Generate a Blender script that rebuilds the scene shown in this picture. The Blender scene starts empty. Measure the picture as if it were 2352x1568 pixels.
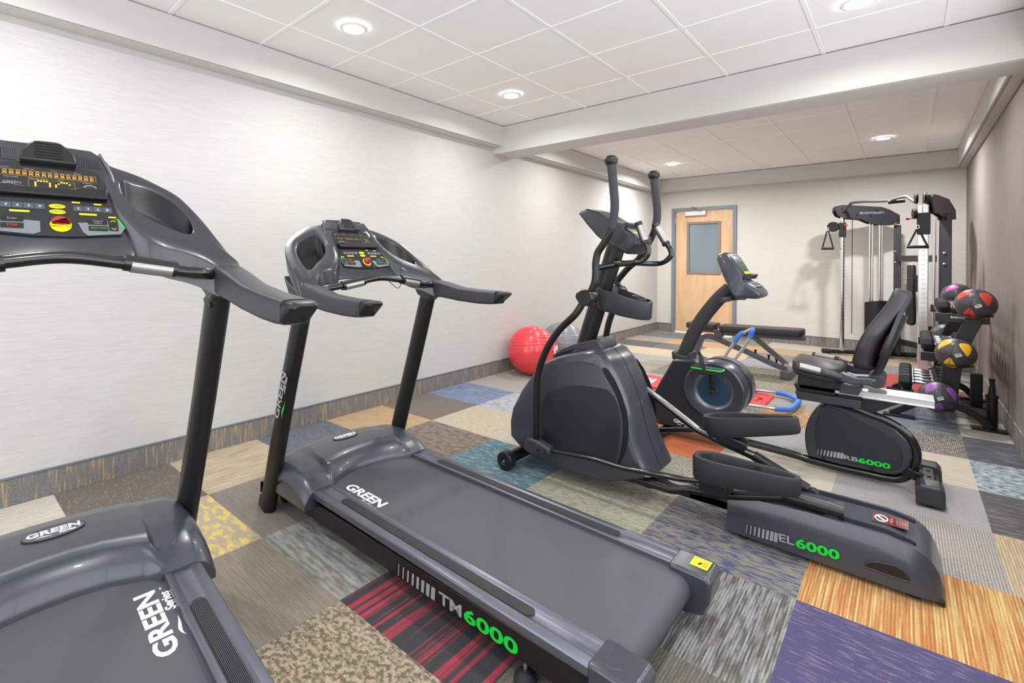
import bpy, bmesh, math, random
from mathutils import Vector, Matrix, Euler, noise as mnoise
random.seed(7)
S = bpy.context.scene
COL = S.collection
# ---------------------------------------------------------------- camera
CF, CCX, CY0, CYAW, CROLL, CH = 1115.513, 1060.0, 596.152, math.radians(42.435), math.radians(0.355), 1.28
cam_d = bpy.data.cameras.new('camera')
cam = bpy.data.objects.new('camera', cam_d); COL.objects.link(cam)
cam_d.sensor_fit = 'HORIZONTAL'; cam_d.sensor_width = 36.0
cam_d.lens = CF / 2352 * 36.0
cam_d.shift_x = (1176 - CCX) / 2352; cam_d.shift_y = -(784 - CY0) / 2352
cam_d.clip_start = 0.05; cam_d.clip_end = 60
cam.location = (0, 0, CH)
cam.matrix_world = Matrix.Translation((0, 0, CH)) @ Matrix.Rotation(CYAW, 4, 'Z') @ Matrix.Rotation(math.pi / 2, 4, 'X') @ Matrix.Rotation(CROLL, 4, 'Z')
S.camera = cam
# ---------------------------------------------------------------- world, exposure
w = bpy.data.worlds.new('world'); S.world = w; w.use_nodes = True
w.node_tree.nodes['Background'].inputs[0].default_value = (0.93, 0.96, 1.0, 1)
w.node_tree.nodes['Background'].inputs[1].default_value = 1.75
S.view_settings.view_transform = 'Standard'; S.view_settings.look = 'None'
S.view_settings.gamma = 1.0; S.view_settings.exposure = 0.86
S.view_settings.use_curve_mapping = False
# ---------------------------------------------------------------- the lens, used to read real positions off the photograph
def _ray(x, y):
    dx, dy = x - CCX, y - CY0
    px = dx * math.cos(CROLL) + dy * math.sin(CROLL); py = -dx * math.sin(CROLL) + dy * math.cos(CROLL)
    u, v = px / CF, -py / CF
    s, c = math.sin(CYAW), math.cos(CYAW)
    return Vector((-s + u * c, c + u * s, v))
_O = Vector((0, 0, CH))
def PX(p, X): r = _ray(*p); return _O + r * (X / r.x)
def PY(p, Y): r = _ray(*p); return _O + r * (Y / r.y)
def PZ(p, Z): r = _ray(*p); return _O + r * ((Z - CH) / r.z)
def zoomf(x0, y0, s): return lambda a, b: (x0 + a / s, y0 + b / s)
# ---------------------------------------------------------------- mesh helpers
class B:
    def __init__(s): s.bm = bmesh.new()
    def face(s, vs):
        try: return s.bm.faces.new(vs)
        except ValueError: return None
    def prism(s, pts, vec, off=0.0):
        pts = [Vector(p) for p in pts]; vec = Vector(vec)
        a = [s.bm.verts.new(p + vec * off) for p in pts]; b = [s.bm.verts.new(p + vec * (1 + off)) for p in pts]
        s.face(a); s.face(b[::-1]); n = len(a)
        for i in range(n): s.face((a[i], b[i], b[(i + 1) % n], a[(i + 1) % n]))
        return s
    def box(s, c, d, rot=None):
        c = Vector(c); M = rot.to_matrix() if rot is not None else Matrix.Identity(3)
        x, y, z = [k / 2 for k in d]
        v = [s.bm.verts.new(c + M @ Vector((i * x, j * y, k * z))) for i in (-1, 1) for j in (-1, 1) for k in (-1, 1)]
        for f in ((0, 1, 3, 2), (4, 6, 7, 5), (0, 4, 5, 1), (2, 3, 7, 6), (0, 2, 6, 4), (1, 5, 7, 3)): s.face([v[i] for i in f])
        return s
    def beam(s, a, b, wd, ht, up=(0, 0, 1)):
        a, b = Vector(a), Vector(b); d = (b - a).normalized(); up = Vector(up)
        sd = d.cross(up).normalized(); u2 = sd.cross(d).normalized()
        q = [sd * (wd / 2) * i + u2 * (ht / 2) * j for i, j in ((-1, -1), (1, -1), (1, 1), (-1, 1))]
        return s.prism([a + k for k in q], b - a)
    def loft(s, secs, closed=True, caps=True, loop=False):
        rings = [[s.bm.verts.new(Vector(p)) for p in sec] for sec in secs]
        n = len(rings[0]); R = range(len(rings) if loop else len(rings) - 1)
        for k in R:
            A, C = rings[k], rings[(k + 1) % len(rings)]
            for i in range(n if closed else n - 1): s.face((A[i], A[(i + 1) % n], C[(i + 1) % n], C[i]))
        if caps and closed and not loop: s.face(rings[0][::-1]); s.face(rings[-1])
        return s
    def tube(s, path, r, seg=14, closed=False, ry=None, up=None, smooth=True, sub=6, caps=True):
        P = [Vector(p) for p in path]
        if smooth and len(P) > 2:
            Q = []
            n = len(P)
            for i in range(n if closed else n - 1):
                p0 = P[(i - 1) % n] if (closed or i > 0) else P[i] * 2 - P[i + 1]
                p1, p2 = P[i], P[(i + 1) % n]
                p3 = P[(i + 2) % n] if (closed or i + 2 < n) else P[i + 1] * 2 - P[i]
                for k in range(sub):
                    t = k / sub
                    Q.append(0.5 * ((2 * p1) + (p2 - p0) * t + (2 * p0 - 5 * p1 + 4 * p2 - p3) * t * t + (3 * p1 - p0 - 3 * p2 + p3) * t ** 3))
            if not closed: Q.append(P[-1])
            P = Q
        n = len(P); T = []
        for i in range(n):
            a = P[(i - 1) % n] if (closed or i > 0) else P[0]; b = P[(i + 1) % n] if (closed or i < n - 1) else P[-1]
            T.append((b - a).normalized())
        nr = Vector(up) if up is not None else (Vector((0, 0, 1)) if abs(T[0].z) < 0.9 else Vector((1, 0, 0)))
        secs = []
        for i in range(n):
            if up is not None: nr = Vector(up)
            nr = (nr - T[i] * nr.dot(T[i])).normalized(); bi = T[i].cross(nr)
            rr = r(i / (n - 1)) if callable(r) else r
            r2 = (ry(i / (n - 1)) if callable(ry) else ry) if ry is not None else rr
            secs.append([P[i] + nr * (rr * math.cos(2 * math.pi * k / seg)) + bi * (r2 * math.sin(2 * math.pi * k / seg)) for k in range(seg)])
        return s.loft(secs, caps=caps, loop=closed)
    def lathe(s, prof, o, axis, seg=32, caps=True):
        o = Vector(o); ax = Vector(axis).normalized()
        a = ax.orthogonal().normalized(); b = ax.cross(a)
        secs = [[o + ax * h + (a * math.cos(2 * math.pi * k / seg) + b * math.sin(2 * math.pi * k / seg)) * max(r, 1e-4) for k in range(seg)] for r, h in prof]
        return s.loft(secs, caps=caps)
    def sphere(s, c, r, u=32, v=16, sc=(1, 1, 1)):
        m = Matrix.Translation(Vector(c)) @ Matrix.Diagonal((*[k * r for k in sc], 1))
        bmesh.ops.create_uvsphere(s.bm, u_segments=u, v_segments=v, radius=1, matrix=m); return s
    def xf(s, M):
        bmesh.ops.transform(s.bm, matrix=M, verts=s.bm.verts); return s
def root_of(o):
    v = Vector(o.location)
    while o.parent: o = o.parent; v += Vector(o.location)
    return v
def obj(name, b, mat, parent=None, bev=0.0, seg=2, angle=38, smooth=True, loc=None, local=False):
    bm = b.bm if isinstance(b, B) else b
    bmesh.ops.recalc_face_normals(bm, faces=bm.faces)
    me = bpy.data.meshes.new(name)
    off = (-root_of(parent) if (parent is not None and not local) else Vector((0, 0, 0)))
    if parent is None and loc is not None: off = -Vector(loc)
    if off.length > 0: bmesh.ops.translate(bm, verts=bm.verts, vec=off)
    bm.to_mesh(me); bm.free()
    for m in (mat if isinstance(mat, (list, tuple)) else [mat]): me.materials.append(m)
    if smooth:
        for p in me.polygons: p.use_smooth = True
        me.set_sharp_from_angle(angle=math.radians(angle))
    o = bpy.data.objects.new(name, me); COL.objects.link(o)
    if parent is not None: o.parent = parent
    elif loc is not None: o.location = loc
    if bev > 0:
        md = o.modifiers.new('bevel', 'BEVEL'); md.width = bev; md.segments = seg; md.limit_method = 'ANGLE'; md.angle_limit = math.radians(32)
        md.harden_normals = False
    return o
def thing(name, label, cat, loc, group=None, rz=0.0):
    o = bpy.data.objects.new(name, None); COL.objects.link(o); o.location = loc; o.rotation_euler = (0, 0, rz)
    o.empty_display_size = 0.1
    o['label'] = label; o['category'] = cat
    if group: o['group'] = group
    return o
def tag(o, label, cat, group=None):
    o['label'] = label; o['category'] = cat
    if group: o['group'] = group
    return o
def struct(name, b, mat, **k):
    o = obj(name, b, mat, **k)
    if o.parent is None: o['kind'] = 'structure'
    return o
def text_bm(txt, size, width=1.0, bold=0.0, depth=0.0008, shear=0.0):
    cu = bpy.data.curves.new('lettering', 'FONT'); cu.body = txt; cu.size = size; cu.offset = bold; cu.extrude = depth; cu.shear = shear
    cu.align_x = 'CENTER'; cu.align_y = 'CENTER'; cu.resolution_u = 3
    o = bpy.data.objects.new('lettering', cu); COL.objects.link(o)
    dg = bpy.context.evaluated_depsgraph_get(); me = bpy.data.meshes.new_from_object(o.evaluated_get(dg))
    bm = bmesh.new(); bm.from_mesh(me)
    bpy.data.objects.remove(o); bpy.data.curves.remove(cu); bpy.data.meshes.remove(me)
    bmesh.ops.scale(bm, verts=bm.verts, vec=(width, 1, 1))
    return bm
def frame(o, x, y):
    x = Vector(x).normalized(); y = Vector(y); y = (y - x * y.dot(x)).normalized(); z = x.cross(y)
    M = Matrix((x, y, z)).transposed().to_4x4(); M.translation = Vector(o); return M
def lettering(name, txt, size, o, x, y, mat, parent, width=1.0, bold=0.0, shear=0.0, lift=0.001, local=False, depth=0.0006, fit=None):
    bm = text_bm(txt, size, width, bold, depth, shear)
    if fit:
        xs = [v.co.x for v in bm.verts]; ys = [v.co.y for v in bm.verts]
        bmesh.ops.translate(bm, verts=bm.verts, vec=(-(min(xs) + max(xs)) / 2, -(min(ys) + max(ys)) / 2, 0))
        bmesh.ops.scale(bm, verts=bm.verts, vec=(fit[0] / (max(xs) - min(xs)), fit[1] / (max(ys) - min(ys)), 1))
    M = frame(o, x, y)
    M.translation = M.translation + M.to_3x3() @ Vector((0, 0, lift))
    bmesh.ops.transform(bm, matrix=M, verts=bm.verts)
    b = B(); b.bm.free(); b.bm = bm
    return obj(name, b, mat, parent, smooth=False, local=local)
# ---------------------------------------------------------------- materials
def mat(name, col, rough=0.5, metal=0.0, spec=0.5, bump=0.0, bscale=400.0, coat=0.0, emit=0.0, var=0.0, vscale=6.0, trans=0.0):
    m = bpy.data.materials.new(name); m.use_nodes = True; nt = m.node_tree; p = nt.nodes['Principled BSDF']
    p.inputs['Base Color'].default_value = (*col, 1); p.inputs['Roughness'].default_value = rough
    p.inputs['Metallic'].default_value = metal; p.inputs['Specular IOR Level'].default_value = spec
    p.inputs['Coat Weight'].default_value = coat
    p.inputs['Transmission Weight'].default_value = trans
    if emit > 0:
        p.inputs['Emission Color'].default_value = (*col, 1); p.inputs['Emission Strength'].default_value = emit
    tc = nt.nodes.new('ShaderNodeTexCoord')
    if bump > 0:
        n = nt.nodes.new('ShaderNodeTexNoise'); n.inputs['Scale'].default_value = bscale; n.inputs['Detail'].default_value = 2
        nt.links.new(tc.outputs['Object'], n.inputs['Vector'])
        bp = nt.nodes.new('ShaderNodeBump'); bp.inputs['Strength'].default_value = bump; bp.inputs['Distance'].default_value = 0.001
        nt.links.new(n.outputs['Fac'], bp.inputs['Height']); nt.links.new(bp.outputs['Normal'], p.inputs['Normal'])
    n2 = nt.nodes.new('ShaderNodeTexNoise'); n2.inputs['Scale'].default_value = vscale; n2.inputs['Detail'].default_value = 4
    nt.links.new(tc.outputs['Object'], n2.inputs['Vector'])
    mr = nt.nodes.new('ShaderNodeMapRange'); mr.inputs['To Min'].default_value = rough * 0.88; mr.inputs['To Max'].default_value = min(rough * 1.12, 1)
    nt.links.new(n2.outputs['Fac'], mr.inputs['Value']); nt.links.new(mr.outputs['Result'], p.inputs['Roughness'])
    if var > 0:
        mx = nt.nodes.new('ShaderNodeMix'); mx.data_type = 'RGBA'
        mx.inputs[6].default_value = (*[c * (1 - var) for c in col], 1); mx.inputs[7].default_value = (*[min(c * (1 + var), 1) for c in col], 1)
        nt.links.new(n2.outputs['Fac'], mx.inputs[0]); nt.links.new(mx.outputs[2], p.inputs['Base Color'])
    return m
def srgb(r, g, b):
    f = lambda c: (c / 255) / 12.92 if c <= 10.31 else (((c / 255) + 0.055) / 1.055) ** 2.4
    return (f(r), f(g), f(b))
M = {}
M['gun'] = mat('gunmetal_plastic', srgb(55, 59, 67), 0.28, spec=0.6, bump=0.08, bscale=900, coat=0.25)
M['gun2'] = mat('dark_gunmetal_plastic', srgb(43, 46, 53), 0.27, spec=0.65, bump=0.08, bscale=900, coat=0.3)
M['charcoal'] = mat('charcoal_plastic', srgb(50, 51, 56), 0.42, spec=0.5, bump=0.15, bscale=1200)
M['dark'] = mat('dark_plastic', srgb(38, 40, 47), 0.38, spec=0.5, bump=0.1, bscale=900)
M['black'] = mat('black_plastic', srgb(22, 22, 24), 0.4, spec=0.5)
M['gloss'] = mat('gloss_black_paint', srgb(17, 17, 18), 0.22, spec=0.6, coat=0.3)
M['satin'] = mat('satin_black_steel', srgb(28, 27, 27), 0.33, metal=0.2, spec=0.5)
M['rubber'] = mat('black_rubber', srgb(38, 38, 41), 0.62, spec=0.35, bump=0.3, bscale=700)
M['foam'] = mat('grip_foam', srgb(58, 59, 65), 0.7, spec=0.3, bump=0.5, bscale=900)
M['leather'] = mat('black_vinyl', srgb(46, 44, 47), 0.48, spec=0.45, bump=0.25, bscale=350)
M['pit'] = mat('matt_black_well', srgb(13, 13, 16), 0.36, spec=0.4)
M['belt'] = mat('running_belt', srgb(74, 77, 82), 0.55, spec=0.4, bump=0.5, bscale=1500, var=0.10, vscale=3)
M['rail'] = mat('grey_anodised_rail', srgb(112, 114, 126), 0.34, metal=0.75, spec=0.5)
M['pad'] = mat('ribbed_pad', srgb(62, 61, 64), 0.5)
M['chrome'] = mat('chrome', (0.82, 0.82, 0.84), 0.12, metal=1.0)
M['alu'] = mat('aluminium', (0.66, 0.67, 0.68), 0.32, metal=0.85)
M['steelgrey'] = mat('grey_painted_steel', srgb(92, 94, 98), 0.42, metal=0.3)
M['sensor'] = mat('steel_sensor_plate', (0.40, 0.385, 0.37), 0.34, metal=0.8)
M['white'] = mat('white_print', (0.82, 0.82, 0.82), 0.5)
M['greyprint'] = mat('grey_print', srgb(150, 152, 158), 0.5)
M['green'] = mat('green_print', srgb(0, 205, 60), 0.5)
M['yellow'] = mat('yellow_print', srgb(232, 222, 10), 0.45)
M['red'] = mat('red_button', srgb(175, 40, 45), 0.35, coat=0.3)
M['redprint'] = mat('red_print', srgb(225, 60, 40), 0.5)
M['panelgrey'] = mat('grey_key_panel', srgb(118, 122, 128), 0.45)
M['key'] = mat('grey_keys', srgb(74, 80, 90), 0.4)
M['screen'] = mat('display_glass', srgb(24, 24, 27), 0.15, spec=0.6, coat=0.4)
M['led'] = mat('amber_led', (1.0, 0.33, 0.02), 0.5, emit=2.2)
# ================================================================ the room
XL, XR, YF, YB0 = -3.392, 0.581, 9.093, -2.6
ZC, ZT, ZB = 2.735, 2.516, 0.147
def noise_wall(name, a, b, sc, bump=0.25, rough=0.85):
    m = bpy.data.materials.new(name); m.use_nodes = True; nt = m.node_tree; p = nt.nodes['Principled BSDF']
    p.inputs['Roughness'].default_value = rough; p.inputs['Specular IOR Level'].default_value = 0.25
    tc = nt.nodes.new('ShaderNodeTexCoord'); mp = nt.nodes.new('ShaderNodeMapping'); mp.inputs['Scale'].default_value = sc
    n = nt.nodes.new('ShaderNodeTexNoise'); n.inputs['Scale'].default_value = 1; n.inputs['Detail'].default_value = 5
    nt.links.new(tc.outputs['Object'], mp.inputs['Vector']); nt.links.new(mp.outputs['Vector'], n.inputs['Vector'])
    mr = nt.nodes.new('ShaderNodeMapRange'); mr.inputs['From Min'].default_value = 0.3; mr.inputs['From Max'].default_value = 0.7
    mx = nt.nodes.new('ShaderNodeMix'); mx.data_type = 'RGBA'; mx.inputs[6].default_value = (*a, 1); mx.inputs[7].default_value = (*b, 1)
    nt.links.new(n.outputs['Fac'], mr.inputs['Value']); nt.links.new(mr.outputs['Result'], mx.inputs[0]); nt.links.new(mx.outputs[2], p.inputs['Base Color'])
    bp = nt.nodes.new('ShaderNodeBump'); bp.inputs['Strength'].default_value = bump; bp.inputs['Distance'].default_value = 0.002
    nt.links.new(n.outputs['Fac'], bp.inputs['Height']); nt.links.new(bp.outputs['Normal'], p.inputs['Normal'])
    return m
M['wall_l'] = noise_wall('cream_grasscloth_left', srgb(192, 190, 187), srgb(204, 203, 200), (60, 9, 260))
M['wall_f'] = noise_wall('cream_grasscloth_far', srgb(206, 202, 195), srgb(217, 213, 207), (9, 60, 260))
M['wall_r'] = noise_wall('taupe_wallcovering', srgb(128, 118, 114), srgb(140, 130, 125), (60, 30, 2.5), bump=0.1)
M['soffit'] = mat('greige_paint', srgb(204, 202, 198), 0.6, spec=0.3)
M['white_paint'] = mat('white_paint', srgb(228, 226, 222), 0.6, spec=0.3)
# ceiling tiles with a recessed white grid
m = bpy.data.materials.new('ceiling_tiles'); m.use_nodes = True; nt = m.node_tree; p = nt.nodes['Principled BSDF']; p.inputs['Roughness'].default_value = 0.75
p.inputs['Specular IOR Level'].default_value = 0.2
p.inputs['Base Color'].default_value = (*srgb(245, 244, 242), 1); M['ceil'] = m
M['grid'] = mat('ceiling_grid', srgb(247, 246, 244), 0.5, spec=0.3)
GX = [-2.876 + 0.611 * i for i in range(-1, 7)]
GY = [1.517 + 0.5545 * i for i in range(-8, 15)]
cb = B(); cb.box(((XL + XR) / 2, (YB0 + YF) / 2, ZC + 0.052), (XR - XL, YF - YB0, 0.09)); struct('ceiling', cb, M['ceil'], smooth=False)
g = B()
for x in GX:
    if XL < x < XR: g.box((x, (YB0 + YF) / 2, ZC + 0.008), (0.024, YF - YB0 - 0.01, 0.012))
for y in GY:
    if YB0 < y < YF: g.box(((XL + XR) / 2, y, ZC + 0.0085), (XR - XL - 0.01, 0.024, 0.012))
struct('trim_1', g, M['grid'], bev=0.002)
# walls
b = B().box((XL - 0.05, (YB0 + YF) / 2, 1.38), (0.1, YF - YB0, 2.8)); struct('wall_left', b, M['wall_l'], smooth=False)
WY0, WY1, WZ0, WZ1 = -2.2, 4.1, 0.55, 2.40     # unseen window added for fill light, right wall, beside and behind the camera
b = B().box((XR + 0.05, (WY1 + YF) / 2, 1.38), (0.1, YF - WY1, 2.8)); b.box((XR + 0.05, (YB0 + WY0) / 2, 1.38), (0.1, WY0 - YB0, 2.8))
b.box((XR + 0.05, (WY0 + WY1) / 2, (WZ0 - 0.02) / 2), (0.1, WY1 - WY0, WZ0 + 0.02)); b.box((XR + 0.05, (WY0 + WY1) / 2, (WZ1 + 2.78) / 2), (0.1, WY1 - WY0, 2.78 - WZ1)); struct('wall_right', b, M['wall_r'], smooth=False)
b = B(); fr_m = mat('white_added_window_frame', srgb(225, 225, 222), 0.5)
for i in range(5): b.box((XR + 0.05, WY0 + 0.03 + (WY1 - WY0 - 0.06) * i / 4, (WZ0 + WZ1) / 2), (0.06, 0.05, WZ1 - WZ0))
for z in (WZ0 + 0.025, WZ1 - 0.025): b.box((XR + 0.05, (WY0 + WY1) / 2, z), (0.06, WY1 - WY0, 0.05))
struct('added_window_1', b, fr_m, smooth=False)
DX0, DX1, DZ = PY((1544.1, 479.5), YF).x, PY((1692.6, 470.5), YF).x, 2.224
b = B()
b.box(((XL - 0.1 + DX0) / 2, YF + 0.05, 1.38), (DX0 - XL + 0.1, 0.1, 2.8)); b.box(((XR + 0.1 + DX1) / 2, YF + 0.05, 1.38), (XR + 0.1 - DX1, 0.1, 2.8))
b.box(((DX0 + DX1) / 2, YF + 0.05, (DZ + 2.78) / 2), (DX1 - DX0 - 0.0, 0.1, 2.78 - DZ))
# (side pieces run 0.1 m past the corners, behind the side walls)
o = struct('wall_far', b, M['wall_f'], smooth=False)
# soffits (valances) under the ceiling and the cross beam
FS = 0.14
def soffit(name, pts, vec):
    return struct(name, B().prism(pts, vec), M['soffit'], smooth=False)
YBM, DBM, ZBM = 4.216, 0.315, 2.447
for nm, ya, yb in (('trim_2', YB0 + 0.01, YBM), ('trim_3', YBM + DBM, YF - 0.002)):
    x0 = XL + 0.002; x1 = XL + FS
    soffit(nm, [(x0, ya, ZC - 0.001), (x1, ya, ZC - 0.001), (x1, ya, ZT + 0.004), (x1 - 0.012, ya, ZT + 0.004), (x1 - 0.012, ya, ZT + 0.014), (x1 - 0.022, ya, ZT + 0.014), (x1 - 0.022, ya, ZT), (x0, ya, ZT)], (0, yb - ya, 0))
FR = 0.09
for nm, ya, yb in (('trim_4', YB0 + 0.01, YBM), ('trim_5', YBM + DBM, YF - 0.002)):
    x0 = XR - 0.002; x1 = XR - FR
    soffit(nm, [(x0, ya, ZC - 0.001), (x1, ya, ZC - 0.001), (x1, ya, ZT + 0.004), (x1 + 0.012, ya, ZT + 0.004), (x1 + 0.012, ya, ZT + 0.016), (x1 + 0.026, ya, ZT + 0.016), (x1 + 0.026, ya, ZT), (x0, ya, ZT)], (0, yb - ya, 0))
soffit('trim_6', [(XL + FS, YF - 0.002, ZC - 0.001), (XL + FS, YF - 0.20, ZC - 0.001), (XL + FS, YF - 0.20, ZT + 0.004), (XL + FS, YF - 0.188, ZT + 0.004), (XL + FS, YF - 0.188, ZT + 0.014), (XL + FS, YF - 0.176, ZT + 0.014), (XL + FS, YF - 0.176, ZT), (XL + FS, YF - 0.002, ZT)], (XR - FR - XL - FS, 0, 0))
soffit('trim_7', [(XL + 0.002, YBM, ZC - 0.001), (XL + 0.002, YBM, ZBM + 0.004), (XL + 0.002, YBM + 0.012, ZBM + 0.004), (XL + 0.002, YBM + 0.012, ZBM + 0.013), (XL + 0.002, YBM + 0.024, ZBM + 0.013), (XL + 0.002, YBM + 0.024, ZBM), (XL + 0.002, YBM + DBM, ZBM), (XL + 0.002, YBM + DBM, ZC - 0.001)], (XR - XL - 0.004, 0, 0))
# carpet baseboards
m = bpy.data.materials.new('carpet_base'); m.use_nodes = True; nt = m.node_tree; p = nt.nodes['Principled BSDF']; p.inputs['Roughness'].default_value = 0.95
p.inputs['Specular IOR Level'].default_value = 0.1
tc = nt.nodes.new('ShaderNodeTexCoord'); mp = nt.nodes.new('ShaderNodeMapping'); mp.inputs['Scale'].default_value = (90, 90, 6.5)
n = nt.nodes.new('ShaderNodeTexNoise'); n.inputs['Scale'].default_value = 1; n.inputs['Detail'].default_value = 1.5
nt.links.new(tc.outputs['Object'], mp.inputs['Vector']); nt.links.new(mp.outputs['Vector'], n.inputs['Vector'])
cr = nt.nodes.new('ShaderNodeValToRGB'); e = cr.color_ramp.elements
e[0].position = 0.40; e[0].color = (*srgb(122, 122, 123), 1); e[1].position = 0.70; e[1].color = (*srgb(182, 158, 124), 1)
k = e.new(0.52); k.color = (*srgb(130, 127, 125), 1); k = e.new(0.58); k.color = (*srgb(140, 128, 116), 1)
n3 = nt.nodes.new('ShaderNodeTexNoise'); n3.inputs['Scale'].default_value = 260; n3.inputs['Detail'].default_value = 3
nt.links.new(tc.outputs['Object'], n3.inputs['Vector'])
mx = nt.nodes.new('ShaderNodeMix'); mx.data_type = 'RGBA'; mx.blend_type = 'MULTIPLY'; mx.inputs[0].default_value = 0.8
mr = nt.nodes.new('ShaderNodeMapRange'); mr.inputs['From Min'].default_value = 0.3; mr.inputs['From Max'].default_value = 0.7; mr.inputs['To Min'].default_value = 0.45; mr.inputs['To Max'].default_value = 1.4
nt.links.new(n.outputs['Fac'], cr.inputs['Fac']); nt.links.new(cr.outputs['Color'], mx.inputs[6]); nt.links.new(n3.outputs['Fac'], mr.inputs['Value']); nt.links.new(mr.outputs['Result'], mx.inputs[7]); nt.links.new(mx.outputs[2], p.inputs['Base Color'])
M['base'] = m; M['basecap'] = mat('base_cap_strip', srgb(98, 104, 116), 0.5)
def baseboard(name, pts, nrm):
    a, c = Vector(pts[0]), Vector(pts[1]); nrm = Vector(nrm)
    b = B().prism([a, a + nrm * 0.008, a + nrm * 0.008 + Vector((0, 0, ZB - 0.008)), a + Vector((0, 0, ZB - 0.008))], c - a)
    o = struct(name, b, M['base'], smooth=False)
    a2 = a + Vector((0, 0, ZB - 0.008)); d = c - a
    b = B().prism([a2, a2 + nrm * 0.011, a2 + nrm * 0.011 + Vector((0, 0, 0.005)), a2 + Vector((0, 0, 0.009))], d)
    obj('cap_strip', b, M['basecap'], o, smooth=False)
baseboard('baseboard_left', ((XL, YB0 + 0.01, 0.001), (XL, YF - 0.0, 0.001)), (1, 0, 0))
baseboard('baseboard_right', ((XR, YB0 + 0.01, 0.001), (XR, YF - 0.0, 0.001)), (-1, 0, 0))
baseboard('baseboard_far', ((DX1 + 0.002, YF, 0.001), (XR - 0.012, YF, 0.001)), (0, -1, 0))
baseboard('baseboard_far_corner', ((XL + 0.012, YF, 0.001), (DX0 - 0.002, YF, 0.001)), (0, -1, 0))
# ---------------------------------------------------------------- door
M['frame'] = mat('grey_door_frame', srgb(122, 130, 138), 0.45)
M['lite'] = mat('brown_window_bead', srgb(140, 122, 112), 0.45)
m = bpy.data.materials.new('maple_veneer'); m.use_nodes = True; nt = m.node_tree; p = nt.nodes['Principled BSDF']; p.inputs['Roughness'].default_value = 0.45
tc = nt.nodes.new('ShaderNodeTexCoord'); mp = nt.nodes.new('ShaderNodeMapping'); mp.inputs['Scale'].default_value = (3.4, 1, 0.75)
n = nt.nodes.new('ShaderNodeTexNoise'); n.inputs['Scale'].default_value = 1.3; n.inputs['Detail'].default_value = 2; n.inputs['Distortion'].default_value = 0.6
wv = nt.nodes.new('ShaderNodeMath'); wv.operation = 'MULTIPLY'; wv.inputs[1].default_value = 26
sn = nt.nodes.new('ShaderNodeMath'); sn.operation = 'SINE'
nt.links.new(tc.outputs['Object'], mp.inputs['Vector']); nt.links.new(mp.outputs['Vector'], n.inputs['Vector']); nt.links.new(n.outputs['Fac'], wv.inputs[0]); nt.links.new(wv.outputs[0], sn.inputs[0])
n5 = nt.nodes.new('ShaderNodeTexNoise'); n5.inputs['Scale'].default_value = 2.2; nt.links.new(mp.outputs['Vector'], n5.inputs['Vector'])
ad = nt.nodes.new('ShaderNodeMath'); ad.operation = 'MULTIPLY_ADD'; ad.inputs[1].default_value = 0.12
nt.links.new(sn.outputs[0], ad.inputs[0]); nt.links.new(n5.outputs['Fac'], ad.inputs[2])
mx = nt.nodes.new('ShaderNodeMix'); mx.data_type = 'RGBA'; mx.inputs[6].default_value = (*srgb(204, 160, 118), 1); mx.inputs[7].default_value = (*srgb(230, 198, 158), 1)
nt.links.new(ad.outputs[0], mx.inputs[0]); nt.links.new(mx.outputs[2], p.inputs['Base Color']); M['maple'] = m
dfr = 0.055
b = B()
for x in (DX0 + dfr / 2, DX1 - dfr / 2): b.box((x, YF + 0.03, DZ / 2), (dfr, 0.12, DZ))
b.box(((DX0 + DX1) / 2, YF + 0.03, DZ - dfr / 2), (DX1 - DX0 - 2 * dfr, 0.12, dfr))
door = struct('door_1', b, M['frame'], bev=0.004)
lx0, lx1, lz0, lz1 = DX0 + dfr + 0.006, DX1 - dfr - 0.006, 0.012, DZ - dfr - 0.006
c3 = zoomf(1500, 440, 4.354)
wx0, wx1 = PY(c3(340, 400), YF + 0.02).x, PY(c3(680, 400), YF + 0.02).x
wz1, wz0 = PY(c3(500, 300), YF + 0.02).z, PY(c3(500, 826), YF + 0.02).z
b = B(); yl = YF + 0.04; th = 0.04
b.box(((lx0 + wx0) / 2, yl, (lz0 + lz1) / 2), (wx0 - lx0, th, lz1 - lz0)); b.box(((lx1 + wx1) / 2, yl, (lz0 + lz1) / 2), (lx1 - wx1, th, lz1 - lz0))
b.box(((wx0 + wx1) / 2, yl, (lz0 + wz0) / 2), (wx1 - wx0, th, wz0 - lz0)); b.box(((wx0 + wx1) / 2, yl, (lz1 + wz1) / 2), (wx1 - wx0, th, lz1 - wz1))
leaf = obj('door_leaf', b, M['maple'], door, smooth=False)
b = B(); bw = 0.04
for x in (wx0 + bw / 2, wx1 - bw / 2): b.box((x, yl - 0.012, (wz0 + wz1) / 2), (bw, 0.045, wz1 - wz0))
for z in (wz0 + bw / 2, wz1 - bw / 2): b.box(((wx0 + wx1) / 2, yl - 0.012, z), (wx1 - wx0 - 2 * bw, 0.045, bw))
obj('window_bead', b, M['lite'], leaf, bev=0.004)
M['glass'] = mat('door_glass', srgb(120, 136, 146), 0.04, spec=0.9, coat=0.6)
b = B().box(((wx0 + wx1) / 2, yl, (wz0 + wz1) / 2), (wx1 - wx0 - 2 * bw + 0.01, 0.008, wz1 - wz0 - 2 * bw + 0.01)); obj('window_pane', b, M['glass'], leaf, smooth=False)
a0, a1 = PY(c3(322, 200), YF - 0.03), PY(c3(528, 236), YF - 0.03)
b = B().box(((a0.x + a1.x) / 2, YF - 0.02, (a0.z + a1.z) / 2), (a1.x - a0.x, 0.07, 0.075)); cl = obj('door_closer', b, M['white_paint'], door, bev=0.008)
h0 = PY(c3(385, 152), YF - 0.05); h1 = PY(c3(450, 185), YF - 0.12)
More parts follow.
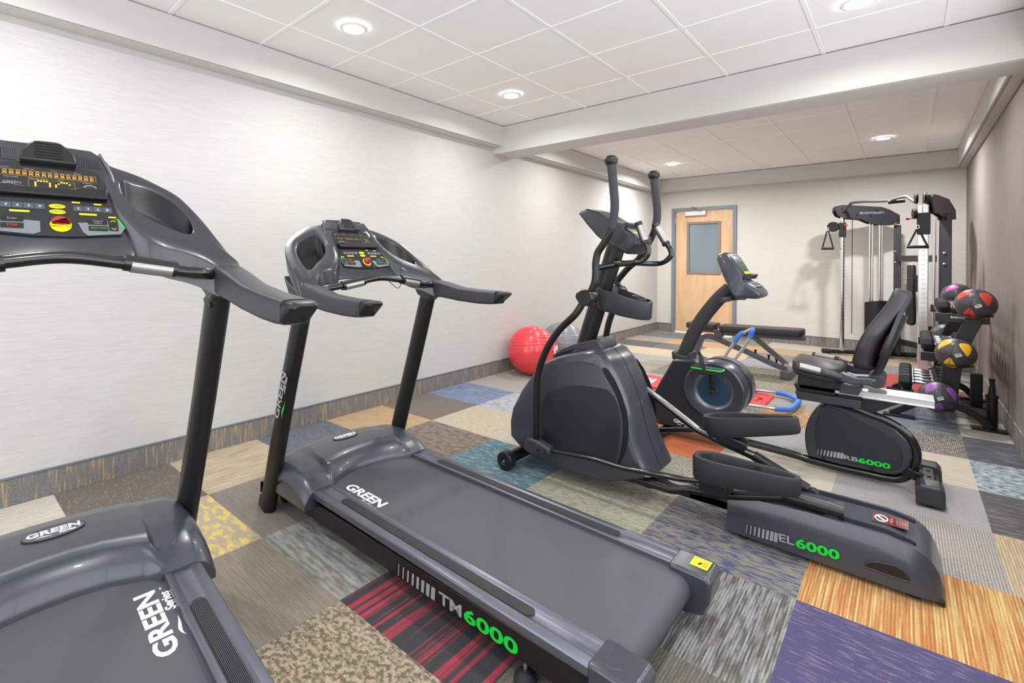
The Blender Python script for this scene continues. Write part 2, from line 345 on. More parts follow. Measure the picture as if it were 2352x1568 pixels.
b = B().beam((h0.x, YF - 0.045, h0.z), (h1.x + 0.03, YF - 0.16, DZ - 0.035), 0.022, 0.008); b.beam((h1.x + 0.03, YF - 0.16, DZ - 0.035), (h0.x + 0.06, YF - 0.06, (a0.z + a1.z) / 2 + 0.045), 0.022, 0.008)
b.lathe([(0.014, 0), (0.014, 0.03)], (h1.x + 0.03, YF - 0.16, DZ - 0.05), (0, 0, 1)); obj('closer_arm', b, M['sensor'], cl)
b = B()
for z in (0.25, 1.1, 1.95): b.lathe([(0.008, 0), (0.008, 0.1)], (DX0 + dfr + 0.003, YF - 0.008, z), (0, 0, 1), seg=10)
obj('hinge', b, M['sensor'], door)
# ---------------------------------------------------------------- carpet tiles
CX = [-3.392, -2.78, -2.17, -1.56, -0.91, -0.30, 0.31, 0.581]
def ty(x, k):
    t = (x + 2.8) / 2.8
    return 1.02 + 0.56 * k + t * (0.07 + 0.02 * (k - 1))
# (column, row): colour a, colour b, stretch x, stretch y, hardness 0..1, threshold
W = {
 (0,-2): ((200,182,158),(222,214,200),70,3,.4,.45), (0,-1): ((104,94,84),(140,124,104),7,60,.75,.60), (0,0): ((176,152,122),(206,192,160),60,2,.5,.5),
 (0,1): ((78,88,102),(110,116,124),5,60,.4,.5), (0,2): ((184,146,98),(200,170,124),2,60,.4,.5), (0,3): ((112,98,86),(122,110,98),30,30,.2,.5),
 (0,4): ((92,108,150),(132,150,176),2.5,48,.7,.5), (0,5): ((168,160,154),(178,170,164),40,40,.2,.5), (0,6): ((160,150,142),(176,168,160),4,50,.3,.5),
 (1,-1): ((240,208,100),(188,172,144),6,14,.9,.47), (1,0): ((128,116,106),(142,130,120),4,60,.3,.5), (1,1): ((110,104,98),(130,124,118),4,50,.3,.5),
 (1,2): ((104,88,78),(142,124,112),9,12,.3,.5), (1,3): ((186,168,138),(206,194,170),9,50,.4,.5), (1,4): ((150,152,164),(196,200,202),4,26,.8,.5), (1,5): ((150,146,144),(176,170,164),6,30,.4,.5),
 (2,-1): ((136,122,108),(152,140,126),3,70,.3,.5), (2,0): ((120,120,112),(170,170,164),4,22,.4,.5), (2,1): ((120,110,100),(140,130,118),4,50,.3,.5),
 (2,2): ((78,116,132),(140,168,168),6,20,.5,.58), (2,3): ((184,174,160),(204,194,178),9,50,.3,.5), (2,4): ((150,140,130),(190,180,165),6,40,.4,.5),
 (3,-1): ((118,104,84),(192,172,144),22,28,.75,.5), (3,0): ((58,57,62),(186,52,72),24,.25,.95,.55), (3,1): ((66,66,68),(86,86,84),40,3,.4,.5), (3,2): ((176,176,150),(136,132,112),10,34,.6,.56),
 (3,3): ((164,162,140),(92,78,64),34,30,.85,.60), (3,4): ((226,108,48),(196,96,60),12,44,.5,.60), (3,5): ((150,150,148),(176,172,168),6,40,.3,.5),
 (4,0): ((100,96,86),(122,118,108),60,4,.4,.5), (4,1): ((92,86,80),(150,152,146),60,2.6,.6,.5), (4,2): ((140,132,120),(66,76,118),6.5,30,.9,.53), (4,3): ((118,116,104),(150,148,132),8,30,.5,.5),
 (4,4): ((206,196,176),(178,168,150),2.5,40,.5,.62), (4,5): ((164,162,166),(176,174,176),20,20,.2,.5), (4,6): ((176,124,84),(206,166,120),12,16,.8,.5), (4,7): ((160,154,146),(172,166,156),20,20,.2,.5),
 (5,-1): ((120,110,100),(160,150,135),50,3,.5,.5), (5,0): ((150,138,120),(196,186,170),4,60,.7,.5), (5,1): ((74,68,112),(128,112,136),5,60,.7,.60), (5,2): ((198,122,60),(224,190,116),110,1.0,.5,.52), (5,3): ((168,162,154),(124,112,98),40,34,.8,.64),
 (5,4): ((162,157,156),(174,169,168),30,30,.2,.5), (5,5): ((212,200,180),(190,174,150),2.5,36,.4,.58), (5,6): ((152,148,146),(108,92,84),70,8,.9,.5), (5,7): ((92,104,122),(150,160,172),3,40,.5,.56), (5,8): ((96,98,104),(132,132,134),60,5,.6,.5),
 (5,9): ((176,62,52),(186,74,62),20,20,.3,.5), (5,10): ((190,66,54),(178,60,50),20,20,.3,.5), (5,11): ((112,114,120),(150,148,146),70,6,.8,.5), (5,12): ((168,140,110),(190,166,136),3,40,.4,.5), (5,13): ((160,150,140),(190,182,170),40,4,.5,.5),
 (6,1): ((120,110,100),(160,150,135),50,3,.5,.5), (6,2): ((186,112,56),(214,190,116),110,1.0,.5,.52), (6,3): ((188,160,122),(206,184,150),60,3,.5,.5), (6,4): ((82,80,80),(142,138,132),3,28,.85,.60), (6,5): ((96,128,152),(196,204,200),10,22,.85,.5),
 (6,6): ((74,76,84),(132,136,144),3,36,.5,.58), (6,7): ((196,194,180),(170,166,150),3,30,.4,.58), (6,8): ((92,82,74),(140,130,118),3,30,.5,.55), (6,9): ((140,70,60),(110,90,84),3,20,.5,.5),
 (3,6): ((120,118,112),(176,172,164),60,6,.9,.5), (3,7): ((150,146,134),(170,166,154),20,20,.3,.5), (3,8): ((160,160,140),(130,124,100),14,22,.6,.5), (3,9): ((150,144,120),(104,96,80),18,40,.8,.5), (4,8): ((152,148,130),(126,120,100),14,18,.6,.5), (4,9): ((150,144,124),(104,98,84),18,40,.8,.5),
 (2,9): ((116,122,132),(132,138,146),3,30,.3,.5), (1,8): ((146,144,122),(170,166,146),4,22,.6,.5), (1,9): ((166,162,156),(178,174,168),20,20,.3,.5), (0,9): ((190,140,96),(206,170,130),4,30,.5,.5), (0,10): ((204,188,160),(212,198,172),20,20,.3,.5),
 (0,11): ((74,74,78),(104,104,106),4,24,.5,.5), (0,12): ((160,150,138),(184,160,134),3,30,.4,.5), (0,13): ((96,100,108),(130,132,138),5,20,.5,.5), (1,13): ((96,100,108),(130,132,138),5,20,.5,.5), (1,12): ((196,152,108),(206,168,126),4,30,.3,.5), (1,11): ((90,88,88),(126,122,118),4,30,.5,.5),
 (1,10): ((206,184,150),(214,196,166),3,30,.3,.5), (2,10): ((204,180,146),(212,192,160),3,30,.3,.5), (2,11): ((196,172,140),(208,188,158),3,30,.3,.5), (3,10): ((150,152,162),(164,166,174),3,30,.3,.5), (4,10): ((150,152,160),(164,166,174),3,30,.3,.5),
 (3,12): ((176,150,120),(192,168,138),3,40,.4,.5), (4,12): ((176,150,120),(192,168,138),3,40,.4,.5), (3,13): ((206,198,182),(182,174,158),60,4,.6,.55), (4,13): ((206,198,182),(182,174,158),60,4,.6,.55), (2,12): ((200,150,104),(208,166,122),4,30,.3,.5), (2,13): ((124,128,116),(140,142,128),4,30,.3,.5),
}
bm = bmesh.new(); A1 = bm.loops.layers.float_color.new('ca'); A2 = bm.loops.layers.float_color.new('cb'); A3 = bm.loops.layers.float_color.new('pv')
pal = [((168,160,150),(184,176,166)), ((120,110,100),(150,140,128)), ((98,102,110),(130,134,140)), ((190,174,148),(206,192,170)), ((150,150,140),(120,118,108))]
rr = random.Random(3)
for c in range(7):
    for r in range(-8, 16):
        x0, x1 = CX[c], CX[c + 1]
        ys = [max(min(ty(x, k), YF), YB0) for x, k in ((x0, r), (x1, r), (x1, r + 1), (x0, r + 1))]
        if max(ys) - min(ys[0], ys[1]) < 0.02 or ys[2] <= ys[1]: continue
        if (c, r) in W: a, b_, sx, sy, hd, tr = W[(c, r)]
        else:
            a, b_ = rr.choice(pal); sx, sy = rr.choice(((60, 3), (4, 50), (20, 20))); hd, tr = 0.4, 0.5
        vs = [bm.verts.new((x, y, 0)) for x, y in zip((x0, x1, x1, x0), ys)]
        f = bm.faces.new(vs)
        
        def soft(q):
            g_ = sum(q) / 3; q = [g_ + (v - g_) * 0.95 for v in q]; return [min(255, v * 0.84 + 10) for v in q]
        a, b_ = soft(a), soft(b_)
        for l in f.loops: l[A1] = (*srgb(*a), 1); l[A2] = (*srgb(*b_), 1); l[A3] = (sx / 80, sy / 80, hd, tr)
fb = B(); fb.bm.free(); fb.bm = bm
bmesh.ops.remove_doubles(bm, verts=bm.verts, dist=0.0005)
ext = bmesh.ops.extrude_face_region(bm, geom=bm.faces[:]); bmesh.ops.translate(bm, verts=[v for v in ext['geom'] if isinstance(v, bmesh.types.BMVert)], vec=(0, 0, -0.08))
bmesh.ops.translate(bm, verts=bm.verts, vec=(0, 0, 0.0))
m = bpy.data.materials.new('carpet_tiles'); m.use_nodes = True; nt = m.node_tree; p = nt.nodes['Principled BSDF']; p.inputs['Roughness'].default_value = 0.95
p.inputs['Specular IOR Level'].default_value = 0.1; p.inputs['Sheen Weight'].default_value = 0.15
L = nt.links.new
def att(nm):
    a = nt.nodes.new('ShaderNodeAttribute'); a.attribute_name = nm; return a
ca, cb_, pv = att('ca'), att('cb'), att('pv')
tc = nt.nodes.new('ShaderNodeTexCoord'); sp = nt.nodes.new('ShaderNodeSeparateXYZ'); L(tc.outputs['Object'], sp.inputs[0])
sv = nt.nodes.new('ShaderNodeSeparateColor'); L(pv.outputs['Color'], sv.inputs[0])
def mth(op, a=None, b=None, c=None):
    k = nt.nodes.new('ShaderNodeMath'); k.operation = op
    for i, v in enumerate((a, b, c)):
        if v is None: continue
        if isinstance(v, (int, float)): k.inputs[i].default_value = v
        else: L(v, k.inputs[i])
    return k.outputs[0]
vx = mth('MULTIPLY', mth('MULTIPLY', sp.outputs[0], sv.outputs[0]), 190); vy = mth('MULTIPLY', mth('MULTIPLY', sp.outputs[1], sv.outputs[1]), 190)
def snap(v, k): return mth('DIVIDE', mth('FLOOR', mth('MULTIPLY', v, k)), k)
SX, SY = snap(sp.outputs[0], 170), snap(sp.outputs[1], 170)
vx = mth('MULTIPLY', mth('MULTIPLY', SX, sv.outputs[0]), 190); vy = mth('MULTIPLY', mth('MULTIPLY', SY, sv.outputs[1]), 190)
cm = nt.nodes.new('ShaderNodeCombineXYZ'); L(vx, cm.inputs[0]); L(vy, cm.inputs[1])
n = nt.nodes.new('ShaderNodeTexNoise'); n.inputs['Scale'].default_value = 1; n.inputs['Detail'].default_value = 5; L(cm.outputs[0], n.inputs['Vector'])
tr = pv.outputs['Alpha']
d = mth('SUBTRACT', n.outputs['Fac'], tr); gain = mth('MULTIPLY_ADD', sv.outputs[2], 9, 1.2)
fac = mth('MULTIPLY_ADD', d, gain, 0.5); cl_ = nt.nodes.new('ShaderNodeClamp'); L(fac, cl_.inputs[0])
mx = nt.nodes.new('ShaderNodeMix'); mx.data_type = 'RGBA'; L(cl_.outputs[0], mx.inputs[0]); L(ca.outputs['Color'], mx.inputs[6]); L(cb_.outputs['Color'], mx.inputs[7])
# yarn rows along the tile's own direction, and pile
row = mth('SINE', mth('MULTIPLY', mth('ADD', mth('MULTIPLY', sp.outputs[0], mth('GREATER_THAN', sv.outputs[0], sv.outputs[1])), mth('MULTIPLY', sp.outputs[1], mth('LESS_THAN', sv.outputs[0], sv.outputs[1]))), 620))
pn = nt.nodes.new('ShaderNodeTexNoise'); pn.inputs['Scale'].default_value = 230; pn.inputs['Detail'].default_value = 2; L(tc.outputs['Object'], pn.inputs['Vector'])
amp = mth('MULTIPLY_ADD', mth('MULTIPLY', sv.outputs[2], mth('GREATER_THAN', sv.outputs[0], 0.45)), 0.55, 0.10)
hgt = mth('MULTIPLY_ADD', row, amp, mth('MULTIPLY', mth('SUBTRACT', pn.outputs['Fac'], 0.5), 1.7))
val = mth('ADD', 1.0, mth('MULTIPLY', hgt, 0.55))
m2 = nt.nodes.new('ShaderNodeMix'); m2.data_type = 'RGBA'; m2.blend_type = 'MULTIPLY'; m2.inputs[0].default_value = 1.0; L(mx.outputs[2], m2.inputs[6])
cc = nt.nodes.new('ShaderNodeCombineColor'); L(val, cc.inputs[0]); L(val, cc.inputs[1]); L(val, cc.inputs[2]); L(cc.outputs[0], m2.inputs[7])
L(m2.outputs[2], p.inputs['Base Color'])
bp = nt.nodes.new('ShaderNodeBump'); bp.inputs['Strength'].default_value = 0.5; bp.inputs['Distance'].default_value = 0.003; L(hgt, bp.inputs['Height']); L(bp.outputs['Normal'], p.inputs['Normal'])
struct('floor', fb, m, smooth=False)
# ---------------------------------------------------------------- downlights
M['lamp'] = mat('lamp_lens', (1.0, 0.985, 0.96), 0.4, emit=16.0)
LAMPS = [(-2.572, 1.794, 'over the nearer treadmill'), (-2.572, 3.449, 'nearest the crossbeam on the left side'), (-0.20, 3.50, 'in front of the crossbeam on the right side'),
         (-2.59, 7.52, 'beyond the crossbeam on the left side'), (-0.20, 7.52, 'beyond the crossbeam on the right side')]
LAMPS_ADDED = [(-0.20, 1.794), (-2.572, 0.13), (-0.2, 0.13), (-2.58, 5.2), (-0.2, 5.2)]
def downlight(x, y, label):
    t = thing('recessed_ceiling_light', label, 'ceiling light', (x, y, ZC), group=None) if label else None
    if t:
        obj('trim_ring', B().lathe([(0.066, -0.001), (0.085, -0.001), (0.087, -0.004), (0.080, -0.009), (0.066, -0.011)], (x, y, ZC), (0, 0, 1), caps=False), M['grid'], t)
        obj('lens', B().lathe([(0.0, -0.006), (0.03, -0.0065), (0.066, -0.005)], (x, y, ZC), (0, 0, 1), caps=False), M['lamp'], t)
    ld = bpy.data.lights.new('downlight_lamp', 'AREA'); ld.shape = 'DISK'; ld.size = 0.13; ld.energy = LAMP_W * (4.0 if y > 7 else 1.5 if y > 4.3 else 1.1); ld.color = (1.0, 0.99, 0.975); ld.spread = math.radians(165)
    lo = bpy.data.objects.new('downlight_lamp', ld); COL.objects.link(lo)
    if t: lo.parent = t; lo.location = (0, 0, -0.016)
    else: lo.location = (x, y, ZC - 0.016)
LAMP_W = 7.5
for x, y, l in LAMPS: downlight(x, y, 'round recessed white ceiling light, lit, ' + l)
# unseen downlights added for brightness: behind the crossbeam, right of and behind the camera
for i, (x, y) in enumerate(LAMPS_ADDED):
    o = struct('trim_%d' % (8 + i), B().lathe([(0.0, -0.006), (0.03, -0.0065), (0.066, -0.005), (0.066, -0.011), (0.080, -0.009), (0.087, -0.004), (0.085, -0.001)], (x, y, ZC), (0, 0, 1), caps=False), M['grid'])
    downlight(x, y, None)
# ================================================================ treadmills (built in their own frame: +x to the rear, +y to the right, z up)
def swoosh(o, xd, yd, L, Hh, m, parent, local=True, flip=1):
    xd, yd = Vector(xd).normalized(), Vector(yd).normalized(); o = Vector(o); z = xd.cross(yd)
    pts = []; N = 14
    for i in range(N + 1):
        t = i / N; pts.append((t, 0.55 * math.sin(math.pi * (t ** 0.8)) + 0.12 * math.sin(2 * math.pi * t)))
    for i in range(N - 1, 0, -1):
        t = i / N; pts.append((t, 0.55 * math.sin(math.pi * (t ** 0.8)) + 0.12 * math.sin(2 * math.pi * t) - 0.8 * math.sin(math.pi * t) ** 1.2 * (0.35 + 0.5 * (1 - t))))
    P = [o + xd * (L * (t - 0.5)) + yd * (Hh * (v - 0.3) * flip) + z * 0.0008 for t, v in pts]
    return obj('swoosh_mark', B().prism(P, z * 0.0006), m, parent, smooth=False, local=local)
def logo(o, xd, yd, wid, m, parent, sm=None, local=True, tag_='logo_lettering'):
    o, xd, yd = Vector(o), Vector(xd).normalized(), Vector(yd).normalized()
    k = wid / 0.24
    b = B(); b.bm.free()
    b1 = text_bm('GREEN', 0.072 * k, 1.22, 0.0022 * k, 0.0004); b2 = text_bm('Series', 0.034 * k, 1.05, 0.001 * k, 0.0004, shear=0.25)
    bmesh.ops.transform(b1, matrix=Matrix.Translation((0, 0.012 * k, 0)), verts=b1.verts); bmesh.ops.transform(b2, matrix=Matrix.Translation((0.062 * k, -0.030 * k, 0)), verts=b2.verts)
    b3 = text_bm('TM', 0.008 * k, 1, 0, 0.0004); bmesh.ops.transform(b3, matrix=Matrix.Translation((0.127 * k, -0.026 * k, 0)), verts=b3.verts)
    bm = bmesh.new()
    for q in (b1, b2, b3):
        me = bpy.data.meshes.new('t'); q.to_mesh(me); bm.from_mesh(me); bpy.data.meshes.remove(me); q.free()
    Mx = frame(o, xd, yd); Mx.translation = Mx.translation + Mx.to_3x3() @ Vector((0, 0, 0.0009))
    bmesh.ops.transform(bm, matrix=Mx, verts=bm.verts)
    b = B(); b.bm.free(); b.bm = bm
    obj(tag_, b, m, parent, smooth=False, local=local)
    z = xd.cross(yd)
    swoosh(o + xd * (-0.052 * k) + yd * (-0.031 * k), xd, yd, 0.085 * k, 0.018 * k, sm or m, parent, local)
def rrect(cx, cy, w_, h_, r, n=5):
    P = []
    for sx, sy, a0 in ((1, 1, 0), (-1, 1, 90), (-1, -1, 180), (1, -1, 270)):
        for i in range(n + 1):
            a = math.radians(a0 + 90 * i / n); P.append((cx + sx * (w_ / 2 - r) + r * math.cos(a), cy + sy * (h_ / 2 - r) + r * math.sin(a)))
    return P
def interp(x, tab):
    for (a, b), (c, d) in zip(tab, tab[1:]):
        if x <= c: t = (x - a) / (c - a); t = max(0, min(1, t)); return b + (d - b) * t
    return tab[-1][1]
def smoothpts(P, closed=True, sub=4):
    P = [Vector(p) for p in P]; n = len(P); Q = []
    for i in range(n if closed else n - 1):
        p0 = P[(i - 1) % n] if (closed or i > 0) else P[i]; p1 = P[i]; p2 = P[(i + 1) % n]; p3 = P[(i + 2) % n] if (closed or i + 2 < n) else P[i + 1]
        for k in range(sub):
            t = k / sub; Q.append(0.5 * ((2 * p1) + (p2 - p0) * t + (2 * p0 - 5 * p1 + 4 * p2 - p3) * t * t + (3 * p1 - p0 - 3 * p2 + p3) * t ** 3))
    if not closed: Q.append(P[-1])
    return Q
def wingz(x): return 1.164 - 0.95 * (x + 0.292)
def plate_hole(outer, hole, dz, zf, lip=0.0):
    """ring between two loops of equal count on the slanted wing plane, with thickness dz downwards"""
    b = B(); n = len(outer)
    to = [b.bm.verts.new((x, y, zf(x))) for x, y in outer]; ti = [b.bm.verts.new((x, y, zf(x))) for x, y in hole]
    bo = [b.bm.verts.new((x, y, zf(x) - dz)) for x, y in outer]; bi = [b.bm.verts.new((x, y, zf(x) - dz)) for x, y in hole]
    for i in range(n):
        j = (i + 1) % n
        b.face((to[i], to[j], ti[j], ti[i])); b.face((bo[i], bi[i], bi[j], bo[j])); b.face((to[i], bo[i], bo[j], to[j])); b.face((ti[i], ti[j], bi[j], bi[i]))
    return b
def resample(P, n, start=None):
    P = [Vector((*p, 0)) for p in P]; P2 = P + [P[0]]; d = [0]
    for a, c in zip(P2, P2[1:]): d.append(d[-1] + (c - a).length)
    out = []
    for k in range(n):
        s_ = d[-1] * k / n
        for i in range(len(P)):
            if d[i + 1] >= s_: t = (s_ - d[i]) / max(d[i + 1] - d[i], 1e-9); q = P2[i].lerp(P2[i + 1], t); out.append((q.x, q.y)); break
    return out
def align(A, Bp):
    """rotate loop Bp so that its points face those of A seen from the centre"""
    n = len(A); best = None
    for s_ in range(n):
        e = sum((A[i][0] - Bp[(i + s_) % n][0]) ** 2 + (A[i][1] - Bp[(i + s_) % n][1]) ** 2 for i in range(0, n, 2))
        if best is None or e < best[0]: best = (e, s_)
    return [Bp[(i + best[1]) % n] for i in range(n)]
def treadmill(label, loc, rot, on, left_logo, cord):
    T = thing('treadmill', label, 'treadmill', (0, 0, 0), group='treadmills facing the left wall')
    K = dict(local=True)
    # steel frame
    b = B()
    for s in (-1, 1):
        b.prism([(-0.66, s * 0.345, 0.055), (1.06, s * 0.345, 0.075), (1.06, s * 0.345, 0.158), (-0.66, s * 0.345, 0.135)], (0, -s * 0.03, 0))
    b.box((-0.62, 0, 0.085), (0.06, 0.64, 0.05)); b.box((0.2, 0, 0.09), (0.05, 0.64, 0.04)); b.box((0.9, 0, 0.10), (0.05, 0.64, 0.04))
    fr = obj('frame', b, M['satin'], T, bev=0.004, **K)
    for i in range(8):
        x = 0.262 + 0.026 * i; wd = 0.004 + 0.0022 * i
        if i == 0: bb = B()
        bb.prism([(x, -0.3452, 0.074), (x + wd, -0.3452, 0.074), (x + wd + 0.003, -0.3452, 0.118), (x + 0.003, -0.3452, 0.118)], (0, -0.0008, 0))
    obj('stripe_mark', bb, M['greyprint'], fr, smooth=False, **K)
    lettering('model_lettering', 'TM', 0.062, (0.540, -0.346, 0.100), (1, 0, 0.006), (0, 0, 1), M['greyprint'], fr, bold=0.0012, lift=0.0004, local=True, fit=(0.108, 0.040))
    lettering('model_number', '6000', 0.062, (0.716, -0.346, 0.102), (1, 0, 0.006), (0, 0, 1), M['green'], fr, bold=0.0016, lift=0.0004, local=True, fit=(0.222, 0.046))
    for s in (-1, 1):
        b = B().lathe([(0.0, 0), (0.034, 0.0), (0.036, 0.012), (0.028, 0.026), (0.012, 0.034), (0.012, 0.036), (0.0, 0.036)], (0.84, s * 0.325, 0), (0, 0, 1), seg=20)
        ft = obj('levelling_foot', b, M['rubber'], T, **K)
        obj('bolt', B().lathe([(0.007, 0.034), (0.007, 0.085)], (0.84, s * 0.325, 0), (0, 0, 1), seg=10), M['chrome'], ft, **K)
        w_ = obj('transport_wheel', B().lathe([(0.0, -0.014), (0.03, -0.014), (0.034, -0.008), (0.034, 0.008), (0.03, 0.014), (0, 0.014)], (-0.72, s * 0.30, 0.034), (0, 1, 0), seg=20), M['rubber'], T, **K)
    # belt with rounded rear over its roller
    prof = [(-0.50, 0.180)] + [(1.085 + 0.052 * math.sin(a), 0.130 + 0.052 * math.cos(a)) for a in [math.pi * k / 14 for k in range(15)]] + [(-0.50, 0.078)]
    belt = obj('running_belt', B().prism([(x, -0.262, z) for x, z in prof], (0, 0.524, 0)), M['belt'], T, angle=50, **K)
    obj('deck_edge', B().box((0.28, 0, 0.150), (1.50, 0.60, 0.03)), M['black'], T, **K)
    if left_logo: logo((-0.165, -0.203, 0.1806), (1, 0, 0), (0, 1, 0), 0.245, M['white'], belt)
    else: logo((-0.178, 0.207, 0.1806), (-1, 0, 0), (0, -1, 0), 0.245, M['white'], belt)
    for s in (-1, 1):
        sec = [(0.250, 0.155), (0.250, 0.199), (0.253, 0.201), (0.268, 0.200), (0.273, 0.194), (0.279, 0.192), (0.315, 0.192), (0.321, 0.195), (0.327, 0.200), (0.352, 0.197), (0.357, 0.190), (0.357, 0.166), (0.335, 0.160)]
        rl = obj('side_rail', B().prism([(-0.42, s * y, z) for y, z in sec], (1.485, 0, 0)), M['rail'], T, bev=0.0015, angle=50, **K)
        b = B()
        base = rrect(0.335, s * 0.297, 1.03, 0.042, 0.02, 6)
        b.prism([(x, y, 0.1915) for x, y in base], (0, 0, 0.0025))
        for i in range(11):
            yy = s * 0.297 + (i - 5) * 0.0038; hw = math.sqrt(max(0, 0.02 ** 2 - ((i - 5) * 0.0038) ** 2)) if abs(i - 5) * 0.0038 < 0.02 else 0
            ex = 0.495 + hw
            b.box((0.335, yy, 0.1955), (2 * ex, 0.0019, 0.004))
        obj('foot_pad', b, M['pad'], rl, smooth=False, **K)
        # rear cap
        secs = []
        for y, ins in ((0.232, 0.012), (0.240, 0.0), (0.350, 0.0), (0.360, 0.012)):
            Pf = [(1.062, 0.160 if y < 0.25 else 0.075), (1.062, 0.203), (1.10, 0.206), (1.188, 0.203), (1.203, 0.185), (1.196, 0.12), (1.175, 0.068), (1.12, 0.052), (1.075, 0.058)]
            cxm, czm = 1.13, 0.13
            secs.append([(cxm + (x - cxm) * (1 - ins * 7), s * y, czm + (z - czm) * (1 - ins * 7)) for x, z in Pf])
        cp = obj('rear_end_cap', B().loft(secs), M['gun'], T, bev=0.004, angle=30, **K)
        # raised crescent collar around the roller end
        col = [(1.085 + r_ * math.sin(a), 0.130 + r_ * math.cos(a)) for a in [math.pi * (0.02 + 0.9 * k / 12) for k in range(13)] for r_ in (0.066,)]
        coli = [(1.085 + 0.055 * math.sin(a), 0.130 + 0.055 * math.cos(a)) for a in [math.pi * (0.02 + 0.9 * k / 12) for k in range(12, -1, -1)]]
        obj('roller_collar', B().prism([(x, s * 0.252, z) for x, z in col + coli], (0, -s * 0.014, 0)), M['gun'], cp, bev=0.002, **K)
        if s == 1:
            st = obj('warning_sticker', B().box((1.148, 0.307, 0.2062), (0.058, 0.062, 0.001), Euler((0, 0.01, 0))), M['yellow'], cp, smooth=False, **K)
            b = B().prism([(1.130, 0.285, 0.2068), (1.168, 0.285, 0.2068), (1.168, 0.300, 0.2068), (1.150, 0.307, 0.2068), (1.140, 0.300, 0.2068)], (0, 0, 0.0005))
            obj('warning_symbol', B().prism([(1.139, 0.296, 0.2068), (1.145, 0.309, 0.2068), (1.152, 0.312, 0.2068), (1.153, 0.302, 0.2068), (1.147, 0.290, 0.2068)], (0, 0, 0.0004)), M['black'], st, smooth=False, **K); b.bm.free()
            b = B()
            for i in range(4): b.box((1.163 , 0.290 + 0.011 * i, 0.2069), (0.016, 0.003, 0.0005))
            obj('warning_text', b, M['redprint'], st, smooth=False, **K)
        else:
            # raised scoop on the left cap
            obj('scoop', B().prism([(x, y, 0.2035) for x, y in [(1.068 + 0.075 * math.cos(a) ** 1 if math.cos(a) > 0 else 1.068, -0.315 + 0.02 * math.sin(a)) for a in [math.pi * (k / 10 - 0.5) for k in range(11)]]], (0, 0, 0.0028)), M['gun'], cp, bev=0.002, **K)
    # motor hood : a height field
    midp = [(-0.90, 0.10), (-0.885, 0.17), (-0.84, 0.222), (-0.765, 0.262), (-0.70, 0.278), (-0.62, 0.285), (-0.55, 0.284), (-0.50, 0.278), (-0.465, 0.263), (-0.44, 0.242), (-0.42, 0.218), (-0.405, 0.196), (-0.40, 0.188)]
    flp = [(-0.90, 0.10), (-0.885, 0.17), (-0.84, 0.220), (-0.765, 0.255), (-0.70, 0.270), (-0.62, 0.272), (-0.54, 0.266), (-0.47, 0.254), (-0.42, 0.240), (-0.38, 0.222), (-0.355, 0.208), (-0.345, 0.203)]
    xs_t = [k / 40 for k in range(41)]
    def hood_row(v):
        a = abs(v)
        if a < 0.235: tab = midp; k = 1.0; x1 = -0.405 + 0.05 * (a / 0.235) ** 3 - 0.02 * math.cos(a / 0.235 * 1.5)
        else: tab = flp; k = 1.0; x1 = -0.338
        row = []
        edge = max(0, (a - 0.34) / 0.065)
        fx = -0.885 + 0.10 * (a / 0.4) ** 3
        for t in xs_t:
            x = fx + (x1 - fx) * t
            tx = tab[0][0] + (tab[-1][0] - tab[0][0]) * t
            z = interp(tx, tab) * k
            if edge > 0: z = z - (edge ** 2) * (0.075 if t < 0.6 else 0.075 - 0.02 * (t - 0.6))
            row.append((x, z))
        return row
    vs_ = [-0.402, -0.398, -0.385, -0.365, -0.335, -0.30, -0.262, -0.244, -0.228, -0.20, -0.12, -0.04, 0.04, 0.12, 0.20, 0.228, 0.244, 0.262, 0.30, 0.335, 0.365, 0.385, 0.398, 0.402]
    bh = B(); top = []
    for v in vs_:
        top.append([bh.bm.verts.new((x, v, z)) for x, z in hood_row(v)])
    bot = [[bh.bm.verts.new((p.co.x, p.co.y, 0.10 if abs(v) < 0.25 else 0.12)) if True else None for p in (row[0], row[-1])] for v, row in zip(vs_, top)]
    for i in range(len(vs_) - 1):
        for j in range(40): bh.face((top[i][j], top[i + 1][j], top[i + 1][j + 1], top[i][j + 1]))
        bh.face((top[i][0], bot[i][0], bot[i + 1][0], top[i + 1][0])); bh.face((top[i][-1], top[i + 1][-1], bot[i + 1][1], bot[i][1])); bh.face((bot[i][0], bot[i][1], bot[i + 1][1], bot[i + 1][0]))
    for i in (0, -1): bh.face(top[i] + [bot[i][1], bot[i][0]])
    hood = obj('motor_hood', bh, M['gun'], T, angle=44, **K)
    # raised centre ridge line and badge
    pl = Vector((-0.632, 0.012, 0.2862))
    oval = [pl + Vector((0.034 * math.sin(a), 0.078 * math.cos(a), -0.0)) for a in [2 * math.pi * k / 36 for k in range(36)]]
    bd = obj('badge', B().prism(oval, (0, 0, 0.0025)), M['steelgrey'], hood, **K)
    ring = [Vector((-0.632, 0.012, 0.2885)) + Vector((0.034 * math.sin(a), 0.078 * math.cos(a), 0)) for a in [2 * math.pi * k / 36 for k in range(36)]]
    obj('badge_rim', B().tube(ring, 0.0012, seg=6, closed=True, smooth=False), M['black'], bd, **K)
    logo((-0.632, 0.012, 0.2888), (0, 1, 0), (-1, 0, 0), 0.118, M['white'], bd)
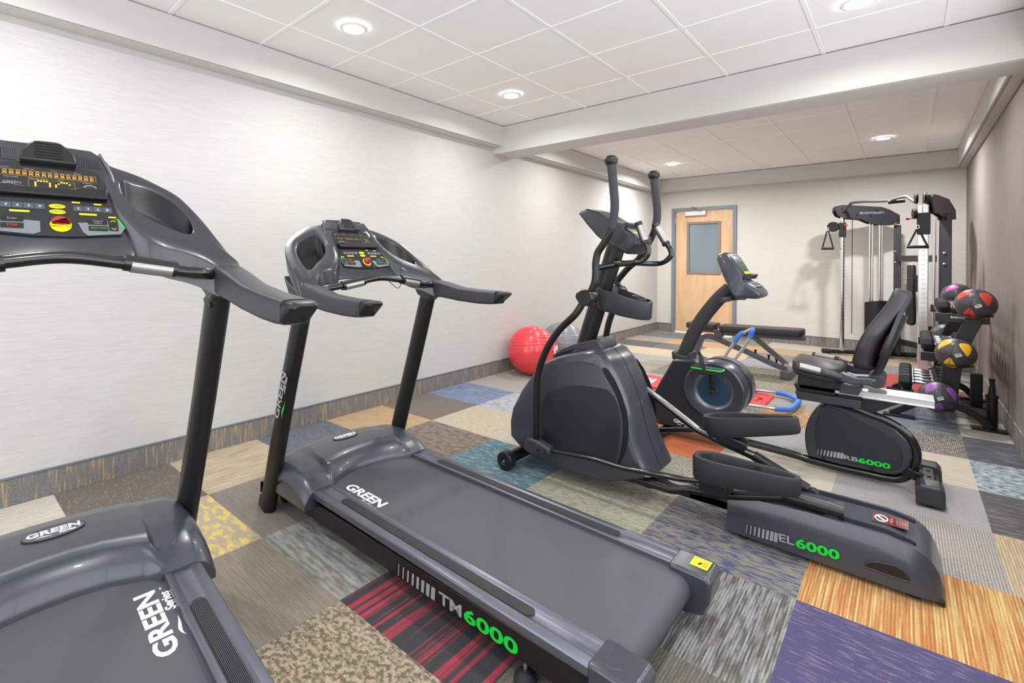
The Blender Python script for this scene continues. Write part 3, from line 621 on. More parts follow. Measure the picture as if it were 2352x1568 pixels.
    # uprights
    for s in (-1, 1):
        pth = [(-0.705, s * 0.397, 0.02), (-0.60, s * 0.397, 0.36), (-0.49, s * 0.397, 0.70), (-0.365, s * 0.392, 1.085)]
        up = obj('upright', B().tube(pth, 0.052, ry=0.036, seg=28, up=(1, 0, 0), smooth=False), M['satin'], T, angle=60, **K)
        b = B().box((-0.712, s * 0.397, 0.038), (0.085, 0.060, 0.07), Euler((0, 0.29, 0))); ub = obj('upright_foot', b, M['black'], up, bev=0.01, **K)
        obj('bolt', B().lathe([(0.0, 0), (0.006, 0), (0.006, 0.006), (0, 0.006)], (-0.752, s * 0.41, 0.07), (-1, 0, 0.2), seg=8), M['chrome'], ub, **K)
        b = B()
        for dx, dz in ((-0.395, 1.062), (-0.352, 1.052)):
            b.lathe([(0, 0), (0.009, 0), (0.009, 0.008), (0, 0.008)], (dx, s * 0.397 - 0.032, dz - 0.02), (0, -1, 0), seg=8)
        obj('bolt', b, M['black'], up, **K)
        if s == -1 and left_logo:
            a = Vector((-0.622, -0.4335, 0.62)); d = Vector((0.31, 0, 0.95)).normalized()
            c0 = Vector((-0.496, -0.4342, 0.60))
            lettering('side_lettering', 'GREEN', 0.062, c0 + Vector((-0.012, 0, 0.03)), d, Vector((-d.z, 0, d.x)), M['greyprint'], up, width=1.3, bold=0.001, local=True)
            lettering('side_lettering', 'Series', 0.036, c0 + Vector((0.030, 0.002, 0.085)), d, Vector((-d.z, 0, d.x)), M['greyprint'], up, width=1.0, bold=0.0006, shear=0.2, local=True)
            swoosh(c0 + Vector((0.012, 0.001, -0.035)), d, Vector((-d.z, 0, d.x)), 0.085, 0.02, M['green'], up)
    # horseshoe wings with cup wells
    WO_L = [(-0.600, -0.150), (-0.600, -0.205), (-0.583, -0.272), (-0.551, -0.333), (-0.519, -0.388), (-0.489, -0.422), (-0.46, -0.441), (-0.427, -0.453), (-0.374, -0.458), (-0.335, -0.456), (-0.300, -0.446), (-0.290, -0.40), (-0.295, -0.366), (-0.325, -0.345), (-0.352, -0.315), (-0.365, -0.273), (-0.372, -0.234), (-0.395, -0.20), (-0.44, -0.165), (-0.52, -0.150)]
    WH_L = [(-0.546, -0.228), (-0.540, -0.262), (-0.520, -0.310), (-0.497, -0.355), (-0.462, -0.383), (-0.423, -0.391), (-0.385, -0.388), (-0.362, -0.376), (-0.372, -0.345), (-0.395, -0.312), (-0.425, -0.262), (-0.460, -0.228), (-0.507, -0.212)]
    WO_R = [(-0.598, 0.105), (-0.592, 0.14), (-0.576, 0.190), (-0.554, 0.235), (-0.515, 0.298), (-0.47, 0.333), (-0.42, 0.362), (-0.36, 0.390), (-0.320, 0.410), (-0.292, 0.432), (-0.286, 0.395), (-0.293, 0.356), (-0.315, 0.322), (-0.332, 0.284), (-0.350, 0.225), (-0.375, 0.184), (-0.42, 0.150), (-0.50, 0.112)]
    WH_R = [(-0.550, 0.150), (-0.545, 0.178), (-0.535, 0.215), (-0.515, 0.255), (-0.488, 0.288), (-0.455, 0.312), (-0.425, 0.322), (-0.395, 0.318), (-0.388, 0.292), (-0.405, 0.250), (-0.430, 0.205), (-0.460, 0.172), (-0.505, 0.150)]
    for wo, wh, s in ((WO_L, WH_L, -1), (WO_R, WH_R, 1)):
        N = 64
        A = resample([(p.x, p.y) for p in smoothpts([(x, y, 0) for x, y in wo], True, 5)], N); Hh = resample([(p.x, p.y) for p in smoothpts([(x, y, 0) for x, y in wh], True, 5)], N)
        if s == -1: pass
        Hh = align(A, Hh)
        # rounded ring: edge lip raised, side walls 0.10 deep
        b = B(); cxm = sum(p[0] for p in A) / N; cym = sum(p[1] for p in A) / N
        def shr(P, k): return [(cxm + (x - cxm) * k, cym + (y - cym) * k) for x, y in P]
        rings = []
        hx = sum(p[0] for p in Hh) / N; hy = sum(p[1] for p in Hh) / N
        def shh(P, k): return [(hx + (x - hx) * k, hy + (y - hy) * k) for x, y in P]
        def R3(P, dz, tap=0.0): return [(x - 0.0, y, wingz(x) + dz) for x, y in P]
        def deep(P, d): return [(x + 0.25 * d, y, wingz(x) - d * (1.0 if x > -0.45 else 1.0)) for x, y in P]
        rings = [R3(shh(Hh, 0.98), -0.006), R3(shh(Hh, 1.03), 0.0)]
        mid = [((a[0] + c[0]) / 2, (a[1] + c[1]) / 2) for a, c in zip(A, shh(Hh, 1.03))]
        rings += [R3(mid, 0.003), R3(shr(A, 0.97), 0.0), R3(A, -0.010)]
        rings += [deep(shr(A, 0.995), 0.075), deep(shr(A, 0.95), 0.098)]
        rr_ = [[b.bm.verts.new(p) for p in rg] for rg in rings]
        for q in range(len(rr_) - 1):
            for i in range(N): b.face((rr_[q][i], rr_[q][(i + 1) % N], rr_[q + 1][(i + 1) % N], rr_[q + 1][i]))
        b.face(rr_[-1])
        wg = obj('console_wing', b, M['gun2'], T, angle=50, **K)
        # well
        b = B(); rings = [R3(shh(Hh, 1.005), -0.004), deep(shh(Hh, 0.98), 0.03), deep(shh(Hh, 0.95), 0.080), deep(shh(Hh, 0.86), 0.096)]
        rr_ = [[b.bm.verts.new(p) for p in rg] for rg in rings]
        for q in range(3):
            for i in range(N): b.face((rr_[q][i], rr_[q][(i + 1) % N], rr_[q + 1][(i + 1) % N], rr_[q + 1][i]))
        b.face(rr_[-1]); obj('cup_well', b, M['pit'], wg, angle=60, **K)
        # handle from the seam back
        yc = -0.405 if s == -1 else 0.392
        hs = []
        for x, zt, zb, yy, hw in ((-0.335, 1.160, 1.060, yc, 0.043), (-0.29, 1.163, 1.075, yc, 0.043), (-0.21, 1.151, 1.068, yc + s * 0.002, 0.042), (-0.10, 1.129, 1.057, yc + s * 0.004, 0.041), (0.03, 1.122, 1.051, yc + s * 0.006, 0.040), (0.10, 1.121, 1.052, yc + s * 0.008, 0.040), (0.150, 1.120, 1.056, yc + s * 0.009, 0.040)):
            sec = [(x, yy + q[0], (zt + zb) / 2 + q[1]) for q in rrect(0, 0, 2 * hw, zt - zb, 0.015, 4)]
            hs.append(sec)
        hd = obj('handle', B().loft(hs), M['charcoal'], T, angle=50, **K)
        hs = []
        for x, k, dx in ((0.150, 1.0, 0.0), (0.172, 0.99, 0.0), (0.185, 0.92, 0.0), (0.194, 0.75, 0.0)):
            hs.append([(x + (q[1] + 0.032) * 0.9 - 0.035, yc + s * 0.009 + q[0] * k, 1.088 + q[1] * k) for q in rrect(0, 0, 0.080, 0.064, 0.015, 4)])
        cpb = obj('handle_end_cap', B().loft(hs), M['black'], hd, angle=50, **K)
        b = B()
        for dy in (-0.02, 0.02): b.lathe([(0, 0), (0.005, 0), (0.005, 0.004), (0, 0.004)], (0.160, yc + s * 0.009 + dy, 1.064), (0.8, 0, -0.5), seg=8)
        obj('screw', b, M['dark'], cpb, **K)
    # lower body joining wings and uprights
    for s in (-1, 1):
        yc = -0.395 if s == -1 else 0.388
        b = B().prism([(-0.46, yc - 0.036, 1.17), (-0.30, yc - 0.036, 1.10), (-0.305, yc - 0.036, 1.065), (-0.335, yc - 0.036, 1.045), (-0.42, yc - 0.036, 1.075), (-0.50, yc - 0.036, 1.20)], (0, 0.072, 0))
        obj('wing_bracket', b, M['charcoal'], T, bev=0.008, **K)
    # grip bar
    gb = [(-0.315, -0.375, 1.128), (-0.285, -0.345, 1.140), (-0.285, -0.25, 1.153), (-0.285, -0.13, 1.172), (-0.29, -0.01, 1.186), (-0.285, 0.11, 1.172), (-0.285, 0.24, 1.150), (-0.285, 0.325, 1.140), (-0.315, 0.36, 1.128)]
    bar = obj('grip_bar', B().tube(gb, 0.0165, seg=18), M['gloss'], T, angle=60, **K)
    for s in (-1, 1):
        a = (-0.285, s * 0.245, 1.152); c = (-0.285, s * 0.118, 1.173)
        sl = obj('pulse_grip', B().tube([a, c], 0.0225, seg=20, smooth=False), M['gloss'], bar, angle=60, **K)
        d = Vector(c) - Vector(a)
        obj('sensor_plate', B().tube([Vector(a) + d * 0.1 + Vector((0.004, 0, -0.004)), Vector(a) + d * 0.88 + Vector((0.004, 0, -0.004))], 0.0205, seg=16, smooth=False), M['sensor'], bar, **K)
    # console body
    def kz(x): return 1.262 - 1.2 * (x + 0.428)
    secs = []
    for x, hw, dz in ((-0.620, 0.120, 0.0), (-0.600, 0.150, 0.0), (-0.56, 0.158, 0.0), (-0.50, 0.166, 0.0), (-0.44, 0.182, 0.0), (-0.415, 0.188, -0.004), (-0.398, 0.190, -0.008), (-0.384, 0.189, -0.012), (-0.376, 0.184, -0.018)):
        zt = kz(x) + dz; bk = min(0.10, 0.10)
        xb, zb = x - 0.075, zt - 0.075
        if x > -0.43: xb, zb = -0.47 , 1.178
        cyy = -0.022
        secs.append([(x, cyy - hw, zt - 0.010), (x, cyy - hw + 0.014, zt), (x, cyy, zt + 0.002), (x, cyy + hw - 0.014, zt), (x, cyy + hw, zt - 0.010), (xb, cyy + hw - 0.01, zb), (xb, cyy - hw + 0.01, zb)])
    con = obj('console', B().loft(secs), M['gun2'], T, angle=40, bev=0.004, **K)
    # frame on the console plane: u across (+y), v up the slope
    vd = Vector((-1, 0, 1.2)).normalized(); nd = Vector((1.2, 0, 1)).normalized()
    def C(x, y, h=0.0): return Vector((x, y, kz(x))) + nd * h
    def rect(x0, x1, y0, y1, h, th, r=0.0):
        return B().prism([C(x0, y0, h), C(x0, y1, h), C(x1, y1, h), C(x1, y0, h)], nd * th)
    panel = obj('control_panel', B().prism([C(-0.572, -0.02, 0.002), C(-0.568, -0.09, 0.002), C(-0.560, -0.137, 0.002), C(-0.49, -0.139, 0.002), C(-0.425, -0.155, 0.002), C(-0.409, -0.150, 0.002), C(-0.402, -0.06, 0.002), C(-0.402, 0.02, 0.002), C(-0.409, 0.135, 0.002), C(-0.425, 0.145, 0.002), C(-0.49, 0.118, 0.002), C(-0.560, 0.094, 0.002), C(-0.568, 0.05, 0.002)], nd * 0.002), M['screen'], con, smooth=False, **K)
    kp = [C(-0.446, -0.150, .0045), C(-0.435, -0.08, .0045), C(-0.433, -0.045, .0045), C(-0.410, -0.045, .0045), C(-0.405, -0.06, .0045), C(-0.411, -0.148, .0045), C(-0.425, -0.153, .0045)]
    kp2 = [C(-0.446, 0.130, .0045), C(-0.435, 0.07, .0045), C(-0.433, 0.035, .0045), C(-0.412, 0.045, .0045), C(-0.405, 0.055, .0045), C(-0.411, 0.132, .0045), C(-0.425, 0.143, .0045)]
    kpad = obj('key_panel', B().prism(kp, nd * 0.0008), M['panelgrey'], con, smooth=False, **K); kpad2 = obj('key_panel', B().prism(kp2, nd * 0.0008), M['panelgrey'], con, smooth=False, **K)
    obj('green_edge', B().prism([C(-0.446, -0.151, .0046), C(-0.446, -0.147, .0046), C(-0.425, -0.151, .0046), C(-0.425, -0.1545, .0046)], nd * 0.001), M['green'], kpad, smooth=False, **K)
    obj('green_edge', B().prism([C(-0.446, 0.131, .0046), C(-0.446, 0.127, .0046), C(-0.425, 0.140, .0046), C(-0.425, 0.1445, .0046)], nd * 0.001), M['green'], kpad2, smooth=False, **K)
    KEY = {}
    for y in (-0.100, 0.080):
        for x0, x1 in ((-0.4405, -0.4300), (-0.4265, -0.416)): KEY[(y, x0)] = obj('push_button', B().prism([C(x0, y - 0.022, .005), C(x0, y + 0.022, .005), C(x1, y + 0.022, .005), C(x1, y - 0.022, .005)], nd * 0.003), M['black'], kpad if y < 0 else kpad2, bev=0.001, **K)
    for y in (-0.137, 0.116): KEY[y] = obj('arrow_button', B().prism([C(-0.4425, y - 0.011, .005), C(-0.4425, y + 0.011, .005), C(-0.417, y + 0.011, .005), C(-0.417, y - 0.011, .005)], nd * 0.003), M['black'], kpad if y < 0 else kpad2, bev=0.001, **K)
    yu = Vector((0, 1, 0))
    def lab(t, x, y, sz, m_, h=0.0085, nm='key_lettering', par=None):
        lettering(nm, t, sz, C(x, y, h), yu, vd, m_, par or kpad, lift=0.0, local=True, depth=0.0002)
    lab('Enter', -0.4353, -0.100, 0.009, M['greyprint']); lab('STOP', -0.4212, -0.100, 0.009, M['redprint']); lab('Program', -0.4375, 0.080, 0.007, M['greyprint'], .0085, 'key_lettering', kpad2); lab('Select', -0.4325, 0.080, 0.007, M['greyprint'], .0085, 'key_lettering', kpad2); lab('QUICK START', -0.4212, 0.080, 0.006, M['green'], .0085, 'key_lettering', kpad2)
    for y in (-0.137, 0.116):
        for x, sg in ((-0.4385, 1), (-0.421, -1)):
            q = C(x, y, 0.0083); b = B()
            for s2 in (-1, 1): b.beam(q + vd * 0.0022 * sg, q + yu * 0.006 * s2 - vd * 0.0022 * sg, 0.0014, 0.0006, up=nd)
            obj('arrow_mark', b, M['yellow'], kpad if y < 0 else kpad2, smooth=False, **K)
    # number keys
    for i in range(4):
        for y0 in (-0.122, 0.028): obj('number_key', B().prism([C(-0.4725, y0 + 0.0225 * i, .0042), C(-0.4725, y0 + 0.0225 * i + 0.0215, .0042), C(-0.460, y0 + 0.0225 * i + 0.0215, .0042), C(-0.460, y0 + 0.0225 * i, .0042)], nd * 0.0012), M['key'], panel, bev=0.0006, **K)
    nk = panel
    for i, (a_, c_) in enumerate(zip('9630', '2468')):
        lab(a_, -0.466, -0.111 + 0.0225 * i, 0.010, M['white'], .0056, 'key_lettering', nk); lab(c_, -0.466, 0.039 + 0.0225 * i, 0.010, M['white'], .0056, 'key_lettering', nk)
    for y, x in ((-0.085, -0.4555), (0.060, -0.4555)): b = B(); b.prism([C(x, y - 0.02, .0042), C(x, y + 0.02, .0042), C(x + 0.004, y + 0.02, .0042), C(x + 0.004, y - 0.02, .0042)], nd * 0.001); obj('yellow_caption', b, M['yellow'], panel, smooth=False, **K)
    for y, x in ((-0.137, -0.451), (0.116, -0.451), (0.035, -0.4815), (0.085, -0.480)): b = B(); b.prism([C(x, y - 0.009, .0042), C(x, y + 0.009, .0042), C(x + 0.003, y + 0.009, .0042), C(x + 0.003, y - 0.009, .0042)], nd * 0.001); obj('yellow_caption', b, M['yellow'], panel, smooth=False, **K)
    for x, t in ((-0.468, 'FAN'), (-0.4555, 'DISPLAY')):
        el = [C(x, -0.007, .0042) + yu * (0.018 * math.cos(a)) + vd * (0.0078 * math.sin(a)) for a in [2 * math.pi * k / 24 for k in range(24)]]
        e_ = obj('oval_button', B().prism(el, nd * 0.002), M['yellow'], panel, bev=0.0008, **K); lab(t, x, -0.004, 0.0085, M['black'], .0064, 'button_lettering', e_)
    el = [C(-0.4265, -0.002, .0042) + yu * (0.0235 * math.cos(a)) + vd * (0.024 * math.sin(a)) for a in [2 * math.pi * k / 28 for k in range(28)]]
    ring = obj('stop_ring', B().prism(el, nd * 0.003), M['yellow'], panel, bev=0.001, **K)
    if on:
        el = [C(-0.4290, -0.002, .0078) + yu * (0.0205 * math.cos(a)) + vd * (0.0185 * math.sin(a)) for a in [math.pi * k / 16 for k in range(17)]]
        obj('stop_button', B().prism(el + [C(-0.4275, 0.0, .0078) + yu * 0.010, C(-0.4265, 0, .0078), C(-0.4275, 0, .0078) - yu * 0.012], nd * 0.008), M['red'], ring, bev=0.002, **K)
        lab('EMERGENCY STOP', -0.4225, -0.002, 0.0055, M['black'], .0076, 'ring_lettering', ring)
    else:
        q = C(-0.4275, -0.002, .006); bs = B().lathe([(0.0, 0.026), (0.010, 0.024), (0.0165, 0.016), (0.019, 0.006), (0.019, 0.0)], q, nd, seg=24); obj('stop_button', bs, M['red'], ring, **K)
    # displays
    b = B()
    def outline(x0, x1, y0, y1):
        for (xa, ya, xb, yb) in ((x0, y0, x0, y1), (x1, y0, x1, y1), (x0, y0, x1, y0), (x0, y1, x1, y1)):
            b.beam(C(xa, ya, .0045), C(xb, yb, .0045), 0.0009, 0.0005, up=nd)
    outline(-0.5475, -0.5335, -0.124, 0.088); outline(-0.5275, -0.506, -0.064, 0.036)
    obj('display_outline', b, mat('gold_print', srgb(150, 140, 60), 0.5) if 'gold' not in M else M['gold'], panel, smooth=False, **K)
    for t, x, y in (('Incline', -0.5515, -0.112), ('Calories', -0.5515, -0.063), ('Time', -0.5515, -0.008), ('Speed', -0.5515, 0.045), ('Heart Rate', -0.5300, -0.100), ('Calories / Hour', -0.5300, -0.044), ('Pace', -0.5300, 0.005), ('Distance', -0.5300, 0.065)):
        lab(t, x, y, 0.0065, M['greyprint'], .0044, 'caption_lettering', panel)
    lab('GREEN', -0.517, -0.098, 0.012, M['greyprint'], .0044, 'caption_lettering', panel)
    ringp = [C(-0.515, 0.072, .0045) + yu * (0.016 * math.cos(a)) + vd * (0.014 * math.sin(a)) for a in [2 * math.pi * k / 20 for k in range(20)]]
    obj('dial_mark', B().tube(ringp, 0.0016, seg=6, closed=True, smooth=False), M['greyprint'], panel, **K)
    if on:
        b = B()
        pat = ['01110', '10001', '10001', '01110', '11111', '10001', '10101']
        for i in range(15):
            y0 = -0.116 + i * 0.0136
            for r_, row in enumerate(pat):
                for c_, ch in enumerate(row):
                    if ch == '1': b.box(C(-0.5455 + 0.0016 * r_, y0 + 0.0017 * c_, .0048), (0.0011, 0.0013, 0.0006))
        obj('led_digits', b, M['led'], panel, smooth=False, **K)
        b = B()
        for y0, cols in ((-0.050, ['01111', '10000', '10000', '10000', '10000', '01111']), (-0.006, ['00111', '01000', '10000', '10000', '10000', '01000'])):
            for c_, s2 in enumerate(cols):
                for r_, ch in enumerate(s2):
                    if ch == '1': q = C(-0.5245 + 0.0034 * r_, y0 + 0.0062 * c_, .0048); b.lathe([(0, 0), (0.0022, 0), (0.0022, 0.0005), (0, 0.0005)], q, nd, seg=8)
        obj('led_readout', b, M['led'], panel, smooth=False, **K)
    # book rest bar across the face
    b = B().prism([C(-0.5075, -0.130, .006), C(-0.5095, -0.105, .006), C(-0.5055, -0.085, .006), C(-0.5065, 0.035, .006), C(-0.5125, 0.043, .006), C(-0.5125, 0.070, .006), C(-0.5125, 0.110, .006), C(-0.488, 0.110, .006), C(-0.488, -0.130, .006)], nd * 0.011)
    obj('book_rest', b, M['black'], con, bev=0.003, **K)
    # fan housing and speaker grilles
    ft = [C(-0.566, -0.082, 0), C(-0.590, -0.078, 0), C(-0.607, -0.062, 0), C(-0.618, -0.045, 0), C(-0.618, 0.005, 0), C(-0.607, 0.024, 0), C(-0.590, 0.040, 0), C(-0.566, 0.045, 0)]
    fan = obj('fan_housing', B().prism(ft, nd * 0.022), M['black'] if on else M['gun2'], con, bev=0.006, **K)
    b = B()
    for i in range(6): b.prism([C(-0.612 + 0.0072 * i, -0.050, .0222), C(-0.612 + 0.0072 * i, 0.012, .0222), C(-0.6082 + 0.0072 * i, 0.012, .0222), C(-0.6082 + 0.0072 * i, -0.050, .0222)], nd * 0.0012)
    obj('vent_slots', b, M['black'], fan, smooth=False, **K)
    b = B()
    for y0, y1 in ((-0.155, -0.092), (0.052, 0.104)):
        for i in range(14):
            y = y0 + (y1 - y0) * i / 13; b.beam(C(-0.598, y, .003), C(-0.576, y, .003), 0.0014, 0.0016, up=nd)
        for x in (-0.6005, -0.5735): b.beam(C(x, y0 - 0.003, .003), C(x, y1 + 0.003, .003), 0.0012, 0.0016, up=nd)
    obj('speaker_grille', b, M['steelgrey'], con, smooth=False, **K)
    # bright rim along the console sides
    for s in (-1, 1):
        cyy = -0.022
        pth = [C(-0.612, cyy + s * 0.128, .0), C(-0.56, cyy + s * 0.150, 0.0), C(-0.50, cyy + s * 0.158, 0.0), C(-0.44, cyy + s * 0.174, 0.0), C(-0.418, cyy + s * 0.180, -0.002)]
        obj('side_trim', B().tube(pth, 0.0045, seg=8), M['rail'], con, **K)
    if cord:
        q = C(-0.4275, -0.002, .032)
        pth = [q, q + Vector((0.03, 0.008, -0.03)), (-0.345, 0.0, 1.215), (-0.30, 0.012, 1.190), (-0.262, 0.03, 1.160), (-0.27, 0.08, 1.130), (-0.28, 0.11, 1.145), (-0.30, 0.13, 1.20), (-0.33, 0.155, 1.255), (-0.36, 0.165, 1.262), (-0.385, 0.155, 1.272)]
        obj('safety_cord', B().tube(pth, 0.0019, seg=8), M['black'], con, **K)
    T.location = loc; T.rotation_euler = rot
    return T
def tm_pose(tx, ty, th, ph):
    o = Matrix.Rotation(th, 3, 'Z') @ Vector((0.95 - math.cos(ph) * 0.95, 0, math.sin(ph) * 0.95))
    return (tx + o.x, ty + o.y, o.z), (0, ph, th)
l, r = tm_pose(-1.683, 1.558, -0.010, 0.0)
treadmill('black and grey treadmill with an unlit console and a dangling safety cord', l, r, False, True, True)
l, r = tm_pose(-1.381, 0.226, -0.050, 0.079)
treadmill('black and grey treadmill in the near left corner with orange digits lit on its console', l, r, True, False, False)
# ================================================================ elliptical trainer
zA, zB, zC2 = zoomf(1120, 340, 3.408), zoomf(1100, 760, 2.94), zoomf(1560, 920, 3.267)
def P3(f, pts, y): return [PY(f(*p), y) for p in pts]
E = thing('elliptical_trainer', 'black elliptical trainer with two tall moving arms and long oval pedals', 'elliptical trainer', (-0.95, 2.66, 0))
YC = 2.645
# shroud : side shells, centre shell
outl = P3(zB, [(225, 700), (222, 600), (240, 510), (300, 390), (390, 265), (460, 200), (560, 160), (700, 132)], 2.50) + [Vector((-1.265, 0, 0.790))]
rear = [Vector((-1.225, 0, 0.775)), Vector((-1.175, 0, 0.725)), Vector((-1.13, 0, 0.645)), Vector((-1.092, 0, 0.555)), Vector((-1.060, 0, 0.440)), Vector((-1.028, 0, 0.325)), Vector((-0.985, 0, 0.222)), Vector((-0.955, 0, 0.168)), Vector((-0.99, 0, 0.150))]
bottom = [Vector((-1.16, 0, 0.085)), Vector((-1.24, 0, 0.07)), Vector((-1.52, 0, 0.066)), Vector((-1.69, 0, 0.085)), Vector((-1.775, 0, 0.125))]
prof = [Vector((p.x, 0, p.z)) for p in outl] + rear + bottom
cen = Vector((-1.40, 0, 0.40))
secs = []
for y, k in ((2.455, 0.90), (2.463, 0.955), (2.485, 0.985), (2.53, 1.0), (2.640, 1.0), (2.650, 1.0), (2.76, 1.0), (2.805, 0.985), (2.827, 0.955), (2.835, 0.90)):
    secs.append([(cen + (p - cen) * k) + Vector((0, y, 0)) for p in prof])
body = obj('drive_housing', B().loft(secs), M['gun'], E, angle=40)
# dark raised side discs with the black crescent slot
pan = [(480, 222), (590, 206), (700, 205), (760, 216), (820, 250), (880, 345), (935, 450), (965, 560), (975, 650), (972, 740), (950, 850), (905, 915), (700, 850), (520, 790), (410, 725), (405, 560), (405, 430), (430, 300)]
for ys, sg, nm in ((2.4555, -1, 'side_shield'), (2.8345, 1, 'side_shield')):
    pts = smoothpts([Vector((p.x, ys, p.z)) for p in P3(zB, pan, 2.455)], True, 3)
    c0 = sum(pts, Vector()) / len(pts)
    s1 = [p for p in pts]; s2 = [p + Vector((0, sg * 0.008, 0)) for p in pts]; s3 = [c0 + (p - c0) * 0.97 + Vector((0, sg * 0.013, 0)) for p in pts]
    b = B().loft([s1, s2, s3]); sh = obj(nm, b, M['charcoal'], body, angle=40)
    # lower dome of the shield
    arc = [(410, 460), (480, 400), (580, 372), (700, 366), (800, 375), (880, 400), (935, 470), (955, 560), (960, 650), (955, 740), (935, 850), (895, 900), (700, 838), (520, 778), (425, 715), (418, 560)]
    pts = smoothpts([Vector((p.x, ys + sg * 0.0125, p.z)) for p in P3(zB, arc, 2.445)], True, 3); c0 = sum(pts, Vector()) / len(pts)
    obj('shield_panel', B().loft([pts, [c0 + (p - c0) * 0.985 + Vector((0, sg * 0.003, 0)) for p in pts]]), M['dark'], sh, angle=40)
    sl = [(830, 252), (850, 246), (875, 262), (920, 330), (965, 430), (1000, 540), (1012, 640), (1008, 740), (985, 830), (955, 890), (925, 925), (905, 925), (950, 850), (972, 740), (975, 650), (965, 560), (935, 450), (880, 345)]
    pts = [Vector((p.x, ys + sg * 0.0005, p.z)) for p in P3(zB, sl, 2.455)]
    obj('vent_slot', B().prism(pts, (0, sg * 0.0022, 0)), M['black'], body, smooth=False)
    if sg == -1: pass
# seam and screws on the rear of the shell
seam = [Vector((p.x, YC + 0.0, p.z)) for p in ([Vector((-1.262, 0, 0.788))] + rear[:-1])]
obj('seam_line', B().tube([p + Vector((0.002, 0, 0.001)) for p in seam], 0.0016, seg=6), M['black'], body)
b = B()
for p, q in ((1, 2), (3, 4), (7, 7)):
    for dy in (-0.022, 0.022):
        c = (rear[p] + rear[q]) / 2; d = (rear[min(q + 1, 7)] - rear[p - 1]).normalized(); nn = Vector((-d.z, 0, d.x)); nn = nn if nn.x > 0 else -nn
        b.lathe([(0, 0), (0.004, 0), (0.004, 0.0015), (0, 0.0015)], (c.x, YC + dy, c.z), nn, seg=8)
obj('screw', b, M['sensor'], body)
# neck cover
nk = P3(zB, [(490, 185), (500, 160), (560, 120), (640, 90), (730, 68), (765, 60), (805, 55), (830, 95), (838, 118), (760, 128), (640, 130), (560, 150)], 2.55)
pts = [Vector((p.x, 0, p.z)) for p in nk]; c0 = sum(pts, Vector()) / len(pts)
obj('neck_cover', B().loft([[c0 + (p - c0) * k + Vector((0, y, 0)) for p in pts] for y, k in ((2.545, 0.93), (2.555, 1.0), (2.735, 1.0), (2.745, 0.93))]), M['charcoal'], body, bev=0.004)
# logo oval on the skirt
q = PY(zB(705, 898), 2.49); q.y = 2.4605
oval = [q + Vector((0.078 * math.cos(a), 0, 0.030 * math.sin(a))) for a in [2 * math.pi * k / 32 for k in range(32)]]
lb = [Vector((-1.60, 0, 0.150)), Vector((-1.17, 0, 0.178)), Vector((-1.17, 0, 0.100)), Vector((-1.24, 0, 0.080)), Vector((-1.50, 0, 0.078)), Vector((-1.60, 0, 0.095))]
sk = obj('lower_skirt', B().loft([[p + Vector((0, 2.468, 0)) for p in lb], [p + Vector((0, 2.462, 0)) for p in lb]]), M['charcoal'], body, angle=30)
bd = obj('badge', B().prism(oval, (0, -0.002, 0)), M['black'], sk)
logo(q + Vector((0, -0.0024, 0)) - Vector((0, 0, 0)), (1, 0, 0), (0, 0, 1), 0.125, M['white'], bd, local=False)
# mast, console stem
mp_ = [Vector((-1.415, YC, 0.76)), Vector((-1.345, YC, 0.98)), Vector((-1.275, YC, 1.19)), Vector((-1.215, YC, 1.38))]
mast = obj('mast', B().tube(mp_, 0.052, ry=0.046, seg=28, up=(1, 0, 0), smooth=False), M['satin'], E, angle=60)
b = B().tube([(-1.315, 2.40, 1.082), (-1.315, 2.90, 1.082)], 0.026, seg=20, smooth=False); obj('pivot_axle', b, M['black'], mast)
# moving arms
def arm(dy, top, low, knob):
    up = obj('moving_arm', B().tube(top, 0.019, seg=18), M['satin'], E, angle=60)
    n = len(top); gt = [top[i] for i in range(0, 6)]
    obj('grip_sleeve', B().tube(gt, lambda t: 0.0228 - 0.0012 * t, seg=20), M['foam'], up, angle=60)
    obj('grip_cap', B().lathe([(0.022, -0.030), (0.026, -0.026), (0.033, -0.014), (0.0345, 0.0), (0.030, 0.012), (0.018, 0.020), (0.0, 0.022)], top[0], (0, 0, 1), seg=24), M['black'], up)
    obj('pivot_hub', B().lathe([(0.0, -0.05), (0.040, -0.05), (0.044, -0.042), (0.046, -0.01), (0.046, 0.03), (0.040, 0.04), (0, 0.04)], (top[-1].x - 0.02, dy, 1.082), (0, 1, 0), seg=32), M['satin'], up)
    lw = obj('swing_arm', B().tube(low, 0.0195, seg=18), M['satin'], E, angle=60)
    return up, lw
ya = 2.38
topn = P3(zA, [(966, 90), (976, 200), (986, 310), (995, 430), (990, 520), (968, 625), (940, 690), (900, 760), (862, 820), (846, 900), (846, 970), (838, 1050), (815, 1110)], ya)
lown = [PY(p, ya) for p in [(1338, 694), (1322, 721), (1296, 746), (1278, 766), (1256, 801), (1239, 845), (1233, 880), (1231.5, 940), (1231, 1010)]]
lown[0] = lown[0] + Vector((0, 0.02, 0.01))
upn, lwn = arm(ya, topn, lown, True)
yb = 2.92
topf = P3(zA, [(1300, 205), (1307, 290), (1318, 380), (1327, 470), (1326, 550), (1312, 620), (1282, 700), (1235, 785), (1180, 870), (1110, 930), (1060, 985), (1015, 1050), (1000, 1090)], yb)
topf[-1] = Vector((-1.31, yb, 1.10))
lowf = [Vector((-1.32, yb - 0.02, 1.06)), Vector((-1.36, yb, 0.98)), Vector((-1.40, yb, 0.86)), Vector((-1.42, yb, 0.70)), Vector((-1.41, yb, 0.45)), Vector((-1.36, yb, 0.27))]
upf, lwf = arm(yb, topf, lowf, True)
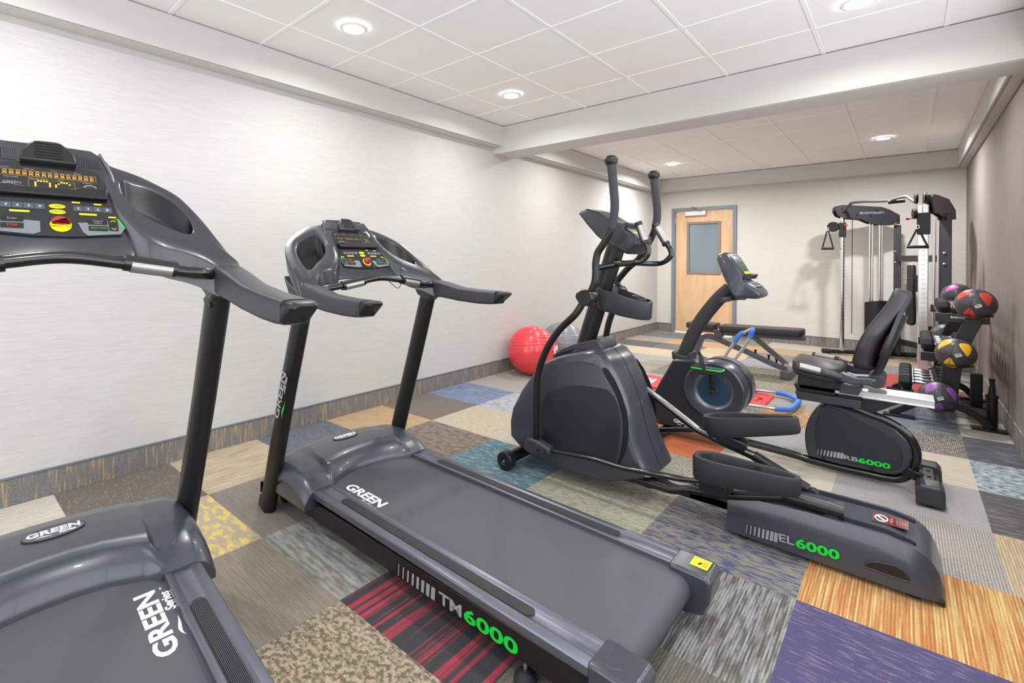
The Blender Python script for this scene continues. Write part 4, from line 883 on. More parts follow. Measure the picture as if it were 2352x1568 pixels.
# lower joint blocks and link bars
def joint(c, d, parent):
    c, d = Vector(c), Vector(d).normalized(); u = Vector((-d.z, 0, d.x)); u = u if u.z > 0 else -u
    pr = [(-0.075, -0.035), (-0.06, 0.028), (-0.03, 0.040), (0.03, 0.038), (0.10, 0.026), (0.105, -0.012), (0.09, -0.022), (-0.01, -0.050), (-0.05, -0.052)]
    b = B().prism([c + d * a_ + u * b_ + Vector((0, -0.030, 0)) for a_, b_ in pr], (0, 0.060, 0)); j = obj('joint_cover', b, M['charcoal'], parent, bev=0.014, seg=3)
    b = B()
    for a_ in (0.035, 0.075): b.lathe([(0, 0), (0.007, 0), (0.007, 0.003), (0, 0.003)], c + d * a_ + u * -0.005 + Vector((0, -0.031, 0)), (0, -1, 0), seg=10)
    obj('bolt', b, M['black'], j)
    return j
joint((-1.575, ya, 0.205), (1, 0, -0.10), lwn)
joint((-1.36, yb, 0.235), (1, 0, 0.06), lwf)
lk = [PY(zB(*p), ya) for p in [(505, 812), (760, 862), (1000, 930), (1180, 962)]] + [Vector((-0.80, 2.405, 0.246)), Vector((-0.70, 2.41, 0.262))]
obj('link_bar', B().tube(lk, 0.015, seg=14), M['gloss'], E, angle=60)
obj('link_bar', B().tube([(-1.27, yb, 0.24), (-1.134, yb, 0.262), (-0.90, yb - 0.02, 0.325), (-0.82, yb - 0.06, 0.340)], 0.015, seg=14), M['gloss'], E, angle=60)
# pedal arms that roll in the rear slots
pn = [Vector((-1.20, 2.50, 0.170)), PY((1406, 1086), 2.50), PY((1480, 1106), 2.50), PY((1540, 1124), 2.50), PY((1585, 1124), 2.51), PY((1660, 1136), 2.54), Vector((-0.37, 2.575, 0.238))]
pan_ = obj('pedal_arm', B().tube(pn, 0.0195, seg=16), M['satin'], E, angle=60)
e0, e1 = Vector((-0.40, 2.575, 0.238)), Vector((-0.185, 2.585, 0.232))
obj('roller_sleeve', B().tube([e0, e1], 0.027, seg=20, smooth=False), M['satin'], pan_, angle=50)
obj('roller', B().lathe([(0, -0.022), (0.026, -0.022), (0.03, -0.016), (0.03, 0.016), (0.026, 0.022), (0, 0.022)], (-0.225, 2.585, 0.196), (0, 1, 0), seg=20), M['rubber'], pan_)
pf = [PY((1478, 889), 2.80), PY((1540, 938), 2.80), PY((1600, 985), 2.80), PY((1650, 1010), 2.80), Vector((-0.53, 2.80, 0.295))]
paf = obj('pedal_arm', B().tube(pf, 0.0215, seg=16, smooth=False), M['gloss'], E, angle=60)
obj('roller_sleeve', B().tube([Vector((-0.56, 2.80, 0.305)), Vector((-0.335, 2.80, 0.205))], 0.026, seg=20, smooth=False), M['satin'], paf, angle=50)
obj('roller', B().lathe([(0, -0.022), (0.022, -0.022), (0.026, -0.016), (0.026, 0.016), (0.022, 0.022), (0, 0.022)], (-0.315, 2.80, 0.192), (0, 1, 0), seg=20), M['rubber'], paf)
# foot pedals : deep open trays
def pedal(c, d, L_, w0, w1, hh, arm_):
    c, d = Vector(c), Vector(d).normalized(); sd = Vector((0, 1, 0)); u = sd.cross(d) * -1; u = u if u.z > 0 else -u
    N = 48
    def ring(k, h, grow=0.0):
        R = []
        for i in range(N):
            a = 2 * math.pi * i / N; ca, sa = math.cos(a), math.sin(a)
            ex = abs(ca) ** 0.62 * (1 if ca > 0 else -1); sy = abs(sa) ** 0.75 * (1 if sa > 0 else -1)
            t = (ex + 1) / 2; wd = w0 * (1 - t) + w1 * t; wd *= 1 + 0.05 * math.sin(t * 7)
            R.append(c + d * (ex * (L_ / 2 - k)) + sd * (sy * (wd / 2 - k)) + u * (h(t) if callable(h) else h))
        return R
    hb = lambda t: -hh * (1 - 0.30 * t)
    b = B(); rings = [ring(0.03, lambda t: hb(t) + 0.00), ring(0.006, lambda t: hb(t) + 0.004), ring(0.0, lambda t: hb(t) + 0.02), ring(0.0, -0.008), ring(0.004, 0.0), ring(0.020, 0.0), ring(0.026, -0.006), ring(0.030, lambda t: -0.058 + 0.012 * t), ring(0.036, lambda t: -0.062 + 0.012 * t)]
    rr_ = [[b.bm.verts.new(p) for p in r] for r in rings]
    for q in range(len(rr_) - 1):
        for i in range(N): b.face((rr_[q][i], rr_[q][(i + 1) % N], rr_[q + 1][(i + 1) % N], rr_[q + 1][i]))
    b.face(rr_[0][::-1]); b.face(rr_[-1])
    pd = obj('foot_pedal', b, M['rubber'], E, angle=40)
    b = B()
    for i in range(9): b.prism([c + d * (-L_ * 0.34 + L_ * 0.078 * i + s_) + sd * (w_ * 0.28 * (w0 + w1) / 2) + u * (-0.0615 + 0.012 * (i + 1) / 9) for s_, w_ in ((0, -1), (0.010, -1), (0.010, 1), (0, 1))], u * 0.002)
    obj('tread_ribs', b, M['rail'], pd, smooth=False)
    return pd
p0, p1 = PY(zB(1480, 870), 2.38), PY(zB(2130, 1010), 2.38)
pedal((-0.517, 2.405, 0.393), (1, 0, 0.01), 0.415, 0.165, 0.105, 0.112, pan_)
pedal((-0.592, 2.83, 0.490), (1, 0, 0.190), 0.435, 0.165, 0.105, 0.112, paf)
b = B().box((-0.64, 2.47, 0.25), (0.12, 0.16, 0.06)); obj('pedal_bracket', b, M['black'], pan_, bev=0.008)
b = B().box((-0.66, 2.81, 0.355), (0.14, 0.08, 0.05), Euler((0, 0.25, 0))); obj('pedal_bracket', b, M['black'], paf, bev=0.008)
# base frame
b = B().box((-1.05, YC, 0.100), (0.95, 0.085, 0.05)); b.box((-0.66, YC, 0.100), (0.30, 0.085, 0.05))
b.prism([(-1.24, YC - 0.06, 0.145), (-0.98, YC - 0.06, 0.115), (-0.99, YC - 0.06, 0.065), (-1.22, YC - 0.06, 0.075)], (0, 0.12, 0)); base = obj('base_frame', b, M['satin'], E, bev=0.01)
obj('bolt_hole', B().lathe([(0.0, 0), (0.010, 0), (0.010, 0.002), (0, 0.002)], (-1.13, YC - 0.061, 0.098), (0, -1, 0), seg=14), M['black'], base)
fb_ = obj('front_stabiliser', B().tube([(-1.795, 2.40, 0.062), (-1.795, 2.89, 0.062)], 0.036, seg=20, smooth=False), M['satin'], E, angle=50)
for y in (2.385, 2.895):
    obj('stabiliser_wheel', B().lathe([(0.0, -0.026), (0.020, -0.026), (0.024, -0.030), (0.050, -0.030), (0.056, -0.024), (0.056, 0.018), (0.050, 0.026), (0, 0.026)], (-1.795, y, 0.057), (0, 1, 0), seg=28), M['black'], fb_)
    obj('bolt', B().lathe([(0, 0), (0.007, 0), (0.007, 0.004), (0, 0.004)], (-1.795, y - 0.0265 if y < 2.6 else y + 0.0265, 0.057), (0, -1 if y < 2.6 else 1, 0), seg=8), M['chrome'], fb_)
b = B().beam((-1.795, YC, 0.075), (-1.50, YC, 0.095), 0.07, 0.05); obj('front_bracket', b, M['satin'], fb_, bev=0.006)
# rear ramp cover with its two slots
zC_ = zC2
RX0, RX1 = -0.615, 0.115
Yn, Yf = 2.525, 2.865
def topz(x): return interp(x, [(-0.62, 0.165), (-0.55, 0.186), (-0.30, 0.205), (-0.05, 0.205), (0.03, 0.190), (0.075, 0.160), (0.105, 0.10), (0.12, 0.03)])
NX = 46
xs = [RX0 + (RX1 - RX0) * i / NX for i in range(NX + 1)]
ysr = [0.0, 0.02, 0.06, 0.11, 0.125, 0.135, 0.225, 0.235, 0.25, 0.285, 0.29, 0.375, 0.50, 0.625, 0.71, 0.715, 0.75, 0.765, 0.775, 0.865, 0.875, 0.89, 0.94, 0.98, 1.0]
b = B(); grid = []
for i, x in enumerate(xs):
    t = i / NX; yn = Yn + 0.008 - 0.012 * t + (0.03 * max(0, (t - 0.88) / 0.12) ** 2); yf = Yf - 0.012 + 0.012 * t - (0.03 * max(0, (t - 0.88) / 0.12) ** 2); row = []
    for v in ysr:
        y = yn + (yf - yn) * v; zt = topz(x)
        e = min(v, 1 - v)
        z = zt - (0.075 * (1 - min(e / 0.06, 1)) ** 1.6)
        # slot channels
        for c in (0.18, 0.82):
            dv = abs(v - c)
            if t < 0.93:
                w_ = 0.052 * (1 if t < 0.82 else math.sqrt(max(0, 1 - ((t - 0.82) / 0.11) ** 2)))
                if dv < w_ + 0.004: z = zt - 0.055
        row.append(b.bm.verts.new((x, y, z)))
    grid.append(row)
for i in range(NX):
    for j in range(len(ysr) - 1): b.face((grid[i][j], grid[i + 1][j], grid[i + 1][j + 1], grid[i][j + 1]))
lowr = [[b.bm.verts.new((r[0].co.x, r[0].co.y - 0.010, 0.022)), b.bm.verts.new((r[-1].co.x, r[-1].co.y + 0.010, 0.022))] for r in grid]
for i in range(NX):
    b.face((grid[i][0], lowr[i][0], lowr[i + 1][0], grid[i + 1][0])); b.face((grid[i][-1], grid[i + 1][-1], lowr[i + 1][1], lowr[i][1])); b.face((lowr[i][0], lowr[i][1], lowr[i + 1][1], lowr[i + 1][0]))
b.face([grid[0][j] for j in range(len(ysr))] + [lowr[0][1], lowr[0][0]]); b.face([grid[-1][j] for j in range(len(ysr))][::-1] + [lowr[-1][0], lowr[-1][1]])
cov = obj('ramp_cover', b, M['gun'], E, angle=33)
# recessed carry handle, lettering, stripes, sticker on the cover
yw = 2.5175
hp = [Vector((p.x, yw, p.z)) for p in P3(zC_, [(1385, 1240), (1400, 1215), (1440, 1203), (1530, 1215), (1620, 1235), (1680, 1270), (1720, 1320), (1735, 1360), (1560, 1305)], 2.52)]
hn = obj('carry_recess', B().prism(hp, (0, 0.004, 0)), M['black'], cov, smooth=False)
obj('recess_rim', B().tube(hp, 0.0035, seg=8, closed=True, smooth=False), M['charcoal'], hn)
s0, s1 = PY(zC_(500, 960), 2.515), PY(zC_(735, 1030), 2.515)
b = B()
for i in range(8):
    t = i / 7; x = s0.x + (s1.x - 0.014 - s0.x) * t; zc = 0.078 + 0.014 * t * 0; wd = 0.003 + 0.0016 * i
    zc = s0.z + (s1.z - s0.z) * t + 0.0; b.prism([(x, 2.519, zc - 0.020), (x + wd, 2.519, zc - 0.020), (x + wd + 0.004, 2.519, zc + 0.020), (x + 0.004, 2.519, zc + 0.020)], (0, -0.004, 0))
obj('stripe_mark', b, M['greyprint'], cov, smooth=False)
q = PY(zC_(805, 1040), 2.515); q.y = 2.5155; q2 = PY(zC_(1035, 1110), 2.515); q2.y = 2.5140
dd = (q2 - q); dd.y = 0
lettering('model_lettering', 'EL', 0.050, q, dd, (0.12, 0, 1), M['greyprint'], cov, bold=0.001, lift=0.0, depth=0.0015, fit=(0.055, 0.033))
lettering('model_number', '6000', 0.052, q2, dd, (0.12, 0, 1), M['green'], cov, bold=0.0016, lift=0.0, depth=0.0015, fit=(0.150, 0.040))
sz = 0.2065
sp4 = [Vector((-0.098, 2.735, sz)), Vector((0.014, 2.735, sz)), Vector((0.014, 2.648, sz)), Vector((-0.098, 2.648, sz))]
st = obj('warning_sticker', B().prism(sp4, (0, 0, 0.0012)), M['black'], cov, smooth=False)
b = B()
rg = [Vector((-0.070, 2.693, sz + 0.0018)) + Vector((0.020 * math.cos(a), 0.030 * math.sin(a), 0)) for a in [2 * math.pi * k / 24 for k in range(24)]]
b.tube(rg, 0.0028, seg=6, closed=True, smooth=False); b.beam((-0.082, 2.708, sz + 0.002), (-0.060, 2.680, sz + 0.002), 0.010, 0.001); obj('warning_symbol', b, M['white'], st)
b = B(); b.box((-0.038, 2.694, sz + 0.0018), (0.010, 0.050, 0.001))
for i in range(4): b.box((-0.021 + 0.0085 * i, 2.690, sz + 0.0018), (0.0035, 0.046 - 0.006 * i, 0.001))
bx = [(-0.096, 2.733), (0.012, 2.733), (0.012, 2.650), (-0.096, 2.650)]
for (xa, ya_), (xb, yb_) in zip(bx, bx[1:] + bx[:1]): b.beam((xa, ya_, sz + 0.0015), (xb, yb_, sz + 0.0015), 0.0016, 0.0008)
obj('warning_text', b, M['redprint'], st, smooth=False)
for x, y in ((-0.55, 2.56), (-0.55, 2.83), (0.03, 2.56), (0.03, 2.83)): obj('levelling_foot', B().lathe([(0.0, 0), (0.022, 0), (0.022, 0.012), (0.008, 0.016), (0.008, 0.03), (0, 0.03)], (x, y, 0), (0, 0, 1), seg=14), M['rubber'], E)
# console of the elliptical : wedge facing the user, its screen up and to the rear
cs = [(755, 515), (790, 487), (830, 478), (900, 498), (1062, 598), (1120, 608), (1112, 640), (1205, 700), (1205, 755), (1170, 800), (1130, 832), (1040, 790), (960, 740), (900, 692), (820, 600)]
pr = [PY(zA(*p), 2.60) for p in cs]; pr = [Vector((p.x, 0, p.z)) for p in pr]; c0 = sum(pr, Vector()) / len(pr)
def sec(y, k): return [c0 + (p - c0) * k + Vector((0, y, 0)) for p in pr]
ec = obj('console', B().loft([sec(2.515, 0.86), sec(2.525, 0.97), sec(2.545, 1.0), sec(2.735, 1.0), sec(2.755, 0.97), sec(2.765, 0.86)]), M['dark'], E, angle=35, bev=0.003)
# the face plate : slanted plane between upper front edge and the shelf
fa, fb2 = Vector((pr[2].x, 0, pr[2].z)), Vector((pr[4].x, 0, pr[4].z)); fd = (fb2 - fa).normalized(); fn = Vector((-fd.z, 0, fd.x)); fn = fn if fn.z > 0 else -fn
def F(t, y, h): return fa + (fb2 - fa) * t + Vector((0, y, 0)) + fn * h
fl = obj('control_panel', B().prism([F(0.08, 2.545, 0.001), F(0.98, 2.545, 0.001), F(0.98, 2.735, 0.001), F(0.08, 2.735, 0.001)], fn * 0.003), M['screen'], ec, smooth=False)
b = B()
for y in (2.547, 2.733): b.beam(F(0.08, y, 0.0045), F(0.98, y, 0.0045), 0.003, 0.001, up=fn)
obj('green_edge', b, M['green'], fl, smooth=False)
b = B()
for t in (0.25, 0.45, 0.6, 0.78): b.beam(F(t, 2.565, 0.0045), F(t, 2.715, 0.0045), 0.0015, 0.0006, up=fn)
obj('display_outline', b, M['panelgrey'], fl, smooth=False)
sh = PY(zA(1060, 605), 2.60); b = B().prism([(sh.x - 0.02, 2.54, sh.z + 0.0), (sh.x + 0.055, 2.54, sh.z + 0.012), (sh.x + 0.058, 2.54, sh.z + 0.002), (sh.x + 0.040, 2.54, sh.z - 0.03), (sh.x - 0.02, 2.54, sh.z - 0.03)], (0, 0.20, 0)); obj('book_rest', b, M['dark'], ec, bev=0.003)
kx = pr[7]; b = B()
k0, k1 = Vector((pr[6].x + 0.004, 0, pr[6].z + 0.003)), Vector((pr[7].x - 0.004, 0, pr[7].z + 0.003))
kd = (k1 - k0); kn = Vector((-kd.z, 0, kd.x)).normalized(); kn = kn if kn.z > 0 else -kn
obj('key_panel', B().prism([k0 + Vector((0, 2.55, 0)), k1 + Vector((0, 2.55, 0)), k1 + Vector((0, 2.73, 0)), k0 + Vector((0, 2.73, 0))], kn * 0.004), M['panelgrey'], ec, smooth=False)
b = B()
for i in range(4): c = k0 + kd * 0.4 + Vector((0, 2.575 + 0.042 * i, 0)) + kn * 0.004; b.prism([c + Vector((0, -0.012, 0)), c + kd * 0.25 + Vector((0, -0.012, 0)), c + kd * 0.25 + Vector((0, 0.012, 0)), c + Vector((0, 0.012, 0))], kn * 0.002)
obj('push_buttons', b, M['yellow'], ec, smooth=False)
# fixed pulse grips
c0_ = Vector((-1.235, YC, 1.262))
for s in (-1, 1):
    if s == -1:
        base_p = [c0_, Vector((-1.205, YC - 0.07, 1.262))] + [PY(zA(*p), 2.50) for p in [(1150, 900), (1225, 868), (1258, 815), (1252, 765)]]
        g0, g1 = PY(zA(1236, 740), 2.50), PY(zA(1178, 580), 2.50)
    else:
        base_p = [c0_, Vector((-1.205, YC + 0.06, 1.268))] + [PY(zA(*p), 2.80) for p in [(1300, 905), (1385, 888), (1436, 840), (1428, 790), (1405, 755)]]
        g0, g1 = PY(zA(1398, 750), 2.80), PY(zA(1308, 598), 2.80)
    fx = obj('fixed_handlebar', B().tube(base_p + [g0], 0.0145, seg=16), M['gloss'], E, angle=60)
    dg = (g1 - g0).normalized()
    gs = obj('pulse_grip', B().tube([g0 - dg * 0.002, g1], 0.0195, seg=18, smooth=False), M['black'], fx, angle=50)
    obj('sensor_plate', B().tube([g0 + dg * 0.012 + Vector((0.004, -0.004, 0)), g1 - dg * 0.02 + Vector((0.004, -0.004, 0))], 0.0178, seg=16, smooth=False), M['sensor'], fx, angle=50)
    obj('grip_collar', B().tube([g0 - dg * 0.006, g0 + dg * 0.008], 0.0225, seg=18, smooth=False), M['black'], fx, angle=50)
b = B().tube([Vector((-1.275, 2.50, 1.236)), Vector((-1.19, 2.56, 1.258)), Vector((-1.10, 2.62, 1.27))], 0.016, seg=16); obj('grip_crossbar', b, M['gloss'], E, angle=60)
# accessory tray with a cup ring
tr = [(848, 1100), (960, 1170), (1060, 1215), (1140, 1235), (1170, 1222), (1162, 1262), (1130, 1362), (1060, 1350), (950, 1310), (850, 1250)]
a3 = [(-1.292, 2.545), (-1.20, 2.540), (-1.10, 2.555), (-1.045, 2.580), (-1.020, 2.625), (-1.020, 2.67), (-1.045, 2.715), (-1.10, 2.74), (-1.20, 2.755), (-1.292, 2.750)]
lp = smoothpts([Vector((x, y, 0)) for x, y in a3], True, 4); cm_ = sum(lp, Vector()) / len(lp)
def trz(x): return interp(x, [(-1.30, 1.130), (-1.02, 1.052)])
def trb(x): return interp(x, [(-1.30, 1.010), (-1.15, 0.975), (-1.02, 0.955)])
R0 = [Vector((p.x, p.y, trb(p.x))) for p in [cm_ + (q - cm_) * 0.88 for q in lp]]
R1 = [Vector((p.x, p.y, trb(p.x) + 0.01)) for p in [cm_ + (q - cm_) * 0.95 for q in lp]]
R2 = [Vector((p.x, p.y, trz(p.x))) for p in lp]
R3_ = [Vector((p.x, p.y, trz(p.x) + 0.002)) for p in [cm_ + (q - cm_) * 0.90 for q in lp]]
R4 = [Vector((p.x, p.y, trz(p.x) - 0.07)) for p in [cm_ + (q - cm_) * 0.84 for q in lp]]
tr_ = obj('accessory_tray', B().loft([R0, R1, R2, R3_, R4]), M['charcoal'], E, angle=40)
cup = [(0.030, -0.04), (0.036, 0.0), (0.040, 0.002), (0.040, -0.045)]
obj('cup_ring', B().lathe([(0.0, -0.05), (0.030, -0.05), (0.033, 0.004), (0.040, 0.005), (0.040, -0.052), (0, -0.052)], (-1.085, 2.645, 1.075), (0.25, 0, 1), seg=24), M['charcoal'], tr_, angle=40)
# ================================================================ recumbent exercise bike
zS, zT, zM = zoomf(1780, 640, 2.8), zoomf(1780, 800, 5.88), zoomf(1460, 560, 3.41)
R_ = thing('recumbent_bike', 'black recumbent exercise bike with a tall backrest and a round drive disc', 'exercise bike', (-0.45, 3.72, 0))
YM = 3.74
# front shell : body and round disc housing
fs = [(290, 905), (270, 940), (235, 1000), (190, 1075), (150, 1150), (125, 1225), (122, 1290), (130, 1345), (150, 1385), (178, 1412)]
pr = [PY(zM(*p), 3.62) for p in fs]; pr = [Vector((p.x, 0, p.z)) for p in pr]
t0 = PY(zM(440, 905), 3.64); dc = PY(zM(605, 1152), 3.585); RD = 0.196
pr = [Vector((t0.x, 0, t0.z)), Vector((dc.x - 0.10, 0, dc.z + 0.17))] + [Vector((dc.x + RD * 0.97 * math.cos(a), 0, dc.z + RD * 0.97 * math.sin(a))) for a in [math.radians(k) for k in (95, 70, 45, 20, 0, -20, -45, -60)]] + [Vector((-0.80, 0, 0.125)), Vector((-0.95, 0, 0.085)), Vector((-1.22, 0, 0.085)), Vector((pr[-1].x, 0, pr[-1].z))] + pr[::-1][1:]
c0 = Vector((-1.08, 0, 0.35))
fsb = obj('drive_housing', B().loft([[c0 + (p - c0) * k + Vector((0, y, 0)) for p in pr] for y, k in ((3.610, 0.955), (3.620, 0.99), (3.640, 1.0), (3.840, 1.0), (3.860, 0.99), (3.87, 0.955))]), M['dark'], R_, angle=36)
DCy = 3.585
for sg, y0 in ((-1, DCy), (1, 3.895)):
    dsc = obj('drive_disc', B().lathe([(0.0, 0.12), (RD - 0.010, 0.12), (RD, 0.11), (RD, 0.018), (RD - 0.006, 0.006), (RD - 0.014, 0.0), (RD - 0.030, 0.003), (0.130, 0.008), (0.124, 0.010), (0.112, 0.022), (0.102, 0.024), (0.0, 0.024)], (dc.x, y0, dc.z), (0, -sg, 0) if False else (0, 1 if sg == -1 else -1, 0), seg=64), M['gun'], fsb, angle=30)
    if sg == -1:
        M['teal'] = mat('dark_teal_plate', srgb(38, 64, 82), 0.3, spec=0.6, coat=0.3)
        obj('teal_plate', B().lathe([(0, 0.0), (0.101, 0.0), (0.101, -0.006), (0, -0.006)], (dc.x, y0 + 0.024, dc.z), (0, 1, 0), seg=48), M['teal'], dsc, smooth=False)
        obj('silver_ring', B().lathe([(0.103, -0.002), (0.112, -0.0035), (0.124, -0.0145), (0.126, -0.0135), (0.113, -0.001), (0.103, 0.001)], (dc.x, y0 + 0.024, dc.z), (0, 1, 0), seg=48), M['rail'], dsc)
        obj('hub_plate', B().lathe([(0, -0.014), (0.030, -0.014), (0.033, -0.008), (0.033, 0.0), (0, 0.0)], (dc.x, y0 + 0.022, dc.z), (0, 1, 0), seg=28), M['charcoal'], dsc)
# cranks and pedals
cA0 = Vector((dc.x, 3.575, dc.z)); pdc = PY(zM(555, 985), 3.50)
cr_ = obj('crank', B().beam((dc.x, 3.556, dc.z - 0.012), (pdc.x + 0.012, 3.545, pdc.z - 0.022), 0.018, 0.030, up=(1, 0, 0)), M['black'], R_, bev=0.005)
obj('crank_bolt', B().lathe([(0, -0.010), (0.010, -0.010), (0.014, -0.006), (0.014, 0.02), (0, 0.02)], (dc.x, 3.552, dc.z), (0, 1, 0), seg=18), M['black'], cr_)
pc = Vector((pdc.x + 0.005, 3.495, pdc.z))
pp = [(-0.082, 0.0), (-0.095, 0.012), (-0.088, 0.022), (0.088, 0.014), (0.098, 0.006), (0.088, -0.014), (0.02, -0.024), (-0.03, -0.026)]
pdl = obj('bike_pedal', B().prism([pc + Vector((x, -0.045, z)) for x, z in pp], (0, 0.09, 0)), M['rubber'], R_, bev=0.008)
obj('green_band', B().tube([pc + Vector((x, y, 0.0105 + 0.01 * (0 if abs(x) < 0.09 else 0) - 0.04 * (x + 0.09) * 0.1)) for x, y in [(-0.092, -0.03), (-0.075, -0.046), (0.0, -0.047), (0.075, -0.046), (0.096, -0.028), (0.096, 0.028), (0.07, 0.046), (-0.07, 0.046), (-0.092, 0.03)]], 0.0042, seg=8, closed=True), M['green'], pdl)
ps = [pc + Vector((-0.010, -0.050, 0.0)), pc + Vector((-0.012, -0.052, 0.035)), pc + Vector((-0.025, -0.040, 0.075)), pc + Vector((-0.045, 0.0, 0.105)), pc + Vector((-0.050, 0.04, 0.070)), pc + Vector((-0.050, 0.05, 0.0))]
obj('pedal_strap', B().tube(ps, 0.0015, ry=0.017, seg=10, up=(0.25, 0.9, 0.3)), M['charcoal'], pdl)
obj('strap_buckle', B().box(pc + Vector((-0.010, -0.053, -0.014)), (0.038, 0.010, 0.022)), M['black'], pdl, bev=0.003)
cr2 = obj('crank', B().beam((dc.x, 3.925, dc.z), (2 * dc.x - pdc.x, 3.935, 2 * dc.z - pdc.z + 0.01), 0.018, 0.028, up=(1, 0, 0)), M['black'], R_, bev=0.005)
obj('bike_pedal', B().prism([Vector((2 * dc.x - pdc.x, 3.985, 2 * dc.z - pdc.z)) + Vector((x, -0.045, z)) for x, z in pp], (0, 0.09, 0)), M['rubber'], R_, bev=0.008)
# badge
q = PY(zoomf(1280, 740, 3.459)(1005, 800), 3.62); q.y = 3.6085
bd = obj('badge', B().prism([q + Vector((0.075 * math.cos(a), 0, 0.024 * math.sin(a))) for a in [2 * math.pi * k / 28 for k in range(28)]], (0, -0.002, 0)), M['black'], fsb)
logo(q + Vector((0, -0.0022, 0.002)), (1, 0, 0), (0, 0, 1), 0.115, M['white'], bd, local=False)
# collar and curved mast
col = [(285, 840), (300, 838), (320, 862), (400, 880), (415, 850), (442, 848), (445, 905), (430, 912), (290, 900)]
cl0 = [PY(zM(*p), 3.70) for p in col]; cl0 = [Vector((p.x, 0, p.z)) for p in cl0]
obj('mast_collar', B().prism([p + Vector((0, 3.685, 0)) for p in cl0], (0, 0.11, 0)), M['charcoal'], R_, bev=0.008)
mL = [(330, 860), (385, 740), (465, 590), (560, 460), (640, 375), (715, 315)]; mR = [(432, 868), (482, 740), (560, 610), (650, 500), (715, 430), (765, 385)]
mp2 = []; mw = []
for a_, b_ in zip(mL, mR):
    A_, Bq = PY(zM(*a_), YM), PY(zM(*b_), YM); mp2.append((A_ + Bq) / 2); mw.append((A_ - Bq).length / 2)
mp2 = [mp2[0] + (mp2[0] - mp2[1]) * 0.6] + mp2; mw = [mw[0]] + mw
obj('mast', B().tube(mp2, 0.047, ry=0.032, seg=24, up=(1, 0, 0.5)), M['leather'], R_, angle=60)
# short handle below the console
hb_ = [PY(zM(775, 430), 3.72), PY(zM(720, 432), 3.60), PY(zM(665, 440), 3.56)]
obj('front_handle', B().tube([(mp2[-1].x + 0.0, 3.72, hb_[0].z), Vector((hb_[1].x + 0.005, 3.62, hb_[1].z)), hb_[2]], 0.017, seg=16, smooth=False), M['foam'], R_, angle=50)
obj('front_handle', B().tube([(mp2[-1].x + 0.0, 3.76, hb_[0].z), Vector((hb_[1].x + 0.04, 3.86, hb_[1].z)), hb_[2] + Vector((0.06, 0.36, 0))], 0.017, seg=16, smooth=False), M['foam'], R_, angle=50)
# console
cs = [(645, 112), (660, 80), (700, 65), (735, 72), (770, 105), (855, 245), (880, 250), (872, 268), (850, 285), (940, 330), (990, 385), (995, 410), (970, 428), (935, 430), (870, 425), (805, 440), (775, 410), (755, 375), (720, 300), (690, 240)]
pr = [PY(zM(*p), 3.66) for p in cs]; pr = [Vector((p.x, 0, p.z)) for p in pr]
body_c = [pr[i] for i in (0, 1, 2, 3, 4, 5, 8, 9, 10, 11, 12, 13, 14, 15, 16, 17, 18, 19)]
c0 = sum(body_c, Vector()) / len(body_c)
bc = obj('console', B().loft([[c0 + (p - c0) * k + Vector((0, y, 0)) for p in body_c] for y, k in ((3.600, 0.84), (3.612, 0.96), (3.635, 1.0), (3.835, 1.0), (3.860, 0.96), (3.872, 0.84))]), M['gun'], R_, angle=40, bev=0.003)
fa, fb2 = pr[3], pr[5]; fd = (fb2 - fa).normalized(); fn = Vector((-fd.z, 0, fd.x)); fn = fn if fn.x > 0 else -fn
def F2(t, y, h): return fa + (fb2 - fa) * t + Vector((0, y, 0)) + fn * h
cpn = obj('control_panel', B().prism([F2(0.12, 3.655, .001), F2(1.0, 3.655, .001), F2(1.0, 3.820, .001), F2(0.12, 3.820, .001)], fn * 0.005), M['screen'], bc, smooth=False)
b = B()
for y in (3.657, 3.818): b.beam(F2(0.12, y, .007), F2(1.0, y, .007), 0.003, 0.001, up=fn)
obj('green_edge', b, M['green'], cpn, smooth=False)
b = B()
for t in (0.25, 0.42, 0.58, 0.72): b.beam(F2(t, 3.675, .0065), F2(t, 3.80, .0065), 0.0018, 0.0006, up=fn)
obj('display_outline', b, M['panelgrey'], cpn, smooth=False)
b = B()
for i in range(4): y = 3.672 + 0.036 * i; b.prism([F2(0.86, y, .006), F2(0.97, y, .006), F2(0.97, y + 0.025, .006), F2(0.86, y + 0.025, .006)], fn * 0.001)
obj('yellow_keys', b, M['yellow'], cpn, smooth=False)
sp_ = pr[5]; b = B().prism([Vector((sp_.x - 0.008, 3.65, sp_.z + 0.008)), Vector((sp_.x + 0.040, 3.65, sp_.z + 0.008)), Vector((sp_.x + 0.046, 3.65, sp_.z + 0.002)), Vector((sp_.x + 0.034, 3.65, sp_.z - 0.025)), Vector((sp_.x + 0.0, 3.65, sp_.z - 0.030))], (0, 0.175, 0)); obj('book_rest', b, M['dark'], bc, bev=0.003)
k0, k1 = pr[8], pr[9]; kd = k1 - k0; kn = Vector((-kd.z, 0, kd.x)).normalized(); kn = kn if kn.z > 0 else -kn
kpn = obj('key_panel', B().prism([k0 + Vector((0, 3.655, 0)), k1 + kd * 0.15 + Vector((0, 3.655, 0)), k1 + kd * 0.15 + Vector((0, 3.82, 0)), k0 + Vector((0, 3.82, 0))], kn * 0.005), M['panelgrey'], bc, smooth=False)
b = B()
for i in range(3): c = k0 + kd * 0.6 + Vector((0, 3.675 + 0.048 * i, 0)) + kn * 0.005; b.prism([c, c + kd * 0.4, c + kd * 0.4 + Vector((0, 0.034, 0)), c + Vector((0, 0.034, 0))], kn * 0.004)
obj('push_buttons', b, M['black'], kpn, bev=0.001)
